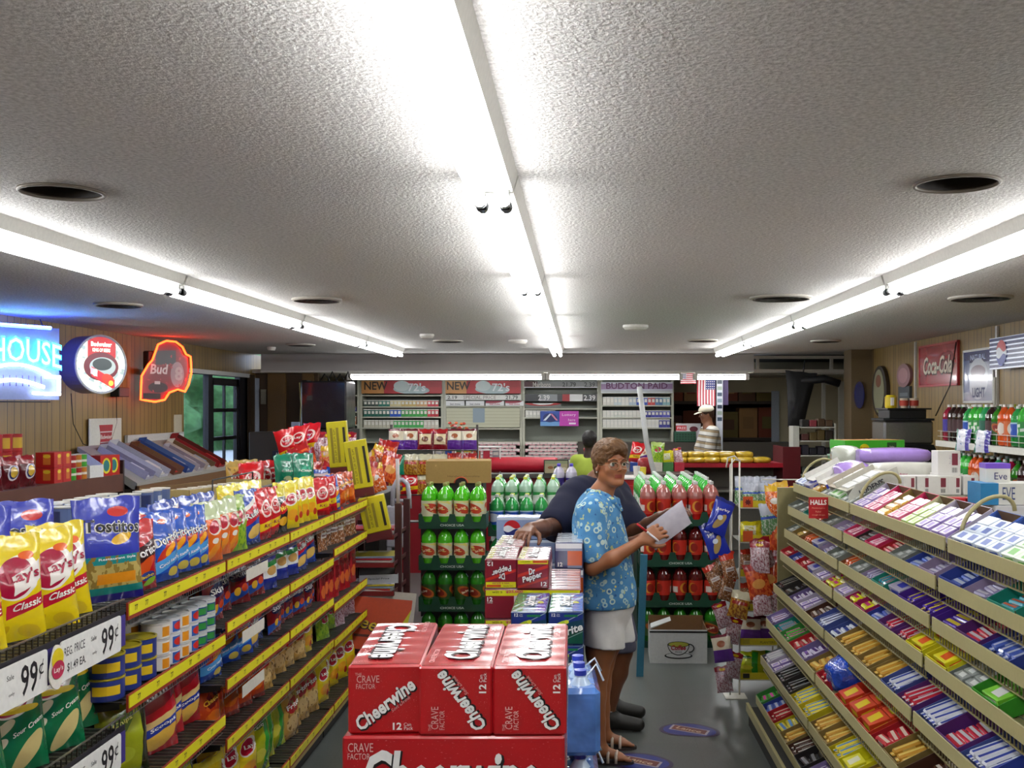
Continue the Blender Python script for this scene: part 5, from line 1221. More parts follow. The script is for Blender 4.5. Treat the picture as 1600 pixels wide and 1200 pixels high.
# ---------------------------------------------------------------- yellow wire rack and hanging bags
wr = thing('wire_rack', 'white wire snack rack with yellow cards standing before the candy rack', 'wire rack', (1.10, 6.55, 0))
WW = M('#c9c6ba', .4); f_ = MB()
for sx in (-.13, .13):
 for sy in (-.16, .16): f_.tube([(sx, sy, 0), (sx, sy, 1.42 if sx < 0 else 1.26)], .0055, WW, 6)
f_.tube([(-.13, -.16, 1.42), (-.16, -.16, 1.45), (-.20, -.16, 1.44), (-.21, -.16, 1.38)], .005, WW, 6); obj('frame', f_, wr)
for k in range(7):
 z_ = 1.135-.208*k
 if z_ < -.05: break
 z_ = max(z_, .03); s = MB(); s.box((-.13, -.16, z_), (.13, .16, z_+.004), M('#4a4636', .6)); s.box((-.13, -.166, z_-.003), (.13, -.161, z_+.003), WW); obj('shelf', s, wr)
 cd = MB(); cd.box((-.125, -.1655, z_+.004), (.125, -.1635, z_+.045), M('#c4b41c', .5)); 
 if k < 2: cd.box((-.11, -.1675, z_+.006), (-.05, -.1657, z_+.070), M('#c4501c', .5)); n = 14; cd.prism([(-.08+(.022 if i % 2 else .012)*math.cos(2*PI*i/n), z_+.036+(.022 if i % 2 else .012)*math.sin(2*PI*i/n)) for i in range(n)], -.169, -.1676, M('#5c0f12', .5)) if k == 0 else None
 else: cd.box((-.11, -.1675, z_+.012), (-.07, -.1657, z_+.04), M('#1c1a14' if k % 2 else '#a89a2c', .5)); cd.text('PLANTERS' if k == 4 else '', .014, M('#3a3014', .5), plane_fn((.04, -.1660, z_+.02), (1, 0, 0), (0, 0, 1))) if k == 4 else None
 obj('price_card', cd, wr)
for k, (kk, n, where) in enumerate((('candyG', 2, 'top'), ('yellowS', 2, 'second'), ('peanut', 3, 'third'), ('peanut', 3, 'fourth'), ('purple', 2, 'fifth'), ('limegrn', 2, 'sixth'))):
 z_ = 1.142-.208*k
 for i in range(n): putbag(kk, (1.10-.09+.18*(i+.5)/n, 6.50+.03*i, z_), random.uniform(-14, 14), -12, 'on the %s shelf of the yellow-carded wire rack' % where, (.85, .85, .72 if kk != 'limegrn' else .5))
bgs = [1.02, 1.1, 1.18]
for i, p in enumerate(bgs): putbag('candyG', (p, 6.57, 1.143), 10*i-8, -4, 'in the back of the wire rack\'s top shelf', .9)
# clip strip of hanging bags left of the rack
cs = thing('clip_strip', 'thin wire strip hanging beside the wire rack, hung with snack bags', 'clip strip', (.905, 6.33, 0))
obj('strip_wire', MB().tube([(0, 0, .02), (0, 0, 1.40), (.03, .02, 1.43), (.07, .06, 1.42)], .004, WW, 6).box((-.03, -.03, 0), (.1, .1, .006), WW), cs)
hz = [('pembl', .80, 1.0, 24), ('pembl', .84, .86, -18), ('peanut', .83, .75, 22), ('peanut', .90, .72, -10), ('peanut', .86, .60, 18), ('peanut', .84, .66, -26), ('goldS', .93, .50, 12), ('candyP', .87, .44, -16), ('candyP', .90, .34, 15), ('purple', .86, .24, -12), ('candyP', .90, .14, 14), ('candyP', .87, .05, -8)]
for i, (kk, x, z_, rl) in enumerate(hz): putbag(kk, (x, 6.24+.02*(i % 3), z_), random.uniform(-20, 20), -8, 'hanging on the strip beside the wire rack, %s' % ('upper part' if i < 6 else 'lower part'), .80, name='snack_bag', roll=rl)
# peg bags on the candy rack's far end
pg = thing('peg_panel', 'olive peg panel closing the far end of the candy rack', 'peg panel', (1.32, 5.86, 0))
obj('panel', MB().box((-.22, -.012, .35), (.04, .012, 1.30), RK), pg)
k = 0
for row, (kk, z_, ys) in enumerate((('candyO', 1.12, (1.14, 1.20, 1.27, 1.34)), ('candyG', 1.02, (1.12, 1.18)), ('orangeH', .93, (1.17, 1.24, 1.31)), ('candyP', .80, (1.05, 1.10, 1.17)), ('orangeH', .66, (1.06, 1.13)), ('candyP', .56, (1.07, 1.13)))):
 for i, x in enumerate(ys): putbag(kk, (x-.02, 6.02+.05*i, z_+.02*math.sin(i*2)), random.uniform(-25, 10), -6, 'hanging at the far end of the candy rack, %s row' % TN[min(row, 5)].replace('top', 'first'), .95, name='snack_bag', roll=random.uniform(-14, 20)); k += 1
obj('hook_bar', MB().tube([(1.05, 6.06, 1.33), (1.30, 6.06, 1.33), (1.30, 5.865, 1.28)], .004, WW, 6), pg, loc=(-1.32, -5.86, 0))

# ---------------------------------------------------------------- bottle shelf on the right wall
sh = thing('bottle_shelf', 'white metal wall shelving full of two-litre bottles on the panelled wall', 'wall shelving', (3.35, 7.8, 0))
for j, z_ in enumerate((1.455, 1.06, .6, .15)):
 obj('shelf', MB().box((-.27, -1.6, z_-.03), (.24, 1.3, z_), M('#a9a79c', .4)).box((-.28, -1.6, z_-.045), (-.265, 1.3, z_+.004), M('#d8d6cc', .4)), sh)
 if j < 2:
  g = MB()
  for zz in (z_+.04, z_+.085): g.tube([(-.26, -1.6, zz), (-.26, 1.3, zz)], .0028, M('#d6d4cc', .3), 6)
  for k in range(15): g.tube([(-.26, -1.58+k*.2, z_), (-.26, -1.58+k*.2, z_+.09)], .002, M('#d6d4cc', .3), 6)
  obj('wire_guard', g, sh)
for s in (-1.58, -.15, 1.28): obj('upright', MB().box((.215, s-.015, 0), (.24, s+.015, 2.0), M('#b9b6ac', .4)), sh)
order = ['red2', 'cola', 'cola', 'cola', 'grn', 'gin', 'gin', 'teal', 'cola', 'sund', 'orn', 'orn', 'grn', 'gin', 'red2', 'orn']
BT['orn'] = (bottle('#d0521a', '#e0ddd6', D('#c8622a', (('e', .5, .5, .2, .4, 20, '#2c3a9c'), ('e', .1, .5, .1, .4, 0, '#d8cfc4')), rough=.35)), 'orange soda bottle')
BT['red2'] = (bottle('#8c1430', '#dcd8d6', D('#3a2a8c', (('e', .5, .5, .2, .4, 20, '#c8b8d0'), ('e', .3, .4, .1, .3, 0, '#b01c4c')), rough=.35)), 'dark red soda bottle with purple label')
for i, k in enumerate(order):
 y = 9.0-.118*i; w_ = 'on the upper wall shelf'
 if y < 7.2: break
 bot(k, 3.155, y, 1.457, 'in the front row of the upper wall shelf', rz=180+random.uniform(-40, 40)); bot(['gin', 'cola', 'orn', 'teal', 'grw'][i % 5], 3.28, y+.03, 1.457, 'in the back row of the upper wall shelf')
order2 = ['grn', 'teal', 'grn', 'gin', 'gin', 'orn', 'orn', 'cola', 'cola', 'teal', 'grn', 'red2', 'sund', 'cola', 'orn', 'redd', 'red']
for i, k in enumerate(order2):
 y = 9.0-.118*i
 if y < 7.1: break
 bot(k, 3.155, y, 1.062, 'in the front row of the lower wall shelf', rz=180+random.uniform(-40, 40)); bot(['teal', 'grn', 'cola', 'orn'][i % 4], 3.28, y+.03, 1.062, 'in the back row of the lower wall shelf')
for i, y in enumerate((8.38, 7.98)):
 mb = pillow(.15, .17, .03, D('#dcdce6', (('r', .7, -.1, 1.1, 1.1, '#4a3c9c'), ('r', -.1, -.1, .12, 1.1, '#2c6a54'), ('n', 5, .62, '#8c9cc0')), rough=.15, coat=.8), seed=i+4)
 obj('freezer_pouch', mb, None, (3.04, y, 1.40), (R(-8), 0, R(-62)), label='shiny white and purple pouch hung on the upper wall shelf edge, %s' % ('beside the dark bottles' if i == 0 else 'beside the green bottles'), cat='pouch')

# coffee machine on a counter
obj('coffee_counter', MB().box((-.45, -.45, 0), (.45, .45, 1.20), M('#4a3c2c', .6)).box((-.47, -.47, 1.20), (.47, .47, 1.24), M('#2a2420', .4)), None, (3.08, 9.95, 0), label='dark counter under the coffee machine by the panelled wall', cat='counter')
cm = thing('coffee_machine', 'steel and black coffee machine with a black tray on top', 'coffee machine', (3.02, 9.85, 1.24)); STL = M('#8c8880', .28, metal=.85, var=.1)
obj('base', MB().prism([(-.30, 0), (.30, 0), (.22, .16), (-.20, .16)], -.2, .2, M('#0c0b0b', .4)), cm); obj('body', MB().box((-.235, -.2, .16), (.22, .2, .38), STL, ch=.02), cm)
obj('top_tray', MB().box((-.18, -.18, .40), (.16, .18, .48), M('#0b0b0c', .4), ch=.005).box((-.20, -.2, .48), (.20, .2, .495), M('#111', .4) if False else M('#101012', .4)), cm); obj('rim', MB().box((-.24, -.205, .38), (.225, .205, .40), M('#161618', .35)), cm)
obj('condiment_box', MB().box((-.11, -.07, 0), (.11, .07, .09), M('#241a16', .5)).box((-.09, -.0705, .02), (.07, -.0702, .05), M('#cfcabf', .5)), None, (2.72, 9.68, 1.242), label='dark condiment tray with white label left of the coffee machine', cat='tray')
for k in range(5): obj('creamer_bottle', MB().lathe([(.02, 0), (.022, .01), (.022, .08), (.012, .10), (.012, .12)], M(['#d8a85a', '#d6cdb8', '#d89a5a', '#cf7a4a', '#c9543c'][k], .35), 10), None, (2.64+.045*k, 9.70, 1.332), label='small %s creamer bottle in the condiment tray' % ['tan', 'cream', 'amber', 'orange', 'rust red'][k], cat='bottle', group='creamer bottles')
obj('snack_jar', MB().lathe([(.05, 0), (.055, .02), (.055, .1), (.04, .12)], D('#c9b01c', (('r', .2, .2, .5, .8, '#a3201c'), ('r', .7, .2, .8, .8, '#e8e4dc'))), 14), None, (2.885, 9.78, 1.735), label='yellow and red jar on the coffee machine\'s black tray', cat='jar')
for k in range(2): obj('coffee_cup', MB().lathe([(.03, 0), (.04, .09)], M('#c8b8a0', .5), 14).lathe([(.041, .02), (.044, .07)], M('#a3301c', .5), 14, caps=False), None, (2.99+.09*k, 9.72, 1.735), label='paper cup with a red band on the black tray, %s' % ('beside the jar' if not k else 'farther from the jar'), cat='cup')
# ================================================================== left wall: signs, shelf, newspaper rack
def wallfn(side, x, y, z, off=0):
 "fn on a wall: left wall reads towards +Y, right wall reads towards -Y"
 return plane_fn((x, y, z), (0, 1, 0) if side == 'L' else (0, -1, 0), (0, 0, 1), off)
# neon house sign
t = thing('neon_sign', 'bright cyan and white neon sign ending in HOUSE at the photo\'s left edge', 'neon sign', (XL+.27, 7.88, 2.05))
R_ = (0, 0, R(62)); t.rotation_euler = R_
CY_ = M('#2fc8ff', .4, emit=9, var=0); CYL = M('#8fefff', .4, emit=6, var=0); WN = M('#d8e0ff', .4, emit=7, var=0); BN = M('#2a44ff', .4, emit=110, var=0)
mb = MB(); mb.box((-.42, .02, -.25), (.29, .03, .30), M('#9fb0dc', .25, alpha=.55)); obj('backboard', mb, t)
mb = MB(); pf = plane_fn((0, -.012, 0), (1, 0, 0), (0, 0, 1)); mb.text('ICEHOUSE', .20, CY_, lambda x, y: pf(x-.13, y+.12-.35*(x-.05)**2), width=.84, bold=.03); mb.text('ICEHOUSE', .17, CYL, lambda x, y: pf(x-.13, y+.12-.35*(x-.05)**2)-Vector((0, .004, 0)), width=.82, bold=-.005); obj('lettering', mb, t)
mb = MB()
mb.tube([(-.36+.55*k/16, -.012, -.06+.07*math.sin(PI*k/16)) for k in range(17)], .012, WN, 8); mb.tube([(-.36+.50*k/16, -.012, -.155+.05*math.sin(PI*k/16)) for k in range(17)], .014, WN, 8)
for z_ in (-.075, -.205): mb.tube([(.15, -.012, z_), (.275, -.012, z_)], .013, WN, 8)
mb.tube([(.265, -.012, -.09), (.265, -.012, -.19)], .013, WN, 8); mb.tube([(.05, -.012, -.20), (.16, -.012, -.205)], .012, WN, 8); obj('neon_tube', mb, t)
mb = MB()
for k in range(10): mb.tube([(-.33+.05*k, -.008, -.15), (-.33+.05*k, -.008, -.07)], .003, M('#7a6ad0', .4), 5)
mb.tube([(-.42, .0, -.265), (.2, .0, -.265)], .006, BLACK, 6); obj('bridge_bars', mb, t)
mb = MB(); mb.tube([(-.38, .05, .30), (.24, .05, .30)], .014, BN, 8); obj('blue_tube', mb, t)
mb = MB()
for x in (-.3, .2): mb.tube([(x, .02, .2), (x, .12, .37)], .004, BLACK, 5)
for zz in (.16, -.20): mb.tube([(.2, .03, zz), (.30, .03, zz)], .006, BLACK, 5)
obj('bracket', mb, t)
# drum clock
t = thing('bar_clock', 'round drum-shaped lit beer clock with a red racing car face on the panelled wall', 'clock', (-4.09, 8.95, 2.105), (0, 0, R(61)))
n = 40; r = .245
mb = MB(); out = [(r*math.cos(2*PI*k/n), r*math.sin(2*PI*k/n)) for k in range(n)]
mb.prism(out, -.06, .16, M('#8b88a8', .35), fmat=M('#b9b6c8', .4)); obj('drum', mb, t)
face = D('#d8e2c8', (('n', 7, .56, '#8c9a98'), ('r', .22, .62, .80, 1.1, '#a3141e'), ('e', .5, .46, .36, .26, 0, '#5a1220'), ('e', .53, .46, .27, .17, 0, '#96a09c'), ('e', .52, .50, .20, .11, 0, '#2a3434'), ('r', .30, .16, .78, .34, '#b3202c', -.5), ('e', .64, .22, .14, .10, -30, '#c9301c'), ('r', .28, .3, .42, .42, '#d8a0a8', -.4), ('e', .70, .16, .05, .05, 0, '#d9c040')), rough=.3, emit=1.3)
mb = MB(); rr = .232; mb.add([(rr*math.cos(2*PI*k/n), -.061, rr*math.sin(2*PI*k/n)) for k in range(n)], [tuple(range(n))], face, uvs=[(.5+.5*math.cos(2*PI*k/n), .5+.5*math.sin(2*PI*k/n)) for k in range(n)])
fn = plane_fn((0, -.063, 0), (1, 0, 0), (0, 0, 1)); E1 = M('#fff3e0', .4, emit=1.5, var=0)
mb.text('Budweiser', .04, E1, fn, at=(.0, .17), width=.20, bold=.03); mb.text('KING OF BEERS', .03, E1, fn, at=(0, .12), width=.17, bold=.03); mb.text('8', .06, E1, fn, at=(-.06, -.07), rot=-20); obj('clock_face', mb, t)
mb = MB(); mb.tube([(r*math.cos(2*PI*k/n), -.058, r*math.sin(2*PI*k/n)) for k in range(n)], .008, M('#d8d8cc', .3), 6, closed=True); obj('rim', mb, t)
obj('wall_mount', MB().box((-.04, .16, -.04), (.04, .26, .04), BLACK), t)
mb = MB(); mb.tube([(-4.33, 9.0, 1.86), (-4.36, 9.1, 1.6), (-4.37, 9.3, 1.42), (-4.36, 9.45, 1.38)], .004, BLACK, 5); obj('power_cord', mb, None, label='black cord hanging down from the round beer clock', cat='cord')
mb = MB(); mb.tube([(-4.36, 9.95, 1.84), (-4.37, 9.98, 1.6), (-4.37, 9.85, 1.42), (-4.35, 9.75, 1.36)], .004, BLACK, 5); obj('power_cord', mb, None, label='black cord hanging from the transformer below the car sign', cat='cord')
obj('transformer_box', MB().box((XL+.002, 9.9, 1.84), (XL+.09, 10.12, 1.93), BLACK, ch=.006), None, label='small black transformer box on the wall between clock and car sign', cat='transformer')
# car shaped neon
t = thing('neon_sign', 'car-shaped red beer sign outlined in glowing orange-red neon', 'neon sign', (-4.14, 10.55, 2.10), (0, 0, R(55)))
co = [(-.27, -.27), (-.26, -.05), (-.19, .06), (-.15, .10), (-.09, .25), (.0, .29), (.10, .285), (.17, .24), (.21, .17), (.26, .15), (.27, .0), (.24, -.12), (.20, -.19), (.12, -.17), (.03, -.20), (-.02, -.27), (-.12, -.29)]
carm = D('#7c1422', (('r', .30, .62, .72, .86, '#2a2c34', .05), ('e', .35, .22, .2, .09, 0, '#2a0f1a'), ('r', .05, .02, .40, .12, '#1c1018', 0), ('e', .75, .45, .14, .22, 0, '#a08c94'), ('n', 9, .66, '#b0323c')), rough=.3)
mb = MB(); mb.prism(co, -.01, .01, M('#2a0f14', .4), fmat=carm); fn = plane_fn((0, -.012, 0), (1, 0, 0), (0, 0, 1)); mb.text('Bud', .10, M('#d8d0d0', .4), fn, at=(-.07, .02), width=.20, shear=.15, bold=.03); mb.text('8', .14, M('#b8b0b4', .4), fn, at=(.15, -.02), width=.09, bold=.03); mb.box((-.12, -.013, -.13), (-.06, -.0105, -.10), M('#c9c0c0', .4)); obj('car_panel', mb, t)
mb = MB(); pts = []
for i in range(len(co)):
 a, b_ = Vector(co[i]), Vector(co[(i+1) % len(co)])
 for k in range(3): p = a.lerp(b_, k/3); pts.append((p.x*1.05, -.03, p.y*1.05))
mb.tube(pts, .0095, M('#ff3a12', .4, emit=11, var=0), 8, closed=True); obj('neon_tube', mb, t)
mb = MB(); mb.box((-.18, .012, -.2), (.18, .10, .2), BLACK, ch=.01); obj('sign_case', mb, t); obj('wall_mount', MB().box((-.05, .10, -.03), (.05, .24, .03), BLACK), t)
# white bow-tie sign
mb = MB(); mb.box((-.33, -.012, -.17), (.33, .0, .17), M('#cfcfc4', .35), ch=.004); fn = plane_fn((0, -.0135, 0), (1, 0, 0), (0, 0, 1))
mb.prism([(-.14, .11), (.14, .11), (.11, 0), (.14, -.11), (-.14, -.11), (-.11, 0)], -.0135, -.012, M('#a3202c', .4)); mb.text('Budweiser', .04, M('#e8e4de', .4), lift(fn, .001), at=(0, 0), width=.22, bold=.02); mb.box((-.12, -.0138, .04), (.12, -.0134, .05), M('#d8cccc', .4)); mb.box((-.12, -.0138, -.055), (.12, -.0134, -.045), M('#d8cccc', .4))
obj('beer_sign', mb, None, (XL+.02, 9.75, 1.47), (0, 0, R(90)), label='white sign with red bow-tie emblem standing on the newspaper rack against the wall', cat='sign')
obj('wall_paper_notice', MB().box((XL+.001, 11.45, 1.32), (XL+.006, 11.68, 1.66), M('#b9b29a', .7)), None, label='narrow pale notice on the wall beside the shop window', cat='notice')
# wooden wall shelf with coffee
sh = thing('wooden_shelf', 'reddish brown wooden wall shelf carrying coffee cans and bags', 'wall shelf', (XL, 7.6, 1.17)); SW = M('#5a3426', .45, var=.12, bscale=9)
obj('board', MB().box((0, -1.6, -.03), (.46, 1.45, 0), SW).box((.46, -1.6, -.145), (.49, 1.45, .003), SW), sh)
obj('end_panel', MB().box((0, 1.451, -.40), (.49, 1.48, .12), M('#2a1a12', .5)), sh); obj('shelf_body', MB().box((0, -1.6, -1.17), (.40, 1.44, -.5), M('#3a241a', .6)).box((0, -1.6, -.5), (.04, 1.44, -.031), M('#2e1e16', .6)), sh)
CCAN = can(.062, .125, '#a3161c', '#b0242a', [('r', .1, .2, .4, .85, '#c9a22c'), ('r', .6, .25, .9, .8, '#c9702a')], 'coffee_can')
for i in range(6):
 y = 6.95+.14*i
 if i < 3: putbag('coffee', (-4.0, 7.20+.23*i, 1.17), 68+4*i, -4, 'standing on the wooden wall shelf', (1, 1, .95), name='coffee_bag')
for i in range(7): put('ccan', CCAN, (-4.16, 6.95+.135*i, 1.17), (0, 0, i), 'red coffee can in the lower row of the wooden shelf', 'red coffee cans lower row'); put('ccan', None, (-4.16, 6.95+.135*i, 1.296), (0, 0, i*2), 'red coffee can in the middle row of the wooden shelf', 'red coffee cans middle row'); put('ccan', None, (-4.16, 6.95+.135*i, 1.422), (0, 0, i*.7), 'red coffee can in the top row of the wooden shelf', 'red coffee cans top row')
RBOX = D('#b01c1c', (('r', .4, .2, .8, .9, '#c9702a'), ('e', .6, .75, .2, .12, 0, '#dcc02c')), rough=.4)
for j in range(2):
 for i in range(2): obj('coffee_box', MB().box((-.07, -.065, 0), (.07, .065, .115), M('#a81c1c', .4), fm={'+x': RBOX, '-y': RBOX}), None, (-4.0, 7.97+.135*i, 1.172+.117*j), label='red coffee box with orange panel beside the striped coffee bags, %s' % ['lower' if j == 0 else 'upper', 'lower' if j == 0 else 'upper'][0], cat='box', group='red coffee boxes %d' % j)
for j in range(2):
 for i in range(3): put('scan%d' % ((i+j) % 3), can(.042, .10, ['#3f9a2c', '#a3201c', '#b8701c'][(i+j) % 3], '#c9c4b4', [('r', -.1, .4, 1.1, .6, '#ddd8c8')], 'food_can'), (-3.98, 8.26+.09*i, 1.171+.101*j), (0, 0, i), 'small %s food can on the wooden shelf, %s row' % (['green', 'red', 'orange'][(i+j) % 3], 'lower' if not j else 'upper'))
for i in range(3): put('scan2', None, (-4.14, 8.26+.09*i, 1.171), (0, 0, i), 'small orange food can in the back of the wooden shelf', 'back orange cans'); put('scan2', None, (-4.14, 8.26+.09*i, 1.273), (0, 0, i), 'small orange food can in the back of the wooden shelf', 'back orange cans')
mb = opencarton(.17, .16, .19, M('#d8d8d4', .5), M('#8c8a84', .7), front_h=.10, t=.004); obj('white_carton', mb, None, (-4.0, 8.60, 1.172), (0, 0, R(78)), label='white cut-open carton on the wooden shelf after the small cans', cat='carton')
for i in range(2): obj('snack_box', MB().box((-.07, -.065, 0), (.07, .065, .17), M('#b3201c', .4), fm={'+x': D('#b8241c', (('e', .5, .5, .35, .38, 0, '#d9d02c'), ('e', .5, .5, .25, .28, 0, '#2f7a7c')), rough=.35), '-y': D('#a81c1c', (('e', .5, .5, .3, .3, 0, '#d9d02c'),))}), None, (-3.99, 8.79+.14*i, 1.172), (0, 0, R(-20)), label='red box with yellow ring on the wooden shelf end, %s' % ('next to the white carton' if i == 0 else 'next to the newspaper rack'), cat='box')
# newspaper / phone card rack
t = thing('slanted_rack', 'slanted brown wooden rack of leaning flat cartons below the window', 'rack', (XL+.01, 10.4, 1.03)); 
mb = MB(); mb.prism([(.52, .0), (.56, .0), (.56, .055), (.04, .37), (.04, .33)], -1.25, 1.25, M('#8c8a84', .6)); obj('sloped_board', mb, t)
mb = MB(); mb.box((.54, -1.25, -.05), (.58, 1.25, .03), M('#6a4a2a', .5)).box((.50, -1.25, -.12), (.55, 1.25, -.05), M('#3a2616', .5)); obj('front_lip', mb, t)
obj('rack_body', MB().box((0, -1.25, -1.03), (.50, 1.25, 0), M('#2a1c12', .7)), t); obj('back_board', MB().box((0, -.2, .30), (.03, 1.25, .44), M('#b9bcb8', .6)), t)
for i, (y, c, ci, w_, L_, lab) in enumerate(((9.45, '#a8a6b4', '#8c8894', .16, .50, 'whitish crinkled carton, first on the slanted rack'), (9.78, '#c8c8d0', '#a8a8b0', .20, .56, 'white carton with grey print on the slanted rack'), (10.12, '#6a3a20', '#7c5636', .20, .50, 'brown open carton on the slanted rack'), (10.42, '#2c4a8c', '#4a68a0', .18, .56, 'blue carton with white emblem on the slanted rack'), (10.72, '#b0aab4', '#8a8490', .16, .42, 'pale carton with pink lettering on the slanted rack'), (11.0, '#c8c0b4', '#6a5030', .20, .50, 'white printed carton with brown inside on the slanted rack'), (11.35, '#8c1418', '#5c1a14', .20, .60, 'dark red carton, last and tallest on the slanted rack'))):
 mb = MB(); mb.box((0, -w_/2, 0), (L_, w_/2, .004), M(ci, .7)); mb.box((0, -w_/2, 0), (L_, -w_/2+.004, .075), M(c, .5)); mb.box((0, w_/2-.004, 0), (L_, w_/2, .075), M(c, .5), fm={'-y': M(ci, .7)}); mb.box((L_-.004, -w_/2, 0), (L_, w_/2, .09), M(c, .5)); mb.box((.0, -w_/2, 0), (.004, w_/2, .03), M(c, .5))
 mb.v = [(-p[0], p[1], p[2]) for p in mb.v]
 for k in range(5 if i != 2 else 1): mb.box((-.11-.03*k, -w_/2+.01, .006+.002*k), (-.01-.02*k, w_/2-.01, .012+.009*k), M(['#c0bec8', '#d0ccc4', '#b0281c', '#8c94a8', '#d4cfd2', '#9aa4b4', '#b3201c'][i], .4), ch=.002)
 obj('display_carton', mb, None, (XL+.545, y, 1.095), (0, R(29), R(0)), label=lab, cat='carton')
# ================================================================== right wall signs
def poster(y0, y1, z0, z1, mat, name, label, draw=None, th=.006, x=None, rim=None):
 mb = MB(); xx = (x or XR)-.002; mb.box((xx-th, y1, z0), (xx, y0, z1), mat, fm={'-x': mat})
 if rim:
  for a, b_ in (((y1, z0), (y0, z0+.02)), ((y1, z1-.02), (y0, z1)), ((y1, z0), (y1+.02, z1)), ((y0-.02, z0), (y0, z1))): mb.box((xx-th-.006, a[0], a[1]), (xx-th, b_[0], b_[1]), rim)
 if draw: draw(mb, wallfn('R', xx-th-.0015, (y0+y1)/2, (z0+z1)/2))
 return obj(name, mb, None, label=label, cat='sign')
def dcoke(mb, f):
 Wc = M('#d8cdb8', .4)
 mb.text('Coca-Cola', .19, M('#2a0a0c', .5), f, at=(.01, -.008), width=.86, shear=.25, bold=.05); mb.text('Coca-Cola', .18, Wc, lift(f, .001), width=.84, shear=.25, bold=.02)
poster(11.12, 9.98, 1.95, 2.38, D('#9c1820', (('e', .75, .55, .2, .25, 0, '#84121a'), ('n', 5, .62, '#aa2a30')), rough=.25, coat=.5), 'wall_poster', 'glossy red metal Coca-Cola sign on the panelled wall', dcoke, th=.02, rim=M('#b03038', .3))
def dice(mb, f): mb.text('NATURAL', .05, M('#b8c0d8', .4), f, at=(0, .17), width=.36, bold=.02); mb.text('LIGHT', .09, M('#2a3060', .4), f, at=(.02, -.15), width=.30, bold=.03)
poster(9.88, 9.15, 1.78, 2.27, D('#a3a8b8', (('r', -.1, .75, 1.1, 1.1, '#26306c'), ('e', .5, .45, .32, .38, 0, '#ccd0da'), ('e', .5, .58, .24, .12, 0, '#8c7a88'), ('r', -.1, .2, .22, .8, '#5c6890')), rough=.2, coat=.6), 'wall_poster', 'silver and blue beer sign in a pale frame between the wall strips', dice, rim=M('#d0d0cc', .3))
t = thing('hanging_sign', 'blue and white striped soda sign with round globe at the photo\'s right edge', 'sign', (XR-.10, 8.45, 2.19))
mb = MB(); mb.box((-.03, -.5, -.13), (.03, .48, .13), D('#1b2254', (('s', 'v', .14, .35, '#d6dcea'),), rough=.25, emit=.25)); n = 24
fn = wallfn('R', -.033, .22, 0)
def arcs(a0, a1, m_, off, r=.105):
 pts = [(r*math.cos(R(a0+(a1-a0)*k/n)), r*math.sin(R(a0+(a1-a0)*k/n))) for k in range(n+1)]; x0, y0 = pts[-1]; x1, y1 = pts[0]
 for k in range(1, 10): s_ = k/10; pts.append((x0+(x1-x0)*s_, y0+(y1-y0)*s_+.02*math.sin(s_*2*PI)*(a1-a0 < 300)))
 mb.add([lift(fn, off)(x, y) for x, y in pts], [tuple(range(len(pts)))], m_)
arcs(0, 360, M('#e0e4ec', .3), .001); arcs(15, 165, M('#b8202c', .3), .003); arcs(195, 345, M('#2a3c94', .3), .003); obj('panel', mb, t)
obj('bracket', MB().box((.03, -.4, -.02), (.1, -.36, .02), BLACK).box((.03, .30, -.02), (.1, .34, .02), BLACK), t)
for y, z0, lab in ((11.27, 1.60, 'beside the Coca-Cola sign'), (9.07, 1.7, 'beside the silver beer sign')): obj('metal_strip', MB().box((XR-.02, y-.02, z0), (XR-.001, y+.02, 2.44), M('#c8c8c4', .3, metal=.5)), None, label='vertical white metal wall strip '+lab, cat='wall strip')
n = 36
def oval(y, z, ry, rz, mat, name, label, rim=None, core=None):
 mb = MB(); out = [(y+ry*math.cos(2*PI*k/n), z+rz*math.sin(2*PI*k/n)) for k in range(n)]
 mb.prism(out, XR-.045, XR-.001, rim or mat, plane='yz'); mb.prism([(y+(a-y)*.72, z+(b_-z)*.86) for a, b_ in out], XR-.052, XR-.046, mat, plane='yz')
 if core: mb.prism([(y+(a-y)*.35, z+.12+(b_-z)*.25) for a, b_ in out], XR-.055, XR-.053, core, plane='yz')
 obj(name, mb, None, label=label, cat='sign')
oval(12.52, 1.93, .30, .30, M('#8c8c6c', .4, var=.1), 'oval_sign', 'tall narrow oval sign with dark rim on the panelled wall', rim=M('#2c2214', .5), core=M('#7c4a2c', .5))
obj('oval_sign', MB().prism([(3.16+.06*math.cos(2*PI*k/n), 1.89+.165*math.sin(2*PI*k/n)) for k in range(n)], 12.955, 12.999, M('#25286c', .25, coat=.6)), None, (.28, 0, 0), label='small dark blue oval sign near the wall corner', cat='sign')
mb = MB(); mb.box((XR-.03, 11.42, 1.62), (XR-.002, 11.82, 1.97), M('#3a4044', .5)); out = [(11.62+.24*math.cos(2*PI*k/n), 2.09+.13*math.sin(2*PI*k/n)) for k in range(n)]; mb.prism(out, XR-.035, XR-.002, M('#8c6468', .4), plane='yz')
mb.prism([(11.62+.17*math.cos(2*PI*k/n), 2.09+.085*math.sin(2*PI*k/n)) for k in range(n)], XR-.038, XR-.0355, M('#a87c80', .4), plane='yz')
for k in range(3): mb.box((XR-.032, 11.47, 1.66+.1*k), (XR-.0305, 11.76, 1.70+.1*k), M('#6a7478', .5))
obj('clock_sign', mb, None, label='grey wall board topped by a faded red oval, beside the Coca-Cola sign', cat='sign')
mb = MB(); mb.tube([(3.57, 10.0, 2.36), (3.50, 9.97, 1.95), (3.35, 9.93, 1.66)], .006, BLACK, 5); obj('power_cord', mb, None, label='black cord running diagonally down from the Coca-Cola sign', cat='cord')

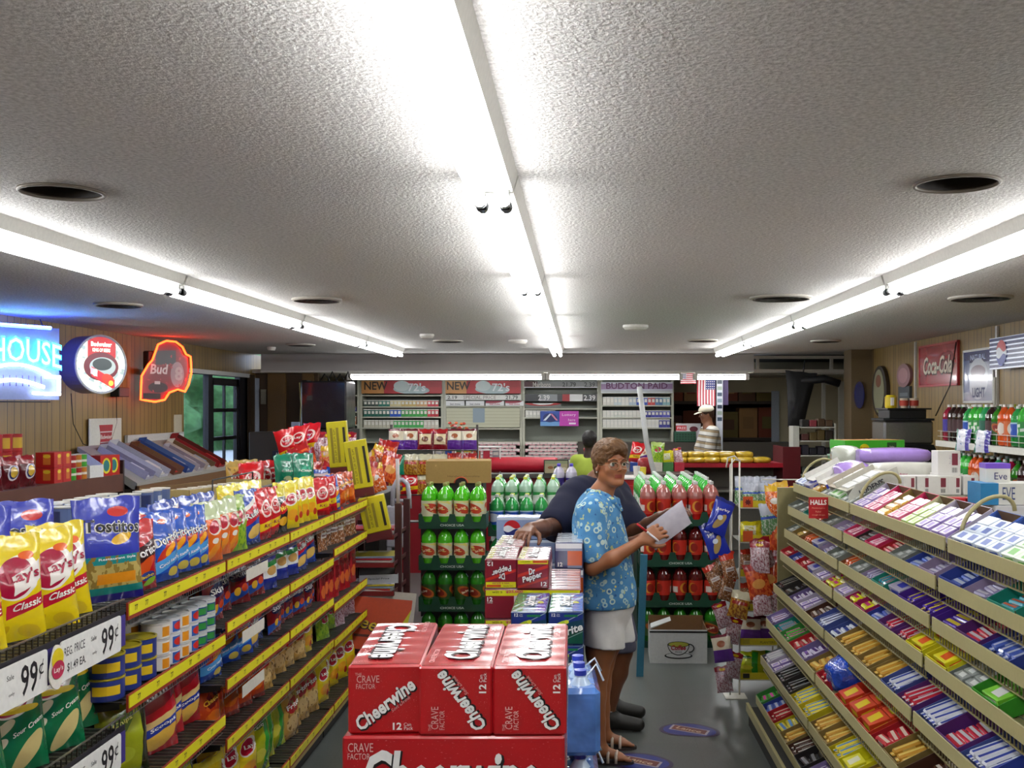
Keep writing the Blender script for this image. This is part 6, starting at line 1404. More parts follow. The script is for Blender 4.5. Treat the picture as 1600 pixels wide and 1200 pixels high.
# ================================================================== red rack at the end of the chip aisle
t = thing('red_rack', 'burgundy metal rack of magazines at the end of the chip shelving', 'magazine rack', (-1.27, 6.78, 0)); BG = M('#3c1418', .45)
mb = MB()
for sx, sy in ((.13, -.12), (.13, .2), (-.17, -.12), (-.17, .2)): mb.box((sx-.02, sy-.02, 0), (sx+.02, sy+.02, 1.14 if sx > 0 else 1.0), BG)
mb.tube([(.13, -.13, 1.14), (.125, -.13, 1.42)], .012, M('#b9b0b0', .4), 8); obj('frame', mb, t)
zs = [.93, .76, .585, .40, .22]
for z_ in zs: obj('tray', MB().box((-.17, -.28, z_), (.13, .2, z_+.008), M('#4a1c20', .5)).box((-.17, -.29, z_), (.13, -.282, z_+.028), M('#7c1c1c', .5)).box((.125, -.28, z_), (.13, .2, z_+.03), M('#4a1c20', .5)), t)
cols = ['#c4c0c0', '#a8acb8', '#c9c4b8', '#b0202c', '#8c9cb0', '#c8b82c', '#3a4a8c']
for j, z_ in enumerate(zs[:4]):
 for k in range(4): obj('magazine', MB().box((-.125, -.13, 0), (.125, .13, .011), M('#c9c6c0', .5), fm={'+z': D(cols[(j*2+k) % 7], (('r', .05, .75, .95, .95, cols[(j+k+3) % 7]), ('n', 4, .55, cols[(j+k+1) % 7])), rough=.3), '-y': M(cols[(j+k) % 7], .5)}), None, (-1.29, 6.68, z_+.01+.013*k), (0, 0, R(-8+5*k)), label='magazine in the %s tray of the burgundy rack, %s in its pile' % (['top', 'second', 'third', 'fourth'][j], ['lowest', 'second', 'third', 'uppermost'][k]), cat='magazine')
mb = opencarton(.24, .2, .07, M('#b4b6b8', .4), M('#8a8a84', .6), front_h=.055, t=.003, texts=[('Special Price', 0, .03, .014, '#4a4a4c', .13)]); obj('grey_carton', mb, None, (-1.27, 6.68, .645), (0, 0, R(12)), label='open silver grey carton on the third tray of the burgundy rack', cat='carton')
mb = MB(); mb.box((-.20, 0, -.16), (.22, .006, .20), M('#b9b2a8', .6)); mb.add([(-.20, -.001, -.16), (.06, -.001, -.16), (.20, -.001, .10), (.20, -.001, .155), (-.20, -.001, .155)], [(0, 1, 2, 3, 4)], M('#c4400f', .4)); mb.add([(.06, -.0012, -.16), (.16, -.0012, -.16), (.20, -.0012, .10)], [(0, 1, 2)], M('#c9c01c', .4))
fn = plane_fn((0, -.003, 0), (1, 0, 0), (0, 0, 1)); mb.text("Reese's", .085, M('#3a1a0c', .4), fn, at=(.0, -.015), width=.34, rot=-12, shear=.2, bold=.06); mb.text("Reese's", .08, M('#d9b81c', .4), lift(fn, .001), at=(0, -.01), width=.33, rot=-12, shear=.2, bold=.01); mb.box((-.13, -.004, -.085), (.08, -.003, -.07), M('#5c2410', .5))
obj('candy_display_board', mb, None, (-1.24, 6.47, .42), (R(-12), R(6), R(6)), label='orange cardboard candy sign with yellow lettering leaning against the burgundy rack', cat='sign')
obj('yellow_mat_carton', MB().box((-.16, -.35, 0), (.16, .35, .11), M('#b0a01c', .5), ch=.004), None, (-.86, 6.9, 0), label='low yellow carton on the floor between burgundy rack and bottle stack', cat='carton')
# silver folding step
t = thing('folding_stool', 'silver grey plastic folding step leaning between burgundy rack and bottles', 'step stool', (-1.25, 7.35, .92)); SG = M('#a9a8b4', .3, coat=.4)
mb = MB(); mb.box((-.09, -.02, -.15), (.07, .02, .14), SG, ch=.01); obj('panel', mb, t)
mb = MB(); mb.tube([(-.05, 0, .12), (-.045, 0, .26), (-.02, 0, .31), (.02, 0, .32), (.055, 0, .29), (.065, 0, .22), (.07, 0, .12)], .016, SG, 8); mb.tube([(-.05, 0, .18), (.065, 0, .17)], .012, SG, 8); obj('handle', mb, t)
obj('leg', MB().box((-.085, -.018, -.92), (-.055, .018, -.15), SG), t); obj('leg', MB().box((.035, -.018, -.92), (.065, .018, -.15), SG), t)
# upright display box and tall yellow cartons
obj('red_display_box', MB().box((-.17, -.13, 0), (.17, .13, 1.30), M('#5c1418', .45), ch=.003), None, (-1.64, 6.95, 0), label='dark red floor display box carrying the tall yellow cartons', cat='display box')
def ycart(label, loc, rot, w=.13, h=.30):
 mb = MB(); Y_ = M('#cbbd12', .35, coat=.3, var=.05)
 mb.box((-w/2, -.05, 0), (w/2, .05, h), Y_, ch=.004)
 for k, x in enumerate((-w*.28, w*.02, w*.34)): mb.box((x-.008, -.0515, .03), (x+.008, -.0502, h-.04), M('#8c7c14' if k != 2 else '#241c0c', .5))
 for k in range(5): mb.text('SLIM', .013, M('#5c4a10', .5), plane_fn((-w*.14, -.0518, .05+.045*k), (0, 0, 1), (-1, 0, 0)))
 mb.box((-w/2, -.052, -.05), (w/2, .052, 0), M('#5c1014', .5))
 obj('jerky_carton', mb, None, loc, rot, label=label, cat='carton')
ycart('tall yellow meat stick carton on the dark red display, farther one', (-1.57, 6.95, 1.352), (0, R(-5), R(8))); 
ycart('tall yellow meat stick carton leaning on the rack end, nearer one', (-1.36, 6.62, 1.24), (0, R(-9), R(10)), .14, .30)
ycart('yellow meat stick carton tilted at the shelf end below the others', (-1.24, 6.52, .98), (0, R(-12), R(8)), .16, .22)
# heap of red and orange snack bags on a tall rack behind
t = thing('snack_stand', 'dark stand behind the chip shelving piled with orange and red snack bags', 'stand', (-1.80, 7.85, 0)); obj('shelf_board', MB().box((-.4, -.4, 1.10), (.42, .4, 1.13), DK), t); obj('cabinet_body', MB().box((-.36, -.36, 0), (.38, .36, 1.10), DK), t)
rnd = random.Random(5)
for i in range(26):
 r_i = i // 9; putbag('orangeH' if i % 4 else 'candyO', (-2.11+.085*(i % 9)+.03*r_i, 7.52+.13*r_i+rnd.uniform(-.02, .02), 1.125+.05*r_i+rnd.uniform(0, .05)), rnd.uniform(-40, 40), rnd.uniform(-20, 0), 'heaped on the dark stand, %s row' % ['front', 'middle', 'back'][min(r_i, 2)], 1.1, name='snack_bag', roll=rnd.uniform(-25, 25))
for i in range(3): putbag('redfr', (-2.16+.07*i, 7.95, 1.34+.02*i), 12-20*i, -6, 'standing on top of the orange heap', .95, name='snack_bag', roll=-14+6*i)
for i in range(4): putbag('candyP', (-1.98+.08*i, 7.92, 1.34), 10*i-20, -8, 'standing above the orange heap', 1.15, name='snack_bag')
for i in range(5): putbag('ruffle', (-2.0+.11*i, 7.15, 1.12+.02*(i % 2)), 20-14*i, -10, 'behind the last chip shelving unit', .75)
obj('riser_box', MB().box((-.3, -.12, 0), (.3, .12, 1.12), DK), None, (-1.80, 7.2, 0), label='dark riser behind the last chip shelving unit', cat='stand')

# ================================================================== front counter, snack clips and counter clutter
CT = M('#8c1420', .4, coat=.3)
t = thing('sales_counter', 'red-fronted sales counter crowded with small displays', 'counter', (-1.1, 11.4, 0)); obj('top', MB().box((-2.1, -.35, 1.0), (2.3, .35, 1.04), M('#4a4440', .4)), t); obj('front_panel', MB().box((-2.05, -.3, 0), (2.25, -.25, 1.0), CT), t); obj('body', MB().box((-2.05, -.25, 0), (2.25, .3, 1.0), M('#3a2c28', .6)), t)
def bagrack(y, x0, z0, rows, lab, n0):
 t = thing('snack_rack', lab, 'snack rack', ((x0[0]+x0[1])/2, y+.12, 0)); hw = (x0[1]-x0[0])/2
 mb = MB(); [mb.box((s*hw-.01, 0, 0), (s*hw+.01, .03, z0+.02), M('#5a5450', .4, metal=.5)) for s in (-1, 1)]; obj('frame', mb, t)
 for r_, (k, z_) in enumerate(rows):
  obj('shelf', MB().box((-hw, -.12+.02*r_ if False else -.12, z_-.02-0), (hw, .02, z_-.01), M('#4a4440', .5)), t)
bagrack(9.7, (-1.75, -.95), 1.56, (('a', 1.36), ('b', 1.13), ('c', .95), ('c', .7)), 'wire rack of small snack bags standing before the counter', 0)
for j, (ks, z_) in enumerate(((['purple', 'purple', 'maroonS', 'maroonS', 'purple', 'purple'], 1.355), (['greenT', 'goldS', 'goldS', 'goldS', 'orangeH', 'orangeH'], 1.125), (['goldS', 'redfr', 'goldS', 'orangeH', 'orangeH', 'orangeH'], .945))):
 for i, k in enumerate(ks): putbag(k, (-1.68+.135*i, 9.66, z_), random.uniform(-8, 8), -8, 'on the %s row of the snack rack before the counter' % ['upper', 'middle', 'lower'][j], (.95, .95, .95 if BAGS[k][2] < .22 else .75), name='snack_bag')
# rolled orange packs at the right of the rack
for j in range(3): obj('orange_pack', soft(.2, .12, .07, M('#c9471c', .3, coat=.4), bulge=.2), None, (-1.19+.02*j, 8.9, 1.0+.068*j), (0, 0, R(6*j)), label='plump orange-red pack in the pile beside the brown carton, %s' % ['lowest', 'middle', 'topmost'][j], cat='package')
obj('pack_stand', MB().box((-.14, -.1, 0), (.14, .1, 1.0), DK), None, (-1.18, 8.9, 0), label='dark stand under the plump orange-red packs', cat='stand')
# brown carton on the bottles
mb = MB(); mb.box((-.245, -.17, 0), (.245, .17, .168), M('#9a7b45', .8, var=.06), ch=.002); fn = plane_fn((.0, -.171, .05), (1, 0, 0), (0, 0, 1)); mb.text('Hershey  chocolate', .018, M('#5c4424', .7), fn, at=(.04, .0), width=.24)
mb.add([(.02+.05*math.cos(R(a)), -.1715, .0+.045*math.sin(R(a))) for a in range(0, 181, 15)], [tuple(range(13))], M('#1c120c', .7)); mb.tube([(.02+.05*math.cos(R(a)), -.172, .0+.045*math.sin(R(a))) for a in range(0, 181, 15)], .005, M('#c8502c', .5), 6)
obj('cardboard_box', mb, None, (-.925, 8.15, 1.17), (0, 0, R(4)), label='brown cardboard box with a hand hole resting behind the pale-label bottles', cat='box')
obj('box_stand', MB().box((-.2, -.14, 0), (.2, .14, 1.168), DK), None, (-.93, 8.15, 0), label='dark stand carrying the brown cardboard box', cat='stand')
# clutter on the counter
WIREW = M('#c8c8c4', .35)
t = thing('lighter_rack', 'small white wire display of red and white items above the brown carton', 'counter display', (-1.18, 11.2, 1.04))
mb = MB()
for x in (-.35, -.12, .12, .35):
 mb.tube([(x, -.1, 0), (x, -.1, .28)], .006, WIREW, 6)
for z_ in (.0, .14, .28): mb.tube([(-.35, -.1, z_), (.35, -.1, z_)], .006, WIREW, 6); mb.box((-.35, -.1, z_), (.35, .1, z_+.006), WIREW)
obj('wire_frame', mb, t)
rnd = random.Random(9); pal = ['#b01c34', '#c8c4bc', '#c9b02c', '#8c8c94', '#2c4a9c', '#c4482c', '#d8d4c8', '#3f7a3c']
for j in range(2):
 for i in range(7): obj('counter_packet', MB().box((-.035, -.02, 0), (.035, .02, .09), D(pal[(i*3+j) % 8], (('r', .1, .5, .9, .85, pal[(i+j+2) % 8]),), rough=.3), ch=.002), None, (-1.48+.1*i, 11.16, 1.05+.142*j), (0, 0, rnd.uniform(-.3, .3)), label='small coloured packet in the white wire display, %s shelf' % ['lower', 'upper'][j], cat='packet', group='packets in wire display %d' % j)
mb = MB(); mb.box((-.01, -.01, 0), (.01, .01, .12), M('#5a5a50', .5))
mb = MB().lathe([(.05, 0), (.06, .12), (.05, .14)], M('#8a94a0', .15, coat=.6), 14); o = obj('flower_vase', mb, None, (-1.30, 11.3, 1.336), label='grey vase of red and orange flowers on the counter', cat='vase')
f_ = MB()
for k in range(16): a = k*2.4; rr_ = .02+.006*k; f_.lathe([(.001, 0), (.022, .012), (.012, .03), (.001, .03)], M(['#b8341c', '#c9602c', '#c83a3a', '#d88a8c'][k % 4], .6), 7, c=(rr_*math.cos(a), rr_*math.sin(a), .17+.05*math.sin(k*1.7)))
f_.lathe([(.05, .1), (.07, .18)], M('#3c5a24', .7), 8, caps=False); obj('flowers', f_, o)
mb = MB(); pts = []; n = 18
mb.lathe([(.07, -.36), (.085, -.35), (.088, 0), (.084, .35), (.07, .37)], M('#b3122a', .5, bump=.006, bscale=9), 18); mb.v = [(p[2], p[1], p[0]*.95+.088) for p in mb.v]
for k in range(6): mb.tube([(.36, .0, .05+.02*k), (.40+.01*(k % 3), -.01, .04+.024*k)], .006, M('#d8b8b8', .5), 5)
obj('cloth_roll', mb, None, (-.60, 11.15, 1.045), (0, 0, R(2)), label='bright red rolled cloth lying on the sales counter', cat='cloth')
mb = MB(); mb.box((-.13, -.012, 0), (.13, 0, .15), M('#2a2a24', .5)); mb.box((-.12, -.014, .01), (.12, -.0125, .14), D('#a89c7c', (('e', .55, .45, .16, .14, 0, '#2c4a2c'), ('e', .25, .45, .12, .12, 0, '#8c5a34'), ('e', .85, .35, .1, .12, 0, '#cfc4b0'), ('r', -.1, .75, 1.1, 1.1, '#8c9470')), rough=.4)); obj('framed_picture', mb, None, (-.24, 11.05, 1.042), label='small framed picture with a dark green shape standing on the counter', cat='picture')
obj('counter_box', MB().box((-.12, -.09, 0), (.12, .09, .13), M('#d0d0c8', .5)), None, (-.02, 11.3, 1.04), label='pale box on the counter behind the small framed picture', cat='box')
for k in range(12): obj('tobacco_tin', MB().lathe([(.034, 0), (.034, .025), (.001, .026)], M(['#c8c4c0', '#2c5a3c', '#d0b0b4', '#3a3a40'][k % 4], .35), 12), None, (-.90+.085*k, 11.55, 1.042), label='small round tin in the row at the back of the counter', cat='tin', group='tins on the counter')
# chips clutter above right part of the counter
for k in range(9): putbag(['maroonS', 'yellowS', 'goldS', 'candyG', 'redfr', 'purple', 'lime', 'yellowS', 'candyP'][k], (.15+.12*k-.02, 11.55, 1.04+.10), random.uniform(-25, 25), -10, 'on the counter behind the person in blue florals', .85, name='snack_bag', roll=random.uniform(-20, 20)); obj('display_box', MB().box((-.055, -.06, 0), (.055, .06, .095), M(pal[k % 8], .5)), None, (.15+.12*k-.02, 11.55, 1.042), label='small display box under the counter snack bags', cat='box', group='counter display boxes')

# ================================================================== right counter with doughnut trays
t = thing('pastry_counter', 'red shelf unit with yellow bags of pastries on top', 'counter', (1.78, 12.6, 0))
xa, xb = P(987, 0, 12.6).x-1.78, P(1215, 0, 12.6).x-1.78
obj('top_shelf', MB().box((xa, -.3, 1.05), (xb, .3, 1.085), M('#9c1424', .4)).box((xa, -.33, 1.04), (xb, -.3, 1.09), M('#9c1424', .35)), t); obj('lower_shelf', MB().box((xa, -.28, .75), (xb, .3, .77), M('#7c7870', .5)), t); obj('back_panel', MB().box((xa, .27, 0), (xb, .3, 1.05), M('#8a867c', .6)), t)
x2 = P(1250, 0, 12.3).x-1.78; obj('side_panel', MB().box((xb, -.33, 0), (xb+.02, .3, 1.28), M('#5c1018', .4)).box((xb+.02, -.33, 0), (x2, -.29, 1.28), M('#5c1018', .4)), t); obj('end_panel', MB().box((xa-.02, -.33, 0), (xa, .3, 1.1), M('#9c1424', .4)), t)
for i in range(15):
 x = 1.78+xa+.16+(xb-xa-.28)*(i % 8)/7.6; z_ = 1.087+(.062 if i > 7 else 0)
 obj('pastry_pack', soft(.2, .22, .07, M('#c2a22c', .2, coat=.8, bump=.006, bscale=16, var=.35), bulge=.2), None, (x, 12.42+(.06 if i > 7 else 0), z_), (0, 0, R((i*37) % 24-12)), label='clear yellow pack of pastries on the red shelf, %s layer' % ('lower' if i < 8 else 'upper'), cat='pastry', group='pastry packs %s' % ('lower' if i < 8 else 'upper'))
obj('plastic_pack', soft(.5, .2, .08, M('#cfc9b8', .2, coat=.6), bulge=.1), None, (1.05, 12.72, 1.087), label='pale plastic pack at the end of the yellow pastry packs', cat='package')
# leaning white pole
mb = MB(); p0, p1, p2 = P(1023, 745, 11.0), P(1010, 690, 11.0), P(999, 604, 11.0)
mb.tube([(p0.x, 11.0, .0), p0, p1, p2], .028, M('#b9bab8', .35), 10); obj('bent_pole', mb, None, label='slightly bent whitish pole standing before the pastry counter', cat='pole')
# red chest and cup behind the blouse
t = thing('red_counter', 'bright red low cabinet behind the person in blue florals', 'cabinet', (.62, 10.2, 0)); obj('body', MB().box((-.25, -.2, 0), (.08, .2, 1.06), M('#a8141e', .35, coat=.3)).box((-.25, -.22, .62), (.04, -.2, 1.0), M('#9c1420', .35)), t); obj('top', MB().box((-.26, -.22, 1.06), (.09, .22, 1.075), M('#d8d0cc', .4)), t)
obj('paper_cup', MB().lathe([(.025, 0), (.035, .10), (.036, .10)], M('#d6d2cc', .5), 14), None, (.55, 10.12, 1.078), label='white paper cup on the red cabinet', cat='cup'); obj('yellow_tub', MB().lathe([(.05, 0), (.055, .08)], M('#c9b83a', .5), 14), None, (.60, 10.3, 1.078), label='yellow tub behind the white paper cup', cat='tub')
obj('red_bag_pile', soft(.16, .12, .16, M('#9c1c24', .3, coat=.5, bump=.006), bulge=.15), None, (.70-.0, 11.15, 1.042), label='red and white pouch beside the whitish pole', cat='package')

# ================================================================== cigarette cabinets
CABF = M('#b4b4a4', .5); CABI = M('#7c8078', .6); CY0 = 15.5
bx = [P(v, 0, CY0).x for v in (549, 562, 693, 816, 937, 1053)]
zz = lambda py: P(0, py, CY0).z
PC = ['#d8d6ce', '#2c5ab0', '#3f9a4a', '#b8343c', '#2a7c6c', '#e0dcc8', '#8c9cb8', '#d0a0a4', '#1c2c6c', '#c9c7bd']
pkn = [0]
def packs(x0, x1, z, cols, lab, h=.085, w=.052, y=None, step=1.0):
 x = x0+w*.6; i = 0
 while x < x1-w*.5:
  c = cols[int(i*len(cols)/max(1, int((x1-x0)/(w*1.06*step))))] if len(cols) > 1 else cols[0]
  if pkn[0] < 290:
   pkn[0] += 1
   def mk(c=c):
    mb = MB(); mb.box((-w/2, -.012, 0), (w/2, .012, h), M(c, .35), fm={'-y': D(c, (('r', .15, .35, .85, .75, '#e4e2da'), ('r', -.1, .88, 1.1, 1.1, '#e6e4de')), rough=.35)}); o = obj('cigarette_pack', mb); o['category'] = 'cigarette pack'; return o
   put('ck%s%d%d' % (c, round(h*1000), round(w*1000)), mk, (x, y or CY0+.03, z), (0, 0, 0), 'cigarette pack %s' % lab, 'cigarette packs '+lab)
  x += w*1.06*step; i += 1
BN_ = ['narrow end', 'first', 'second', 'third', 'fourth']
for b in range(5):
 x0, x1 = bx[b], bx[b+1]
 t = thing('cigarette_cabinet', 'pale metal cigarette cabinet behind the counter, %s bay' % BN_[b], 'cabinet', ((x0+x1)/2, CY0+.15, 0)); hw = (x1-x0)/2-.002
 mb = MB(); mb.box((-hw, .15, 0), (hw, .17, zz(586)), CABI); [mb.box((s*hw-(.035 if s > 0 else 0), -.15, 0), (s*hw+(0 if s > 0 else .035), .15, zz(586)), CABF) for s in (-1, 1)]; obj('carcass', mb, t)
 lv = {0: (617, 643, 663, 690), 1: (617, 635, 651, 668, 690), 2: (617, 634, 669, 690), 3: (617, 638, 652, 690), 4: (613, 633, 652, 668, 690)}[b]
 for py in lv: obj('shelf', MB().box((-hw+.035, -.15, zz(py)-.02), (hw-.035, .15, zz(py)), CABF), t)
def sgn(x0, x1, py0, py1, mat, texts, label, y=CY0-.012, name='cabinet_sign', z_tilt=0):
 mb = MB(); z0, z1 = zz(py1), zz(py0); mb.box((x0, y-.006, z0), (x1, y, z1), mat); fn = plane_fn(((x0+x1)/2, y-.0075, (z0+z1)/2), (1, 0, 0), (0, 0, 1))
 for tx in texts: mb.text(tx[0], tx[3], M(tx[4], .5), fn, at=(tx[1], tx[2]), width=tx[5] if len(tx) > 5 else None, bold=.02)
 return obj(name, mb, None, label=label, cat='sign')
newm = D('#c48a4a', (('r', .28, -.1, 1.1, 1.1, '#b01c28', .0), ('e', .62, .3, .22, .35, 10, '#a8bcc0'), ('e', .5, .6, .1, .4, 0, '#c4d0d0'), ('r', .85, .5, 1.1, 1.1, '#a01824', 0)), rough=.4)
sgn(bx[1]+.03, bx[2]-.02, 595, 615, newm, [('NEW', -.38, .02, .12, '#2a1c14', .34), ("72's", .22, .0, .12, '#e8ecf0', .26)], 'orange and red sign reading NEW 72\'s over the first cigarette bay')
sgn(bx[2]+.03, bx[3]-.02, 595, 615, newm, [('NEW', -.36, .02, .12, '#2a1c14', .34), ("72's", .26, .0, .12, '#e8ecf0', .26)], 'orange and red sign reading NEW 72\'s over the second cigarette bay')
sgn(bx[2]+.03, bx[3]-.02, 617, 625, M('#d8d8d4', .4), [('2.19', -.45, 0, .05, '#4a4a4c', .14), ('SPECIAL PRICE', -.05, 0, .05, '#9c9490', .48), ('21.79', .42, 0, .055, '#3c3c40', .18)], 'white price strip reading 2.19 SPECIAL PRICE 21.79', y=CY0-.02)
for k in range(4): sgn(bx[2]+.04+.29*k, bx[2]+.31+.29*k, 626.5, 634, D('#d8dadc', (('e', .3, 1.0, .6, .5, 0, '#8c2038' if k > 1 else '#d8dadc'),), rough=.4), [('best choice', 0, -.01, .025, '#5a5a60' if k < 2 else '#a8304c', .15)], 'small white price card under the SPECIAL PRICE strip, number %d along' % (k+1) if False else 'small %s card under the SPECIAL PRICE strip, %s' % (('white', 'white', 'white and maroon', 'white and maroon')[k], ['first', 'second', 'third', 'last'][k]), y=CY0-.02)
mb = MB(); z0, z1 = zz(668), zz(637); x0, x1 = bx[2]+.04, bx[3]-.03
mb.box((x0, CY0+.0, z0), (x1, CY0+.02, z1), D('#b8b8a0', (('s', 'v', .16, .12, '#9a9a84'), ('r', .36, .25, .52, .98, '#8494a0'),), rough=.5)); obj('carton_wall', mb, None, label='wall of identical cream cigarette cartons with a blue-grey gap in the second bay', cat='cartons')
# marlboro strip bay 3
sgn(bx[3]+.03, bx[4]-.03, 596, 606, D('#8a8c8c', (('r', -.1, -.1, .18, 1.1, '#4a1420'), ('r', -.1, -.1, 1.1, .15, '#d8d8dc')), rough=.4), [('Marlboro', -.28, .0, .075, '#d0ccc8', .26), ('21.79', .12, 0, .07, '#4a4a4c', .2), ('2.39', .42, 0, .07, '#4a4a4c', .16)], 'grey price strip with 21.79 and 2.39 above the third bay')
sgn(bx[3]+.04, bx[4]-.04, 616, 627, D('#3a3c40', (('r', .2, -.1, .45, 1.1, '#8c9094'), ('r', .52, -.1, .62, 1.1, '#9c1c24'), ('r', .62, -.1, .80, 1.1, '#d8d8d8')), rough=.4), [('2.39', -.25, 0, .08, '#d8d8d8', .17), ('2.39', .42, 0, .08, '#e0e0e0', .17)], 'dark price strip with two 2.39 prices in the third bay')
sgn(bx[3]+.04, (bx[3]+bx[4])/2, 630, 637, D('#6a6c6a', (('e', .5, 1, .5, .6, 0, '#a31c24'), ('e', .5, 1.1, .3, .5, 0, '#d8d8d8')), rough=.4), [], 'small red and white chevron card in the third bay')
mb = MB(); fn = plane_fn((0, -.007, 0), (1, 0, 0), (0, 0, 1)); xm = P(859, 0, CY0-.1).x; zc_ = P(0, 654, CY0-.1).z; mb.box((-.14, -.006, -.11), (.14, 0, .11), D('#2c4a9c', (('r', -.1, -.1, 1.1, .28, '#6a9cd0'), ('e', .5, .55, .36, .3, 0, '#20306c')), rough=.4)); mb.add([fn(-.10, -.03), fn(0, .075), (fn(.03, .075)), fn(-.06, -.03)], [(0, 1, 2, 3)], M('#d0d8e8', .4)); mb.add([fn(.0, .075), fn(.03, .075), fn(.12, -.03), fn(.09, -.03)], [(0, 1, 2, 3)], M('#c87c9c', .4)); obj('cabinet_sign', mb, None, (xm, CY0-.02, zc_), label='blue sign with a white triangle in the third cigarette bay', cat='sign')
mb = MB(); xm = P(889, 0, CY0-.1).x; mb.box((-.14, -.006, -.11), (.14, 0, .11), M('#b83aa8', .4)); mb.text('Lottery', .05, M('#e8c8e4', .4), fn, at=(0, .05), width=.2); mb.text('here', .04, M('#e8c8e4', .4), fn, at=(.04, -.02)); mb.box((.0, -.008, -.085), (.10, -.0065, -.06), M('#e8d8e8', .4)); obj('cabinet_sign', mb, None, (xm, CY0-.02, zc_), label='magenta sign beside the blue triangle sign', cat='sign')
sgn(bx[4]+.02, bx[5]-.02, 597, 611, D('#c4c4d4', (('n', 5, .6, '#e8e8ee'), ('r', -.1, .2, 1.1, .8, '#9c7ca8', .05)), rough=.3), [('BUDTON PAID', 0, .01, .09, '#6a3a64', .9)], 'pale banner with purple lettering over the fourth cigarette bay')
sgn(bx[4]+.02, bx[5]-.02, 611.5, 614, M('#d8dce0', .3), [], 'white lower edge strip of the banner over the fourth bay')
# packs on the shelves
packs(bx[1]+.05, bx[2]-.05, zz(635), ['#4a5a54', '#2a7c6c', '#d8cc9c', '#c9b06c', '#c89c6c', '#c8404c'], 'on the top shelf of the first cigarette bay', h=.09)
packs(bx[1]+.05, bx[2]-.05, zz(651), ['#2a6a5c', '#2a6a5c', '#2c5ac4', '#3fa04c', '#3fa04c', '#c83c48'], 'on the second shelf of the first cigarette bay', h=.11)
packs(bx[1]+.05, bx[2]-.05, zz(668), ['#c8c4b4', '#c8c4b4', '#4cb05c', '#4cb05c', '#d0c8bc'], 'on the third shelf of the first cigarette bay', h=.11)
packs(bx[4]+.04, bx[5]-.04, zz(633), ['#d8d4cc', '#c8d4d8', '#e0e0dc', '#b8c8d4', '#3c5ac0', '#c03c3c', '#4c78a8', '#8cb8c0'], 'on the top shelf of the fourth cigarette bay', h=.12)
packs(bx[4]+.04, bx[5]-.04, zz(652), ['#dcdcd4', '#d0d4cc', '#dcdcd4', '#dcdcd4', '#2c2c8c', '#4a4ab0', '#5c5cc0'], 'on the second shelf of the fourth cigarette bay', h=.10)
packs(bx[4]+.04, bx[5]-.04, zz(668), ['#dcdcd4', '#d8d8d0', '#e0e0dc', '#e4e4e0', '#3c3c94'], 'on the third shelf of the fourth cigarette bay', h=.12)
packs(bx[3]+.04, bx[3]+.5, zz(652), ['#c8c8c0'], 'on the shelf beside the blue triangle sign', h=.10)
packs(bx[0]+.01, bx[1]-.01, zz(643), ['#2c2c7c'], 'in the narrow end bay, middle', h=.07); packs(bx[0]+.01, bx[1]-.01, zz(663), ['#c07a54'], 'in the narrow end bay, lower', h=.12); packs(bx[0]+.01, bx[1]-.01, zz(690), ['#8cacc8'], 'in the narrow end bay, lowest', h=.12)
# pink and white cartons stacked below
for (x0, x1, nrow, top, lab) in ((bx[2]+.05, bx[3]-.05, 5, 0, 'second'), (bx[3]+.05, bx[4]-.30, 5, 1, 'third')):
 for r_ in range(nrow):
  x = x0+.05*(r_ % 2)
  while x < x1-.06:
   if not (r_ > 2 and x < x0+.35 and lab == 'second') :
    put('crt', lambda: (lambda o: (o.__setitem__('category', 'cigarette carton'), o)[1])(obj('cigarette_carton', MB().box((-.052, -.12, 0), (.052, .12, .045), M('#cfc4bf', .4), fm={'-y': D('#d4c8c4', (('r', -.1, .0, 1.1, .35, '#d08a94'), ('e', .5, .0, .22, .3, 0, '#4a3438')), rough=.4)}, ch=.001))), (x+.05, CY0+.02, zz(716)+.048*r_), (0, 0, 0), 'pink-striped cigarette carton stacked at the foot of the %s bay' % lab, 'pink striped cartons %s bay' % lab)
   x += .108
for b, lab in ((2, 'second'), (3, 'third'), (1, 'first'), (4, 'fourth')): obj('carton_base', MB().box((bx[b]+.04, CY0-.10, .0), (bx[b+1]-.04, CY0+.14, zz(716)-.002), M('#8c8a80', .6)), None, label='plain cabinet base under the cartons of the %s bay' % lab, cat='cabinet')
for r_ in range(3):
 for i in range(9): put('crt2', lambda: (lambda o: (o.__setitem__('category', 'cigarette carton'), o)[1])(obj('cigarette_carton', MB().box((-.055, -.1, 0), (.055, .1, .045), M('#cdd3d8', .4), fm={'-y': D('#cfd6dc', (('r', -.1, .1, 1.1, .5, '#5c8cb4'),), rough=.4)}, ch=.001))), (bx[4]+.12+.115*i, CY0+.02, zz(716)+.05*r_), (0, 0, 0), 'white and blue cigarette carton at the foot of the fourth bay', 'blue striped cartons')
sgn(bx[0], bx[0]+.035, 640, 662, M('#c9b8b8', .5), [], 'pale poster strip beside the black covered box', y=CY0-.001)

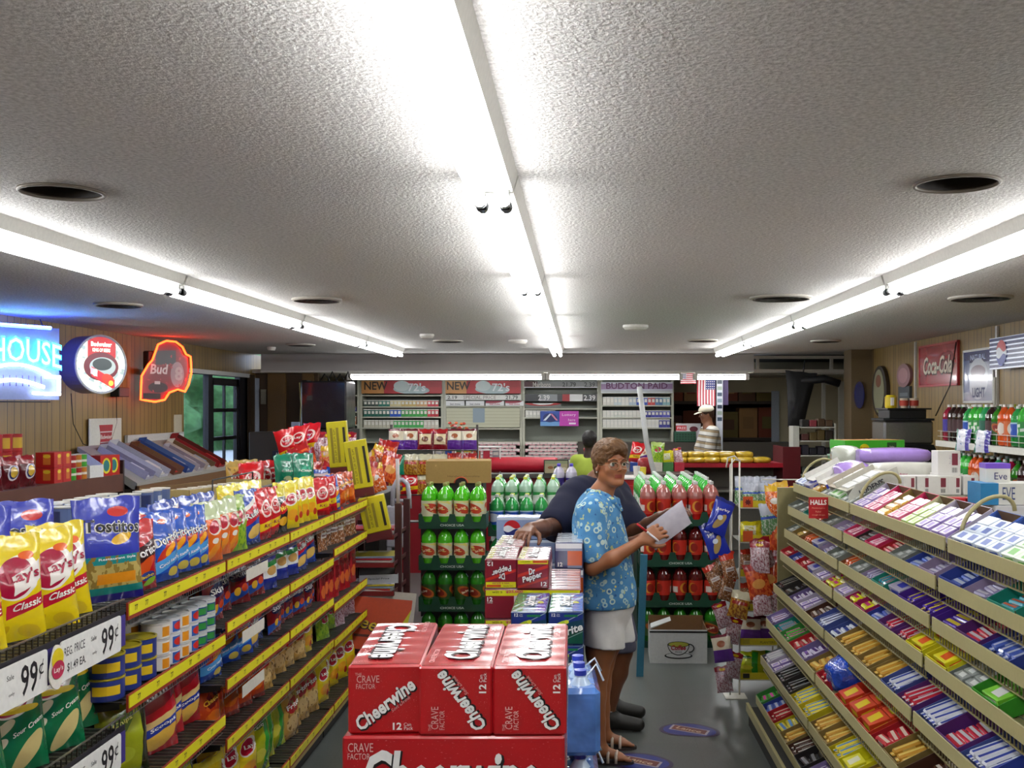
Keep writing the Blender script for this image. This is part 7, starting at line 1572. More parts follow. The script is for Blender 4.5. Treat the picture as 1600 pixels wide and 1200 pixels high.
# ================================================================== black covered box, ATM, flags, stockroom
t = thing('covered_television', 'big black boxy television set draped in black plastic near the glass door', 'television', (P(512, 0, 13.4).x, 13.4, P(0, 670, 13.4).z))
mb = MB(); mb.box((-.28, -.25, 0), (.29, .3, .60), M('#0f0f12', .35, coat=.3, bump=.008, bscale=7), ch=.02); obj('body', mb, t); mb = MB(); mb.box((-.36, .05, -.02), (-.27, .3, .62), M('#141416', .5), ch=.02); obj('side', mb, t)
obj('label', MB().box((-.20, -.254, .36), (-.13, -.251, .42), M('#3a3a38', .5)), t); obj('trim_strip', MB().tube([(-.29, -.26, 0), (-.27, -.26, .3), (-.29, -.26, .58)], .008, M('#8c8454', .4), 6), t)
mb = MB(); [mb.tube([(-.1+.1*k, 0, .60), (-.05+.1*k, .05, .70+.03*(k % 2)), (.0+.09*k, 0, .66), (.02+.1*k, .02, .60)], .008, BLACK, 6) for k in range(4)]; obj('cables', mb, t)
obj('television_stand', MB().box((-.34, -.28, 0), (.34, .3, P(0, 670, 13.4).z-.004), M('#2a2622', .6)), None, (P(512, 0, 13.4).x, 13.4, 0), label='dark stand under the black draped television', cat='stand')
obj('speaker_panel', MB().box((-.05, 0, 0), (.05, .03, .12), M('#8c98b4', .5)), None, (P(463, 0, 12.9).x, 12.86, 1.44), label='small pale blue card on top of the cash machine', cat='card')
t = thing('cash_machine', 'grey cash machine with a navy ATM sign near the glass door', 'cash machine', (P(440, 0, 13.0).x-.05, 12.9, 0)); obj('cabinet', MB().box((-.26, -.2, 0), (.2, .25, 1.44), M('#34302c', .5), ch=.01), t)
mb = MB(); mb.box((.03, -.216, 1.02), (.20, -.201, 1.22), M('#1c2540', .4)); fn = plane_fn((.115, -.218, 1.17), (1, 0, 0), (0, 0, 1)); mb.text('ATM', .05, M('#c4ccd8', .4), fn, width=.11, bold=.03); mb.text('CASH', .02, M('#8c98b0', .4), fn, at=(0, -.06)); mb.text('MACHINE', .02, M('#a8b0c0', .4), fn, at=(0, -.10), width=.11); obj('sign', mb, t)
obj('wall_switch', MB().box((P(411, 0, 14.29).x-.03, 14.28, 1.78), (P(411, 0, 14.29).x+.04, 14.295, 1.98), M('#8c8878', .5)), None, label='small grey plate on the wood trim beside the glass door', cat='wall plate')
def flag(x, y, z, w, h, vert, name, label):
 mb = MB(); RDc, WTc, BLc = M('#b03a48', .7), M('#d8d4d4', .7), M('#3a3f78', .7); n = 13; m_ = 8
 def pt(u, v): return (x+(u-.5)*w, y+.02*math.sin(u*6)+.012*math.sin(v*4), z+(v-.5)*h)
 for i in range(n):
  a, b_ = i/n, (i+1)/n
  for k in range(m_):
   c, d = k/m_, (k+1)/m_; q = [(a, c), (b_, c), (b_, d), (a, d)] if vert else [(c, a), (d, a), (d, b_), (c, b_)]
   cen = (sum(p[0] for p in q)/4, sum(p[1] for p in q)/4)
   inb = (cen[0] > .46 and cen[1] > .60) if vert else (cen[0] < .4 and cen[1] > .46)
   mb.add([pt(*p) for p in q], [(0, 1, 2, 3)], BLc if inb else (RDc if i % 2 == 0 else WTc), True)
 for i in range(5):
  for k in range(4):
   u, v = (.52+.1*i, .66+.09*k) if vert else (.05+.075*i, .55+.11*k); p = pt(u, v); mb.box((p[0]-.006, p[1]-.006, p[2]-.006), (p[0]+.006, p[1]-.004, p[2]+.006), WTc)
 return obj(name, mb, None, label=label, cat='flag')
p = P(1103.5, 614, 14.5); flag(p.x, 14.5, p.z, .25, .36, True, 'hanging_flag', 'American flag hanging with vertical stripes above the person in the cap')
p = P(1075.5, 590, 14.4); flag(p.x, 14.4, p.z, .21, .17, False, 'small_flag', 'small American flag under the header between two lights')
obj('blue_banner', MB().box((P(1128, 0, 14.6).x, 14.6, P(0, 633, 14.6).z), (P(1138, 0, 14.6).x, 14.61, P(0, 592, 14.6).z), M('#5a4a74', .6)), None, label='narrow purple banner behind the white post', cat='banner')
mb = MB(); xa_, xb_ = P(1119, 0, 14.55).x, P(1128.5, 0, 14.55).x; mb.box((xa_, 14.5, 0), (xb_, 14.58, 2.2), M('#b9bcc4', .4))
for k in range(8): mb.box((xa_+.01, 14.497, 1.55+.085*k), (xb_-.01, 14.4995, 1.60+.085*k), M(['#3c4a5c', '#8c9a8c', '#2c3444', '#7c8c98'][k % 4], .4))
obj('support_post', mb, None, label='white post with a column of small photo cards behind the person in the cap', cat='post')
# stockroom shelves with cartons
sx0 = ox0-.2
for j in range(3): obj('stock_shelf', MB().box((ox0-.4, YB+1.2, .55+.62*j), (ox1+.6, YB+1.9, .60+.62*j), M('#3a3028', .7)), None, label='dark stockroom shelf, %s from the floor' % ['lowest', 'middle', 'upper'][j], cat='shelf')
obj('stock_rack_uprights', MB().box((ox0-.45, YB+1.2, 0), (ox0-.40, YB+1.9, 2.3), M('#3a3028', .7)).box((ox1+.6, YB+1.2, 0), (ox1+.65, YB+1.9, 2.3), M('#3a3028', .7)), None, label='uprights of the dark stockroom shelving', cat='shelf frame')
rnd = random.Random(3); cc = ['#6a3424', '#7a3c28', '#5c4030', '#8a6a44', '#6a5c30', '#5a3a3c', '#9a7448']
for j in range(3):
 x = ox0-.35; i = 0
 while x < ox1+.45:
  w_ = rnd.uniform(.24, .36); h_ = rnd.uniform(.36, .52)
  obj('stock_carton', MB().box((-w_/2+.01, -.2, 0), (w_/2-.01, .2, h_), M(cc[(i*2+j*3) % 7], .8), fm={'-y': D(cc[(i*2+j*3) % 7], (('r', .2, .3, .8, .7, cc[(i+j+4) % 7]),), rough=.8)}), None, (x+w_/2, YB+1.5, .602+.62*j), label='brown stock carton on the %s stockroom shelf' % ['lowest', 'middle', 'upper'][j], cat='carton', group='stock cartons shelf %d' % j); x += w_; i += 1
# red poster board and green crate behind the counter
p = P(1075, 676, 14.9); mb = MB(); mb.box((-.17, 0, -.15), (.18, .01, .13), M('#c0bcc0', .5)); fn = plane_fn((0, -.002, 0), (1, 0, 0), (0, 0, 1)); mb.box((-.17, -.001, .03), (-.02, 0, .10), M('#b3202c', .4)); mb.text('FREE', .035, M('#e8dce0', .4), fn, at=(-.09, .065), width=.12); n = 16; mb.prism([(.08+.06*math.cos(2*PI*k/n), .05+.04*math.sin(2*PI*k/n)) for k in range(n)], -.002, -.001, M('#5c1c28', .5)); obj('poster_board', mb, None, (p.x, 14.9, p.z), label='poster board with FREE in red leaning behind the pastry counter', cat='poster')
obj('back_ledge', MB().box((ox0-1.5, 14.85, 0), (ox1-.1, 15.15, P(0, 691, 14.9).z), M('#3a342c', .6)), None, label='dark ledge behind the pastry counter', cat='ledge')
mb = MB(); p = P(1073, 690, 14.7); mb.box((-.15, -.12, 0), (.15, .12, .15), M('#1c4a34', .5), ch=.01); [mb.box((-.13+.04*i, -.123, .03+.035*j), (-.105+.04*i, -.1205, .05+.035*j), M('#0c2a1c', .6)) for i in range(7) for j in range(3)]; obj('milk_crate', mb, None, (p.x, 15.0-.01, P(0, 691, 14.9).z+.002), label='dark green plastic crate before the FREE poster board', cat='crate')
# black jacket hanging and misc shelving at the back right
mb = pillow(.36, .72, .16, M('#101114', .6, bump=.01, bscale=8), seed=8); mb.v = [(x*(.55+.6*(z_/.72)), y, z_) for x, y, z_ in mb.v]; p = P(1243, 668, 13.6)
jk = obj('black_cover', mb, None, (p.x, 13.6, p.z), (0, R(6), 0), label='black cloth cover draped over an arm on the beige back wall', cat='cloth'); 
mb = MB(); mb.tube([(0, 0, .60), (.30, -.02, .66), (.50, -.02, .62)], .05, M('#101114', .6), 8); mb.tube([(.02, 0, .02), (.03, 0, -.10), (.05, 0, -.22)], [.05, .03, .008], M('#101114', .6), 8); mb.tube([(.03, .02, .66), (.03, .02, .87)], .01, BLACK, 6); obj('drape_tail', mb, jk)
obj('door_frame', MB().box((P(1285, 0, 14.6).x, 14.6, 0), (P(1290, 0, 14.6).x, 14.66, P(0, 601, 14.6).z), M('#a9a698', .5)).box((P(1311, 0, 14.6).x, 14.6, 0), (P(1320, 0, 14.6).x, 14.66, P(0, 601, 14.6).z), M('#a9a698', .5)).box((P(1285, 0, 14.6).x, 14.6, P(0, 601, 14.6).z), (P(1320, 0, 14.6).x, 14.66, P(0, 596, 14.6).z), M('#a9a698', .5)).box((P(1320, 0, 14.6).x, 14.6, 0), (P(1345, 0, 14.6).x+.8, 14.66, 2.43), M('#8c8468', .7)), None, label='pale door frame in the back corner beyond the black cover', cat='door frame')
t = thing('back_shelves', 'shelves of dark gear and baskets before the back corner door', 'shelving', (P(1280, 0, 12.2).x, 12.3, 0)); W3 = M('#b9bab0', .5)
mb = MB(); mb.box((-.28, 0, 0), (-.21, .25, 1.52), W3).box((.20, 0, 0), (.22, .25, 1.55), W3); obj('frame', mb, t)
for z_ in (1.50, 1.34, 1.17, .95): obj('shelf', MB().box((-.2, -.05, z_), (.2, .25, z_+.012), W3), t)
rnd = random.Random(4)
for j, z_ in enumerate((1.513, 1.353, 1.183, .963)):
 for i in range(4):
  c = [['#1a1614', '#7c2a34', '#4a3420', '#4a3420'], ['#4a2420', '#54441f', '#54441f', '#2a2018'], ['#181624', '#14141c', '#1c1a24', '#16141a'], ['#3a4038', '#242424', '#2c3440', '#1c1c20']][j][i]
  obj('shelf_item', MB().box((-.042, -.07, 0), (.042, .07, rnd.uniform(.07, .13)), M(c, .5), ch=.008), None, (P(1280, 0, 12.2).x-.14+.093*i, 12.36, z_), label='%s item on the %s shelf of the back corner shelves' % (['dark', 'brown', 'black', 'grey'][j], ['top', 'second', 'third', 'lowest'][j]), cat='household item', group='back corner items %d' % j)
# coffee carton on the floor, teal post, floor stickers
mb = MB(); w_, d_, h_ = .39, .36, .228; CI = M('#6a4a2a', .85); WC = M('#c8c9c8', .5)
mb.box((-w_/2, -d_/2, 0), (w_/2, d_/2, .004), WC); mb.box((-w_/2, -d_/2, .004), (w_/2, -d_/2+.004, h_), CI, fm={'-y': WC, '+z': WC}); mb.box((-w_/2, d_/2-.004, .004), (w_/2, d_/2, h_+.03), CI, fm={'+y': WC}); mb.box((-w_/2, -d_/2+.004, .004), (-w_/2+.004, d_/2-.004, h_), CI, fm={'-x': WC}); mb.box((w_/2-.004, -d_/2+.004, .004), (w_/2, d_/2-.004, h_), CI, fm={'+x': WC})
mb.box((-w_/2-.001, -d_/2-.001, h_-.02), (w_/2+.001, -d_/2, h_-.008), BLACK); mb.prism([(-.19, h_+.0), (-.06, h_+.055), (-.05, h_+.06), (-.185, h_+.012)], -d_/2+.02, -d_/2+.16, M('#b8bab8', .5))
o3 = [( .06*math.cos(R(a))*1.15, .10+.0*0-.055*0 + (-.0+.075*math.sin(R(a)))*.9) for a in range(180, 361, 12)]
fn = plane_fn((0, -d_/2-.0015, .10), (1, 0, 0), (0, 0, 1)); cup = [(.075*math.cos(R(a)), .03+.075*math.sin(R(a))) for a in range(180, 361, 12)]
def poly(pts, m_, off): mb.add([lift(fn, off)(x, y) for x, y in pts], [tuple(range(len(pts)))], m_)
poly([(.095*math.cos(R(a)), -.048+.022*math.sin(R(a))) for a in range(0, 360, 15)], BLACK, .0002); poly([(.085*math.cos(R(a)), -.045+.016*math.sin(R(a))) for a in range(0, 360, 15)], WC, .0004)
poly(cup, BLACK, .0006); poly([(x*.93, .03+(y-.03)*.92) for x, y in cup], WC, .0008); poly([(.074*math.cos(R(a)), .03+.02*math.sin(R(a))) for a in range(0, 360, 15)], BLACK, .001); poly([(.068*math.cos(R(a)), .03+.016*math.sin(R(a))) for a in range(0, 360, 15)], M('#a8a83c', .5), .0012)
mb.tube([lift(fn, .002)(.07+.035*math.sin(R(a)), .005+.028*math.cos(R(a))) for a in range(0, 181, 20)], .004, BLACK, 6); mb.text('Coffee', .034, M('#a31c28', .5), lift(fn, .0016), at=(.0, .008), width=.10, shear=.2, bold=.03); mb.text('MUGS', .012, BLACK, lift(fn, .0016), at=(0, -.022))
obj('coffee_carton', mb, None, (.682, 7.37, 0), (0, 0, R(-2)), label='open white carton with a coffee cup picture on the floor', cat='carton')
obj('teal_post', MB().box((-.025, -.015, 0), (.02, .015, .79), M('#2f6c84', .5)), None, (.395, 6.85, 0), (0, R(2), 0), label='slim teal blue upright standing behind the person in blue florals', cat='post')
def sticker(px, py, label, s=1):
 Y = CZ*F/(py-CY); mb = MB(); n = 30; out = []
 for k in range(n): a = 2*PI*k/n; r_ = 1+.12*math.sin(2*a+.6)+.06*math.cos(3*a); out.append((.15*r_*math.cos(a), .13*r_*math.sin(a)))
 mb.prism(out, .0008, .0016, M('#3a2a4a', .4), plane='xy'); mb.prism([(x*.88, y*.86) for x, y in out], .0017, .0022, M('#24307c', .35), plane='xy')
 mb.prism([(-.12, .035), (.10, .05), (.12, -.03), (-.10, -.05)], .0023, .0027, M('#a8a0a8', .4), plane='xy'); mb.prism([(-.105, .028), (.09, .04), (.105, -.022), (-.09, -.04)], .0028, .0032, M('#6a2418', .4), plane='xy'); mb.text('Lance', .04, M('#c9b08c', .4), plane_fn((0, 0, .0036), (1, 0, 0), (0, 1, 0)), width=.15, bold=.02)
 obj('floor_sticker', mb, None, ((px-CX)/F*Y, Y, 0), (0, 0, R(-35)), label=label, cat='sticker')
sticker(1077, 1141, 'blue floor sticker with a brown centre in the middle of the aisle'); sticker(1000, 1190, 'blue floor sticker near the sandals at the photo\'s lower edge')
# posts near the wide snack rack: white notice and box

tS = thing('fluorescent_light', 'unseen fluorescent light added inside the stockroom to brighten its cartons', 'ceiling light', ((ox0+ox1)/2, YB+.6, 2.44)); obj('housing', MB().box((-.6, -.06, -.04), (.6, .06, 0), FIX), tS); obj('tube', MB().tube([(-.58, 0, -.065), (.58, 0, -.065)], .019, M('#fbf4e8', .4, emit=5, var=0), 10), tS)  # unseen lamp, added to brighten the cartons in the stockroom
# ================================================================== people
def V3(*a): return np.array(a, float)
class SDF:
 def __init__(s): s.p = []
 def cap(s, a, b, ra, rb=None, k=.02, sub=False):
  a, b = V3(*a), V3(*b); rb = ra if rb is None else rb; m = max(ra, rb)
  s.p.append(('c', a, b, ra, rb, k, sub, np.minimum(a, b)-m, np.maximum(a, b)+m)); return s
 def ell(s, c, r, k=.02, sub=False, rot=None):
  c, r = V3(*c), V3(*r); m = max(r) if rot is not None else r
  s.p.append(('e', c, r, rot, None, k, sub, c-m, c+m)); return s
 def chain(s, pts, rs, k=.02):
  for i in range(len(pts)-1): s.cap(pts[i], pts[i+1], rs[i], rs[i+1], k)
  return s
 def build(s, h, clips=(), disp=None):
  pos = [q for q in s.p if not q[6]]
  lo = np.min([q[7] for q in pos], 0)-.03; hi = np.max([q[8] for q in pos], 0)+.03
  n = np.ceil((hi-lo)/h).astype(int)+1; Dm = np.full(n, .05, np.float32)
  ax = [lo[i]+h*np.arange(n[i]) for i in range(3)]
  for q in s.p:
   k = q[5]; a0 = np.clip(np.floor((q[7]-.05-lo)/h).astype(int), 0, n-1); a1 = np.clip(np.ceil((q[8]+.05-lo)/h).astype(int)+1, 1, n)
   sl = tuple(slice(a0[i], a1[i]) for i in range(3))
   if any(a1 <= a0): continue
   X = ax[0][sl[0]][:, None, None]; Y = ax[1][sl[1]][None, :, None]; Z = ax[2][sl[2]][None, None, :]
   if q[0] == 'c':
    a, b, ra, rb = q[1:5]; d = b-a; L = max(d@d, 1e-9)
    t = np.clip(((X-a[0])*d[0]+(Y-a[1])*d[1]+(Z-a[2])*d[2])/L, 0, 1)
    v = np.sqrt((X-a[0]-t*d[0])**2+(Y-a[1]-t*d[1])**2+(Z-a[2]-t*d[2])**2)-(ra+(rb-ra)*t)
   else:
    c, r, rot = q[1:4]; x, y, z = X-c[0], Y-c[1], Z-c[2]
    if rot is not None: x, y, z = (x*rot[0, 0]+y*rot[1, 0]+z*rot[2, 0]), (x*rot[0, 1]+y*rot[1, 1]+z*rot[2, 1]), (x*rot[0, 2]+y*rot[1, 2]+z*rot[2, 2])
    k0 = np.sqrt((x/r[0])**2+(y/r[1])**2+(z/r[2])**2); k1 = np.sqrt((x/r[0]**2)**2+(y/r[1]**2)**2+(z/r[2]**2)**2)+1e-9
    v = k0*(k0-1)/k1
   cur = Dm[sl]
   if q[6]:
    v = -v; hh = np.clip(.5-.5*(cur-v)/k, 0, 1); Dm[sl] = cur*(1-hh)+v*hh+k*hh*(1-hh)
   else:
    hh = np.clip(.5+.5*(cur-v)/k, 0, 1); Dm[sl] = cur*(1-hh)+v*hh-k*hh*(1-hh)
  X, Y, Z = ax[0][:, None, None], ax[1][None, :, None], ax[2][None, None, :]
  if disp: Dm = Dm+disp(X, Y, Z).astype(np.float32)
  for nx, ny, nz, d in clips: Dm = np.maximum(Dm, (nx*X+ny*Y+nz*Z-d).astype(np.float32))
  return nets(Dm, h, lo)
def nets(Dm, h, lo):
 sh = np.array(Dm.shape); acc = np.zeros((*(sh-1), 3), np.float32); cnt = np.zeros(sh-1, np.int32); E = np.eye(3, dtype=int); cr = []
 for a in range(3):
  sA = [slice(None)]*3; sB = [slice(None)]*3; sA[a] = slice(0, -1); sB[a] = slice(1, None)
  A, B = Dm[tuple(sA)], Dm[tuple(sB)]; idx = np.argwhere((A < 0) != (B < 0)); va, vb = A[tuple(idx.T)], B[tuple(idx.T)]
  pos = idx+(va/(va-vb))[:, None]*E[a]; o1, o2 = [i for i in range(3) if i != a]; cr.append((idx, va < 0, o1, o2))
  for d1 in (0, -1):
   for d2 in (0, -1):
    c = idx+d1*E[o1]+d2*E[o2]; ok = np.all((c >= 0) & (c < sh-1), 1)
    np.add.at(acc, tuple(c[ok].T), pos[ok]); np.add.at(cnt, tuple(c[ok].T), 1)
 cells = np.argwhere(cnt > 0); vid = np.full(cnt.shape, -1); vid[tuple(cells.T)] = np.arange(len(cells))
 Vv = acc[tuple(cells.T)]/cnt[tuple(cells.T)][:, None]; F_ = []
 for a, (idx, neg, o1, o2) in enumerate(cr):
  ok = (idx[:, o1] > 0) & (idx[:, o2] > 0) & (idx[:, o1] < sh[o1]-1) & (idx[:, o2] < sh[o2]-1); i = idx[ok]; ng = neg[ok]
  q = [vid[tuple((i+d1*E[o1]+d2*E[o2]).T)] for d1, d2 in ((-1, -1), (0, -1), (0, 0), (-1, 0))]; q = np.stack(q, 1)
  fl = ng if a != 1 else ~ng
  q[~fl] = q[~fl][:, ::-1]; F_.append(q)
 F_ = np.concatenate(F_)
 for _ in range(2):      # light smoothing
  s = np.zeros_like(Vv); c = np.zeros(len(Vv))
  for j in range(4):
   for k in (1, 3): np.add.at(s, F_[:, j], Vv[F_[:, (j+k) % 4]]); np.add.at(c, F_[:, j], 1)
  Vv = Vv*.5+.5*s/np.maximum(c, 1)[:, None]
 return Vv*h+lo, F_
def npobj(name, VF, mats, mf=None, parent=None, **kw):
 v, f = VF; me = bpy.data.meshes.new(name); me.from_pydata(v.tolist(), [], f.tolist())
 for m in mats: me.materials.append(m)
 if mf is not None: me.polygons.foreach_set('material_index', mf(v[f].mean(1)).astype(np.int32))
 me.polygons.foreach_set('use_smooth', [True]*len(f)); me.update(); return obj(name, me, parent, **kw)
def unit(v): v = np.array(v, float); return v/np.linalg.norm(v)
def hand(S, w, d, n, side, curl=25, s=1.0, spread=1.0, thumb=35):
 "w wrist, d pointing along the palm, n palm normal (fingers curl towards it), side +-1 = where the thumb is along d x n"
 d, n = unit(d), unit(n); n = unit(n-d*(n@d)); a = np.cross(d, n)*side; w = np.array(w, float)
 for k in range(4):
  off = (.030-.0195*k)*s; kn = w+d*.085*s*(1-.04*abs(k-1))+a*off
  S.cap(w+d*.012+a*off*.55, kn, .015*s, .0125*s, k=.012)
  p = kn; L = [(.040, .026, .020), (.044, .029, .021), (.041, .027, .020), (.032, .020, .018)][k]; ang = 0; sp = (.10-.07*k)*spread
  for j, l in enumerate(L):
   ang += R(curl*(.8 if j == 0 else 1.0)*(1+.08*k)); dr = unit(d*math.cos(ang)+n*math.sin(ang)+a*sp*(1 if j == 0 else .5)); q = p+dr*l*s
   S.cap(p, q, (.0092-.0008*j)*s, (.0086-.0008*j)*s, k=.004); p = q
 b0 = w+d*.022*s+a*.022*s; t1 = b0+unit(d*.55+a*.75+n*.35)*.042*s; t2 = t1+unit(d*.8+a*.35+n*.5)*.032*s; t3 = t2+unit(d*.9+n*math.sin(R(thumb)))*.024*s
 S.cap(b0, t1, .015*s, .0115*s, k=.01); S.cap(t1, t2, .0105*s, .0095*s, k=.005); S.cap(t2, t3, .0093*s, .0078*s, k=.005)
def rotz(a): c, s = math.cos(a), math.sin(a); return np.array([[c, -s, 0], [s, c, 0], [0, 0, 1]])
def rotx(a): c, s = math.cos(a), math.sin(a); return np.array([[1, 0, 0], [0, c, -s], [0, s, c]])
def head(S, c, Rm, s=1.0):
 T_ = lambda *p: np.array(c)+Rm@(np.array(p)*s)
 S.ell(T_(0, .015, .032), np.array((.073, .090, .083))*s, rot=Rm); S.ell(T_(0, -.018, -.032), np.array((.058, .066, .076))*s, k=.03, rot=Rm)
 S.cap(T_(-.014, -.056, -.088), T_(.014, -.056, -.088), .017*s, k=.02); S.ell(T_(0, -.068, -.094), np.array((.016, .015, .014))*s, k=.015, rot=Rm)
 for q in (-1, 1):
  S.cap(T_(q*.050, .0, -.050), T_(q*.020, -.054, -.088), .017*s, .014*s, k=.02)      # jaw line
  S.ell(T_(q*.036, -.058, -.026), np.array((.020, .018, .018))*s, k=.02, rot=Rm)        # cheek
  S.cap(T_(q*.014, -.086, .020), T_(q*.046, -.068, .020), .0075*s, k=.012)              # brow
  S.ell(T_(q*.031, -.094, .001), np.array((.017, .014, .011))*s, k=.010, sub=True, rot=Rm)
  S.ell(T_(q*.0765, .008, -.008), np.array((.009, .017, .030))*s, k=.008, rot=Rm); S.ell(T_(q*.083, .004, -.004), np.array((.005, .009, .016))*s, k=.004, sub=True, rot=Rm)
  S.ell(T_(q*.010, -.095, -.030), np.array((.007, .008, .006))*s, k=.005, rot=Rm)
 S.cap(T_(0, -.083, .012), T_(0, -.104, -.024), .0065*s, .0095*s, k=.008)
 S.cap(T_(-.019, -.0765, -.0535), T_(.019, -.0765, -.0535), .0052*s, k=.005); S.cap(T_(-.016, -.0755, -.0645), T_(.016, -.0755, -.0645), .0060*s, k=.005)
 S.cap(T_(-.024, -.085, -.0588), T_(.024, -.085, -.0588), .0022*s, k=.003, sub=True)
 return T_
def eyes(T_, Rm, parent, s=1.0, iris='#46544a'):
 for q in (-1, 1):
  c = T_(q*.031, -.0735, .001); mb = MB(); mb.x = Matrix.Translation(Vector(c)) @ Matrix([list(r) for r in Rm]).to_4x4() @ Matrix.Rotation(R(90), 4, 'X')
  pr = lambda a: (.0118*s*math.sin(R(a)), .0118*s*math.cos(R(a)))
  mb.lathe([(.0001, .0118*s), pr(16), pr(40), pr(58), pr(90)], M('#e4e0da', .15, var=0), 14, mats=[M('#0c0a0a', .1, var=0), M(iris, .15, var=0), M('#e4e0da', .15, var=0), M('#e4e0da', .15, var=0)], caps=False)
  obj('eye', mb, parent)
  mb = MB(); pts = [T_(q*.031+(.017*math.cos(a)), -.0862+.006*abs(math.cos(a))**2, .002+.0082*math.sin(a)) for a in [PI*k/8 for k in range(9)]]; mb.tube(pts, .0016, M('#5a3626', .6), 5); obj('eyelid', mb, parent)
  mb = MB(); mb.tube([T_(q*.012, -.0925, .021), T_(q*.030, -.0905, .027), T_(q*.048, -.078, .020)], [.002, .0028, .0012], M('#4a3220', .8), 5); obj('eyebrow', mb, parent)
def skin(h, lips='#a0605a'):
 return [M(h, .45, var=.10, bscale=14, sss=.06), M(lips, .4, sss=.05)]
def lipmask(T_, Rm, s=1.0):
 inv = Rm.T; c0 = T_(0, 0, 0)
 def f(c):
  l = (c-c0)@Rm/s; return ((abs(l[:, 0]) < .020) & (l[:, 1] < -.078) & (l[:, 2] < -.050) & (l[:, 2] > -.068)).astype(int)
 return f
def floral():
 m, nt, b = base_mat('floral_blouse'); h = NT(nt); tc = h.n('ShaderNodeTexCoord')
 def vor(sc, off):
  v = h.n('ShaderNodeTexVoronoi'); v.inputs['Scale'].default_value = sc; mp = h.n('ShaderNodeMapping'); mp.inputs['Location'].default_value = (off, off*.7, off*.3)
  nt.links.new(tc.outputs['Object'], mp.inputs[0]); nt.links.new(mp.outputs[0], v.inputs['Vector']); return v.outputs['Distance']
 n = h.n('ShaderNodeTexNoise'); n.inputs['Scale'].default_value = 16; n.inputs['Detail'].default_value = 4; nt.links.new(tc.outputs['Object'], n.inputs['Vector'])
 c = h.mix(n.outputs['Fac'], lin('#2a6ca4'), lin('#5a98c4'))
 n2 = h.n('ShaderNodeTexNoise'); n2.inputs['Scale'].default_value = 34; nt.links.new(tc.outputs['Object'], n2.inputs['Vector'])
 c = h.mix(h.math('GREATER_THAN', n2.outputs['Fac'], .66), c, lin('#2a5c94')); c = h.mix(h.math('LESS_THAN', n2.outputs['Fac'], .36), c, lin('#b4c08c'))
 for sc, off, r0, r1, col in ((18, 0, .15, .27, '#b9cfc4'), (17, 0, .0, .09, '#d8c86a'), (21, 3.3, .12, .27, '#a9c6c8')):
  d = vor(sc, off); f = h.math('MULTIPLY', h.math('GREATER_THAN', d, r0), h.math('LESS_THAN', d, r1)); c = h.mix(f, c, lin(col))
 nt.links.new(c, b.inputs['Base Color']); b.inputs['Roughness'].default_value = .8; return m
def hairmat(c1, c2, sc=40):
 m, nt, b = base_mat('hair'); h = NT(nt); tc = h.n('ShaderNodeTexCoord'); n = h.n('ShaderNodeTexNoise'); n.inputs['Scale'].default_value = sc; n.inputs['Detail'].default_value = 6; n.inputs['Distortion'].default_value = 1.5
 nt.links.new(tc.outputs['Object'], n.inputs['Vector']); nt.links.new(h.mix(n.outputs['Fac'], lin(c1), lin(c2)), b.inputs['Base Color']); b.inputs['Roughness'].default_value = .55
 bp = h.n('ShaderNodeBump'); bp.inputs['Distance'].default_value = .006; nt.links.new(n.outputs['Fac'], bp.inputs['Height']); nt.links.new(bp.outputs[0], b.inputs['Normal']); return m

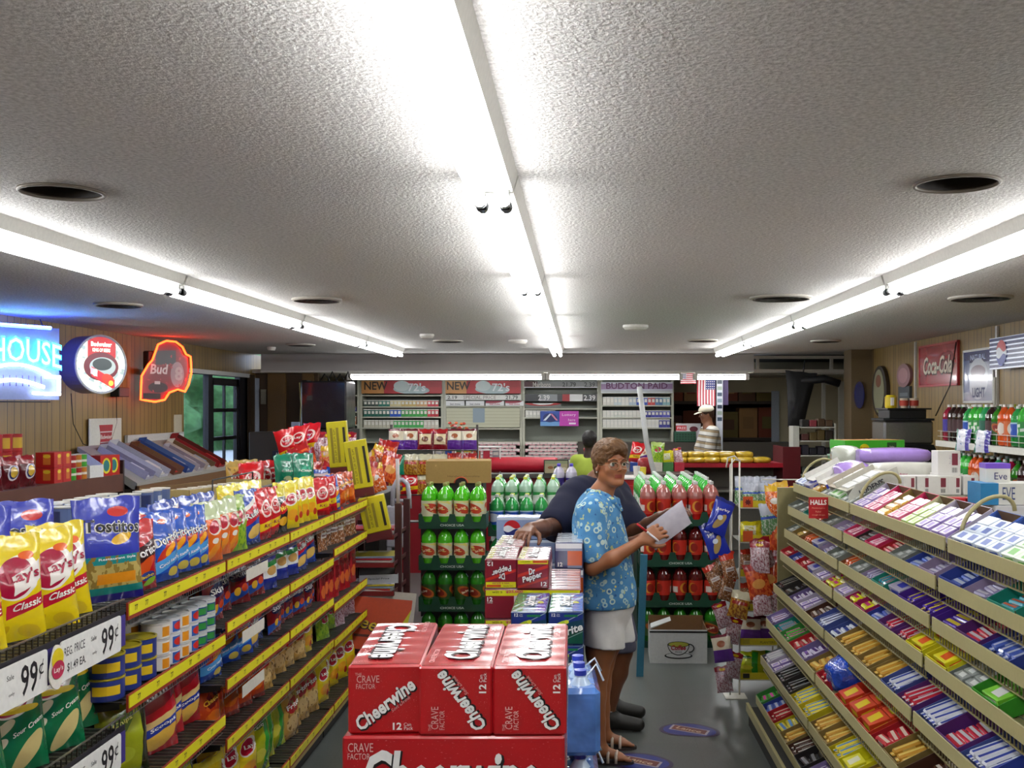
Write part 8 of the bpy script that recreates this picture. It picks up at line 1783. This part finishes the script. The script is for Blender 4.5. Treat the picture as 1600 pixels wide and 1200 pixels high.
# ---- person in the blue floral blouse
def woman():
 S = SDF(); hc = (.160, 5.235, 1.463); Rm = rotz(R(24))@rotx(R(-2)); T_ = head(S, hc, Rm, .98)
 S.cap(T_(0, .018, -.06), (.105, 5.25, 1.30), .050, .052, k=.03)
 S.cap((.105, 5.25, 1.31), (.085, 5.25, 1.25), .055, .07, k=.03)
 S.ell((.10, 5.26, 1.14), (.105, .155, .17)); S.ell((.11, 5.27, .93), (.105, .135, .15)); S.ell((.145, 5.28, .77), (.12, .155, .12))
 S.cap((.085, 5.16, 1.275), (.065, 5.105, 1.245), .050, .050); S.cap((.10, 5.36, 1.275), (.12, 5.41, 1.245), .05, .05)
 S.chain([(.062, 5.095, 1.24), (.058, 5.05, 1.10), (.062, 5.02, .985)], [.048, .043, .037]); S.chain([(.062, 5.02, .985), (.16, 5.0, 1.03), (.290, 4.985, 1.115)], [.038, .036, .024])
 hand(S, (.293, 4.985, 1.118), (.8, -.02, .42), (.1, .9, -.25), -1, curl=42, s=.98)
 S.chain([(.12, 5.42, 1.24), (.15, 5.44, 1.10), (.17, 5.43, .99)], [.048, .043, .037]); S.chain([(.17, 5.43, .99), (.26, 5.33, 1.05), (.345, 5.24, 1.115)], [.038, .036, .024])
 hand(S, (.347, 5.238, 1.117), (.75, -.45, .4), (.1, -.4, .85), 1, curl=20, s=.98)
 S.chain([(.115, 5.20, .72), (.105, 5.20, .55), (.093, 5.20, .44), (.080, 5.20, .33), (.088, 5.195, .20), (.100, 5.19, .085)], [.088, .072, .052, .053, .040, .034])
 S.chain([(.16, 5.37, .72), (.145, 5.39, .55), (.125, 5.40, .44), (.11, 5.41, .33), (.115, 5.41, .20), (.125, 5.41, .085)], [.086, .070, .052, .052, .040, .034])
 for x, y, a in ((.100, 5.19, -8), (.125, 5.41, -4)):
  c, s_ = math.cos(R(a)), math.sin(R(a))
  S.cap((x-.03*c, y-.03*s_, .045), (x, y, .07), .027, .033, k=.02); S.cap((x, y, .06), (x+.10*c, y+.10*s_, .036), .032, .020, k=.02); S.cap((x+.09*c, y+.09*s_-.018, .032), (x+.13*c, y+.13*s_-.014, .028), .017, .013, k=.012); S.cap((x+.09*c, y+.09*s_+.018, .030), (x+.12*c, y+.12*s_+.022, .026), .016, .012, k=.012)
  for t in range(5): px_ = x+(.150-.009*t)*c; py_ = y+.15*s_-.024+.0125*t; S.cap((px_-.02, py_, .027), (px_, py_, .024), .0085 if t else .010, .007 if t else .009, k=.003)
 body = npobj('person', S.build(.0042), skin('#9a6240', '#8c4238'), lipmask(T_, Rm, .98), label='person with short brown hair in a blue floral blouse and white shorts holding papers and a pen', cat='person')
 eyes(T_, Rm, body, .98)
 H = SDF(); H.ell(T_(0, .022, .045), (.089, .104, .090), rot=Rm); H.ell(T_(0, .075, -.02), (.060, .045, .065), k=.03, rot=Rm); H.ell(T_(0, -.045, .085), (.062, .050, .040), k=.03, rot=Rm)
 for q in (-1, 1): H.cap(T_(q*.078, .015, .03), T_(q*.076, .018, -.018), .014, .008, k=.02)
 H.ell(T_(0, -.105, -.028), (.072, .062, .088), k=.01, sub=True, rot=Rm)
 npobj('hair', H.build(.0042, disp=lambda X, Y, Z: .0045*np.sin(X*150+3*np.sin(Z*60))*np.sin(Y*140)*np.sin(Z*130+X*40)), [hairmat('#38220e', '#7a5226')], parent=body)
 B = SDF(); B.ell((.09, 5.26, 1.16), (.125, .185, .19)); B.ell((.110, 5.27, .93), (.150, .185, .30), k=.05); B.ell((.120, 5.275, .79), (.165, .20, .24), k=.05)
 B.cap((.085, 5.18, 1.265), (.063, 5.10, 1.235), .068, .070, k=.03); B.cap((.10, 5.34, 1.265), (.12, 5.41, 1.235), .068, .070, k=.03)
 B.cap((.063, 5.095, 1.235), (.060, 5.045, 1.03), .070, .074, k=.03); B.cap((.12, 5.42, 1.235), (.15, 5.44, 1.03), .070, .072, k=.03)
 def wr(X, Y, Z): return .0035*np.sin(Z*38+X*30+2*np.sin(Y*25))*np.sin(Y*34+Z*9)+.002*np.sin(X*60+Z*20)
 B.cap((.20, 5.22, 1.40), (.165, 5.235, 1.285), .060, .022, k=.012, sub=True); B.cap(T_(0, .018, -.06), (.105, 5.25, 1.30), .055, .056, k=.008, sub=True)
 # sleeve ends and hem are cut open
 B.ell((.062, 5.03, .945), (.10, .085, .085), k=.006, sub=True) ; B.ell((.16, 5.45, .945), (.08, .10, .085), k=.006, sub=True)
 npobj('blouse', B.build(.005, clips=((0, 0, -1, -.765),), disp=wr), [floral()], parent=body)
 C_ = SDF(); C_.chain([(.045, 5.19, 1.335), (.095, 5.165, 1.325), (.165, 5.165, 1.285), (.205, 5.19, 1.235)], [.012, .016, .017, .006], k=.01); C_.chain([(.07, 5.32, 1.33), (.13, 5.33, 1.315), (.19, 5.28, 1.28), (.212, 5.23, 1.235)], [.010, .014, .013, .006], k=.01); npobj('collar', C_.build(.004), [floral()], parent=body)
 G = SDF(); G.ell((.145, 5.28, .78), (.135, .175, .13)); G.cap((.125, 5.205, .73), (.120, 5.20, .56), .105, .106, k=.04); G.cap((.165, 5.37, .73), (.180, 5.385, .57), .095, .105, k=.04)
 npobj('shorts', G.build(.005, clips=((-.10, 0, -1, -.585),), disp=lambda X, Y, Z: .003*np.sin(Z*40+X*25)*np.sin(X*30+Y*20)), [M('#dcdad8', .8, var=.04)], parent=body)
 g = MB(); 
 for q in (-1, 1): g.tube([T_(q*.033+.025*math.cos(a), -.101+.012*abs(math.cos(a))*(.5+.5*q*math.cos(a)), -.006+.018*math.sin(a)) for a in [2*PI*k/20 for k in range(20)]], .0015, M('#a8977c', .3, metal=.7), 5, closed=True); g.tube([T_(q*.058, -.090, -.002), T_(q*.079, -.04, .0), T_(q*.080, .005, .004)], .0012, M('#8a7458', .3, metal=.7), 5)
 g.tube([T_(-.009, -.103, .0), T_(0, -.108, .003), T_(.009, -.103, .0)], .0011, M('#8a7458', .3, metal=.7), 5); obj('glasses', g, body)
 for q in (-1,): obj('earring', MB().lathe([(.001, -.004), (.005, 0), (.001, .004)], M('#d8d4cc', .2), 10, c=tuple(T_(q*.084, .0, -.038))), body)
 for x, y, a, n_ in ((.100, 5.19, -8, 'near'), (.125, 5.41, -4, 'far')):
  c, s_ = math.cos(R(a)), math.sin(R(a)); mb = MB(); out = []
  for k in range(24): t = 2*PI*k/24; lx = .055+.115*math.cos(t); ly = .040*math.sin(t)*(1+.15*math.cos(t)); out.append((x+lx*c-ly*s_, y+lx*s_+ly*c))
  mb.prism(out, 0, .014, M('#2c2220', .6), plane='xy')
  for lx in (.045, .085): mb.tube([(x+lx*c-ly*s_, y+lx*s_+ly*c, z_) for ly, z_ in ((-.042, .012), (-.036, .045), (-.012, .066-.2*(lx-.03)), (.012, .066-.2*(lx-.03)), (.036, .045), (.042, .012))], .0085, M('#c8b8a8', .5), 6)
  obj('sandal', mb, body)
 # papers and pen
 pb = MB(); p0 = V3(.345, 5.17, 1.10); vs = []; nu_, nv_ = 8, 10
 for j in range(nv_+1):
  for i in range(nu_+1):
   u, v = i/nu_, j/nv_; q = V3(.345, 5.165, 1.12)+V3(.17, -.045, .135)*v+V3(.035, -.09, -.10)*(u-.35)*1.0+V3(-.02, -.03, .03)*(math.sin(PI*u)*.5); vs.append(q)
 nn = (nu_+1)*(nv_+1); vs2 = [q+V3(-.001, .002, .004) for q in vs]; fs = [(j*(nu_+1)+i, j*(nu_+1)+i+1, (j+1)*(nu_+1)+i+1, (j+1)*(nu_+1)+i) for j in range(nv_) for i in range(nu_)]
 pm = M('#9a949c', .7, var=.12, bscale=30); pb.add(vs, fs, pm, True); pb.add(vs2, [f[::-1] for f in fs], pm, True)
 obj('paper_sheets', pb, None, label='grey newspaper sheets held by the person in the blue floral blouse', cat='paper')
 p = MB(); a, b_ = V3(.270, 4.955, 1.200), V3(.375, 4.965, 1.115); d = b_-a; m2 = a+d*.45
 p.tube([a, m2], .0055, M('#b01824', .3), 8); p.tube([m2, a+d*.55], .0057, M('#dcd8d4', .3), 8); p.tube([a+d*.55, a+d*.95, b_], [.0055, .005, .0015], M('#d0ccd0', .3), 8); obj('pen', p, None, label='red and white pen held in the hand of the person in blue florals', cat='pen')
woman()
# ---- person in the navy t-shirt behind
def man():
 S = SDF(); hc = (.165, 5.74, 1.425); Rm = rotz(R(35))@rotx(R(12)); T_ = head(S, hc, Rm, .98)
 S.cap(T_(0, .02, -.06), (.105, 5.78, 1.33), .058, .062, k=.03); S.cap((.105, 5.78, 1.33), (.08, 5.78, 1.25), .07, .09, k=.04)
 S.ell((.09, 5.78, 1.16), (.15, .19, .19)); S.ell((.115, 5.78, .96), (.16, .17, .18)); S.ell((.14, 5.79, .80), (.14, .17, .13))
 S.cap((.02, 5.68, 1.30), (-.02, 5.62, 1.28), .062, .06, k=.03); S.cap((.14, 5.92, 1.30), (.2, 5.96, 1.26), .062, .06, k=.03)
 S.chain([(-.03, 5.61, 1.28), (-.085, 5.50, 1.19), (-.125, 5.42, 1.135)], [.058, .052, .046]); S.chain([(-.125, 5.42, 1.135), (-.185, 5.22, 1.145), (-.235, 5.05, 1.165)], [.047, .044, .031])
 hand(S, (-.237, 5.045, 1.165), (-.25, -.95, -.12), (0, -.1, -1), 1, curl=20, s=1.12)
 S.chain([(.20, 5.95, 1.25), (.27, 5.80, 1.12), (.30, 5.62, 1.07)], [.056, .050, .044]); S.chain([(.30, 5.62, 1.07), (.36, 5.48, 1.13), (.415, 5.36, 1.19)], [.046, .042, .030])
 hand(S, (.417, 5.355, 1.192), (.55, -.6, .4), (.2, -.2, -.9), 1, curl=25, s=1.1)
 S.chain([(.13, 5.70, .74), (.19, 5.68, .56), (.225, 5.67, .44), (.20, 5.68, .32), (.165, 5.69, .18), (.155, 5.70, .10)], [.10, .085, .062, .060, .045, .040])
 S.chain([(.15, 5.88, .74), (.21, 5.90, .56), (.24, 5.91, .44), (.22, 5.92, .32), (.19, 5.93, .18), (.175, 5.94, .10)], [.10, .085, .062, .060, .045, .040])
 for x, y in ((.155, 5.70), (.175, 5.94)): S.cap((x, y, .08), (x+.10, y, .05), .036, .026, k=.02)
 body = npobj('person', S.build(.0055), skin('#6c4128', '#5c3028'), lipmask(T_, Rm, .98), label='person in a navy t-shirt and dark shoes reaching onto the maroon soda packs', cat='person'); eyes(T_, Rm, body, .98, '#3a2818')
 H = SDF(); H.ell(T_(0, .022, .040), (.079, .096, .084), rot=Rm); H.ell(T_(0, -.10, -.028), (.072, .062, .085), k=.01, sub=True, rot=Rm); npobj('hair', H.build(.006), [hairmat('#1c120c', '#3a281c')], parent=body)
 B = SDF(); B.ell((.085, 5.78, 1.17), (.175, .215, .20)); B.ell((.115, 5.78, .95), (.185, .20, .26), k=.05)
 B.cap((.02, 5.68, 1.30), (-.02, 5.62, 1.275), .082, .085, k=.03); B.cap((.14, 5.90, 1.30), (.2, 5.96, 1.26), .08, .082, k=.03)
 B.cap((-.02, 5.62, 1.27), (-.112, 5.45, 1.145), .088, .098, k=.04); B.cap((.2, 5.95, 1.25), (.285, 5.74, 1.10), .085, .095, k=.04)
 B.cap((.105, 5.78, 1.40), (.105, 5.78, 1.33), .07, .066, k=.01, sub=True); B.ell((-.175, 5.335, 1.095), (.10, .10, .10), k=.006, sub=True); B.ell((.325, 5.62, 1.04), (.10, .10, .09), k=.006, sub=True)
 npobj('t_shirt', B.build(.0065, clips=((0, 0, -1, -.76),), disp=lambda X, Y, Z: .004*np.sin(Z*30+X*26+2*np.sin(Y*18))*np.sin(Y*26)), [M('#0b0f2c', .9, var=.12, bscale=8)], parent=body)
 mb = MB(); mb.text('NC', .02, M('#b08c94', .6), plane_fn((.262, 5.70, 1.14), (.5, .8, 0), (0, 0, 1)), width=.03); obj('shirt_print', mb, body)
 G = SDF(); G.ell((.14, 5.79, .80), (.155, .185, .14)); G.cap((.13, 5.70, .74), (.215, 5.67, .46), .112, .092, k=.03); G.cap((.15, 5.88, .74), (.235, 5.91, .46), .112, .092, k=.03)
 npobj('shorts', G.build(.007, clips=((0, 0, -1, -.44),)), [M('#4a4a5c', .85)], parent=body)
 for x, y in ((.155, 5.70), (.175, 5.94)):
  Q = SDF(); Q.cap((x-.035, y, .045), (x+.02, y, .065), .042, .048, k=.02); Q.cap((x+.02, y, .055), (x+.165, y-.01, .035), .046, .034, k=.02); Q.cap((x-.005, y, .08), (x-.005, y, .115), .045, .044, k=.02)
  sh = npobj('shoe', Q.build(.005, clips=((0, 0, -1, -.001), (0, 0, 1, .13))), [M('#16130f', .5), M('#2e2a24', .6)], lambda c: (c[:, 2] < .018).astype(int), parent=body)
  l = MB(); [l.tube([(x+.03+.02*k, y-.028, .098-.012*k), (x+.04+.02*k, y, .108-.012*k), (x+.03+.02*k, y+.028, .098-.012*k)], .003, M('#3c382f', .6), 5) for k in range(4)]; obj('shoe_laces', l, sh)
  Q = SDF(); Q.cap((x, y, .12), (x+.003, y, .155), .045, .043); npobj('sock', Q.build(.006), [M('#c8c8cc', .8)], parent=body)
man()
# ---- generic standing figure for the two people further back
def figure(label, x, y, ztop, yaw, skinc, hairc, shirt, pants, arms, s=1.0, h=.009, lean=0.0, cap=None, extra=None, eyec='#3a2818', pz=0):
 S = SDF(); Rm = rotz(R(yaw))@rotx(R(8 if lean else 0)); f = Rm@V3(0, -1, 0); f[2] = 0; f = unit(f); r = V3(-f[1], f[0], 0)
 T0 = lambda a, b, z: V3(x, y, pz)+f*a*s+r*b*s+V3(0, 0, z*s)
 hc = V3(x, y, ztop-.118*s)+f*lean; T_ = head(S, hc, Rm, s*.98); nb = T0(lean*.7/s if s else 0, 0, (ztop-pz)/s-.29)
 zn = (ztop-pz)/s
 S.cap(T_(0, .02, -.06), nb, .055*s, .06*s, k=.03); S.cap(nb, T0(lean*.5, 0, zn-.36), .07*s, .09*s, k=.04)
 S.ell(T0(lean*.4, 0, zn-.47), np.array((.12, .17, .19))*s, rot=np.stack([f, r, V3(0, 0, 1)], 1)); S.ell(T0(lean*.15, 0, zn-.68), np.array((.115, .145, .18))*s, rot=np.stack([f, r, V3(0, 0, 1)], 1)); S.ell(T0(0, 0, zn-.84), np.array((.12, .16, .12))*s, rot=np.stack([f, r, V3(0, 0, 1)], 1))
 B = SDF(); Rb = np.stack([f, r, V3(0, 0, 1)], 1)
 B.ell(T0(lean*.4, 0, zn-.46), np.array((.138, .19, .19))*s, rot=Rb); B.ell(T0(lean*.15, 0, zn-.68), np.array((.138, .168, .22))*s, rot=Rb, k=.05)
 for q, (el, wrs) in zip((-1, 1), arms):
  sh_ = T0(lean*.5, q*.165, zn-.35); e = T0(*el); w_ = T0(*wrs); S.cap(T0(lean*.5, q*.1, zn-.34), sh_, .05*s, .052*s); S.chain([sh_, e, w_], [.050*s, .042*s, .029*s]); hand(S, w_, w_-e, (0, 0, -1), q, curl=30, s=s)
  B.cap(T0(lean*.5, q*.1, zn-.335), sh_, .07*s, .072*s, k=.03); B.cap(sh_, sh_+(e-sh_)*.72, .072*s, .075*s, k=.03); B.ell(sh_+(e-sh_)*1.05, np.array((.085,)*3)*s, k=.008, sub=True)
  S.chain([T0(0, q*.09, zn-.86), T0(.02, q*.09, .46), T0(-.01, q*.09, .09)], [.088*s, .055*s, .036*s]); a0 = T0(-.01, q*.09, .07); S.cap(a0, a0+f*.12*s-V3(0, 0, .03*s), .035*s, .026*s)
 B.cap(nb+V3(0, 0, .08*s), nb, .07*s, .064*s, k=.01, sub=True)
 body = npobj('person', S.build(h), skin(skinc), lipmask(T_, Rm, s*.98), label=label, cat='person'); eyes(T_, Rm, body, s*.98, eyec)
 H = SDF(); H.ell(T_(0, .022, .042), np.array((.086, .100, .090))*s, rot=Rm); H.ell(T_(0, .06, -.02), np.array((.062, .045, .055))*s, k=.03, rot=Rm); H.ell(T_(0, -.105, -.028), np.array((.072, .062, .088))*s, k=.01, sub=True, rot=Rm); npobj('hair', H.build(h*.8), [hairc], parent=body)
 npobj('shirt', B.build(h, clips=((0, 0, -1, -(pz+(zn-.88)*s)),), disp=lambda X, Y, Z: .003*np.sin(Z*35+X*20)*np.sin(Y*26)), [shirt], parent=body)
 G = SDF(); G.ell(T0(0, 0, zn-.86), np.array((.135, .178, .12))*s, rot=Rb)
 for q in (-1, 1): G.chain([T0(0, q*.09, zn-.88), T0(.02, q*.09, .46), T0(-.01, q*.09, .10)], [.105*s, .078*s, .065*s])
 npobj('trousers', G.build(h*1.1), [pants], parent=body)
 for q in (-1, 1): a0 = T0(-.03, q*.09, .04); Q = SDF(); Q.cap(a0, a0+f*.17*s-V3(0, 0, .008), .045*s, .035*s); npobj('shoe', Q.build(.009, clips=((0, 0, -1, -pz-.001),)), [M('#1c1a1a', .5)], parent=body)
 if cap:
  Q = SDF(); Q.ell(T_(0, .012, .055), np.array((.093, .108, .075))*s, rot=Rm); vf = Q.build(h*.7, clips=((0, 0, -1, -(hc[2]+.030*s)),)); c_ = npobj('cap', vf, [cap], parent=body)
  mb = MB(); out = [T_(.072*math.sin(a), -.075-.085*max(0, math.cos(a))-.01, .036-.020*math.cos(a)) for a in [PI*(k/12-.5) for k in range(13)]]; vs = out+[p+V3(0, 0, .005) for p in out]; nn = 13; mb.add(vs, [tuple(range(nn)), tuple(range(nn, 2*nn))]+[(i, (i+1) % nn, nn+(i+1) % nn, nn+i) for i in range(nn)], cap, True); obj('cap_brim', mb, c_)
 if extra: extra(body, T0, T_)
 return body
def stripes():
 m, nt, b = base_mat('striped_polo'); h = NT(nt); tc = h.n('ShaderNodeTexCoord'); sp = h.n('ShaderNodeSeparateXYZ'); nt.links.new(tc.outputs['Object'], sp.inputs[0])
 f = h.math('FRACT', h.math('DIVIDE', h.math('ADD', sp.outputs[2], h.math('MULTIPLY', sp.outputs[0], .12)), .085)); c = h.mix(h.math('LESS_THAN', f, .38), lin('#dcdad4'), lin('#a89474')); c = h.mix(h.math('MULTIPLY', h.math('GREATER_THAN', f, .38), h.math('LESS_THAN', f, .48)), c, lin('#5c5c5c'))
 nt.links.new(c, b.inputs['Base Color']); b.inputs['Roughness'].default_value = .8; return m
figure('person in a cream cap and striped polo shirt behind the pastry counter, looking down', 1.80, 14.2, 1.765, -78, '#9a6a50', hairmat('#2a1a10', '#4a3424'), stripes(), M('#3a3a44', .8), [((.16, -.20, 1.08), (.36, -.14, 1.10)), ((.14, .20, 1.08), (.36, .12, 1.10))], lean=.10, cap=M('#d8d2bc', .8), h=.010)
def strap(body, T0, T_): mb = MB(); mb.tube([T0(-.10, -.12, 1.06), T0(-.16, -.20, .98), T0(-.10, -.22, .90)], .02, M('#8ca8c8', .7), 6); obj('bag_strap', mb, body)
figure('child with short black hair in a yellow-green shirt seen from behind at the counter', .11, 10.7, 1.50, 160, '#3a2418', hairmat('#0c0908', '#1c1512'), M('#9cae3c', .8, var=.2, bscale=6), M('#3a4458', .8), [((.02, -.24, .92), (.18, -.20, .90)), ((.02, .24, .92), (.18, .18, .90))], s=.88, h=.010, extra=strap)

# ================================================================== tidy: short wording, same wording -> same group
SHORT = [('with tan mountain picture ', ''), (' chip shelving unit', ' chip shelving'), ('bright green citrus soda bottle with pale label', 'bright green pale-labelled soda bottle'), ('bag of pink and white wrapped candy', 'bag of pink candy'),
 ('soda bottle with orange label', 'orange-labelled soda bottle'), ('gold and brown nut snack bag', 'gold nut snack bag'), ('green and white ginger ale bottle', 'pale green ginger ale bottle'), ('green lemon-lime soda bottle with blue label band', 'blue-banded green soda bottle'),
 ('of the stack of pale-capped bottles behind', 'of the pale-capped bottle stack'), ('of the stack in front of the red cloth', 'of the stack before the red cloth'), ('grey and white cough drop', 'grey cough drop'), ('long yellow and blue candy bar', 'yellow and blue candy bar'), ('lime green box with white patch', 'lime and white box'),
 ('in the stack under the one with the globe,', 'stacked under the globe one,'), ('maroon snack bag with cream picture panel', 'cream and maroon snack bag'), ('white and purple snack bag with cream panel', 'white and purple snack bag'), ('orange and red hanging candy bag', 'orange-red candy bag'), ('yellow bag of hard candy with a white window', 'yellow hard candy bag'),
 ('person with short brown hair in a blue floral blouse and white shorts holding papers and a pen', 'short-haired person in blue floral blouse and white shorts, holding papers and a pen'), ('white 99 cent price sign on purple rail under the yellow chip bags, next to the canned dips', 'white 99 cent sign under the yellow chip bags, next to the canned dips'),
 ('a clear window, in the front row beside', 'clear window in the front row beside'), ('in the back of the bottom shelf of', 'at the back of the bottom shelf,'), ('white and navy dip can with green patch', 'navy and green dip can'), ('blue, white and red ridged chip bag', 'blue-red ridged chip bag'), ('lime yellow chip bag with green stripe', 'green-striped lime chip bag'),
 ('on the lowest visible shelf under the big red chip bags', 'on the lowest shelf under the big red bags'), ('reddish orange cheese puff bag', 'orange cheese puff bag'), ('standing on the third shelf', 'on the third shelf'), ('candy hanging at the far end of the candy rack', 'candy hanging at the rack\'s far end'), ('boxs', 'boxes'), ('letterings', 'lettering'), ('patchs', 'patch'),
 ('box with yellow lettering', 'yellow-lettered box'), ('pastel lilac and cream gum', 'pastel lilac gum'), ('pale green and white mint', 'pale green mint'), ('black and grey candy', 'black candy'), ('tall grey box with blue stripe', 'grey blue-striped box'), ('yellow and magenta chew pack', 'yellow and magenta chew')]
by = {}
for o in bpy.data.objects:
 if o.parent is None and 'label' in o:
  l = o['label']
  for a, b_ in SHORT: l = l.replace(a, b_)
  o['label'] = l; by.setdefault(l, []).append(o)
for lab, os_ in by.items():
 if len(os_) > 1:
  for o in os_: o['group'] = lab[:80]
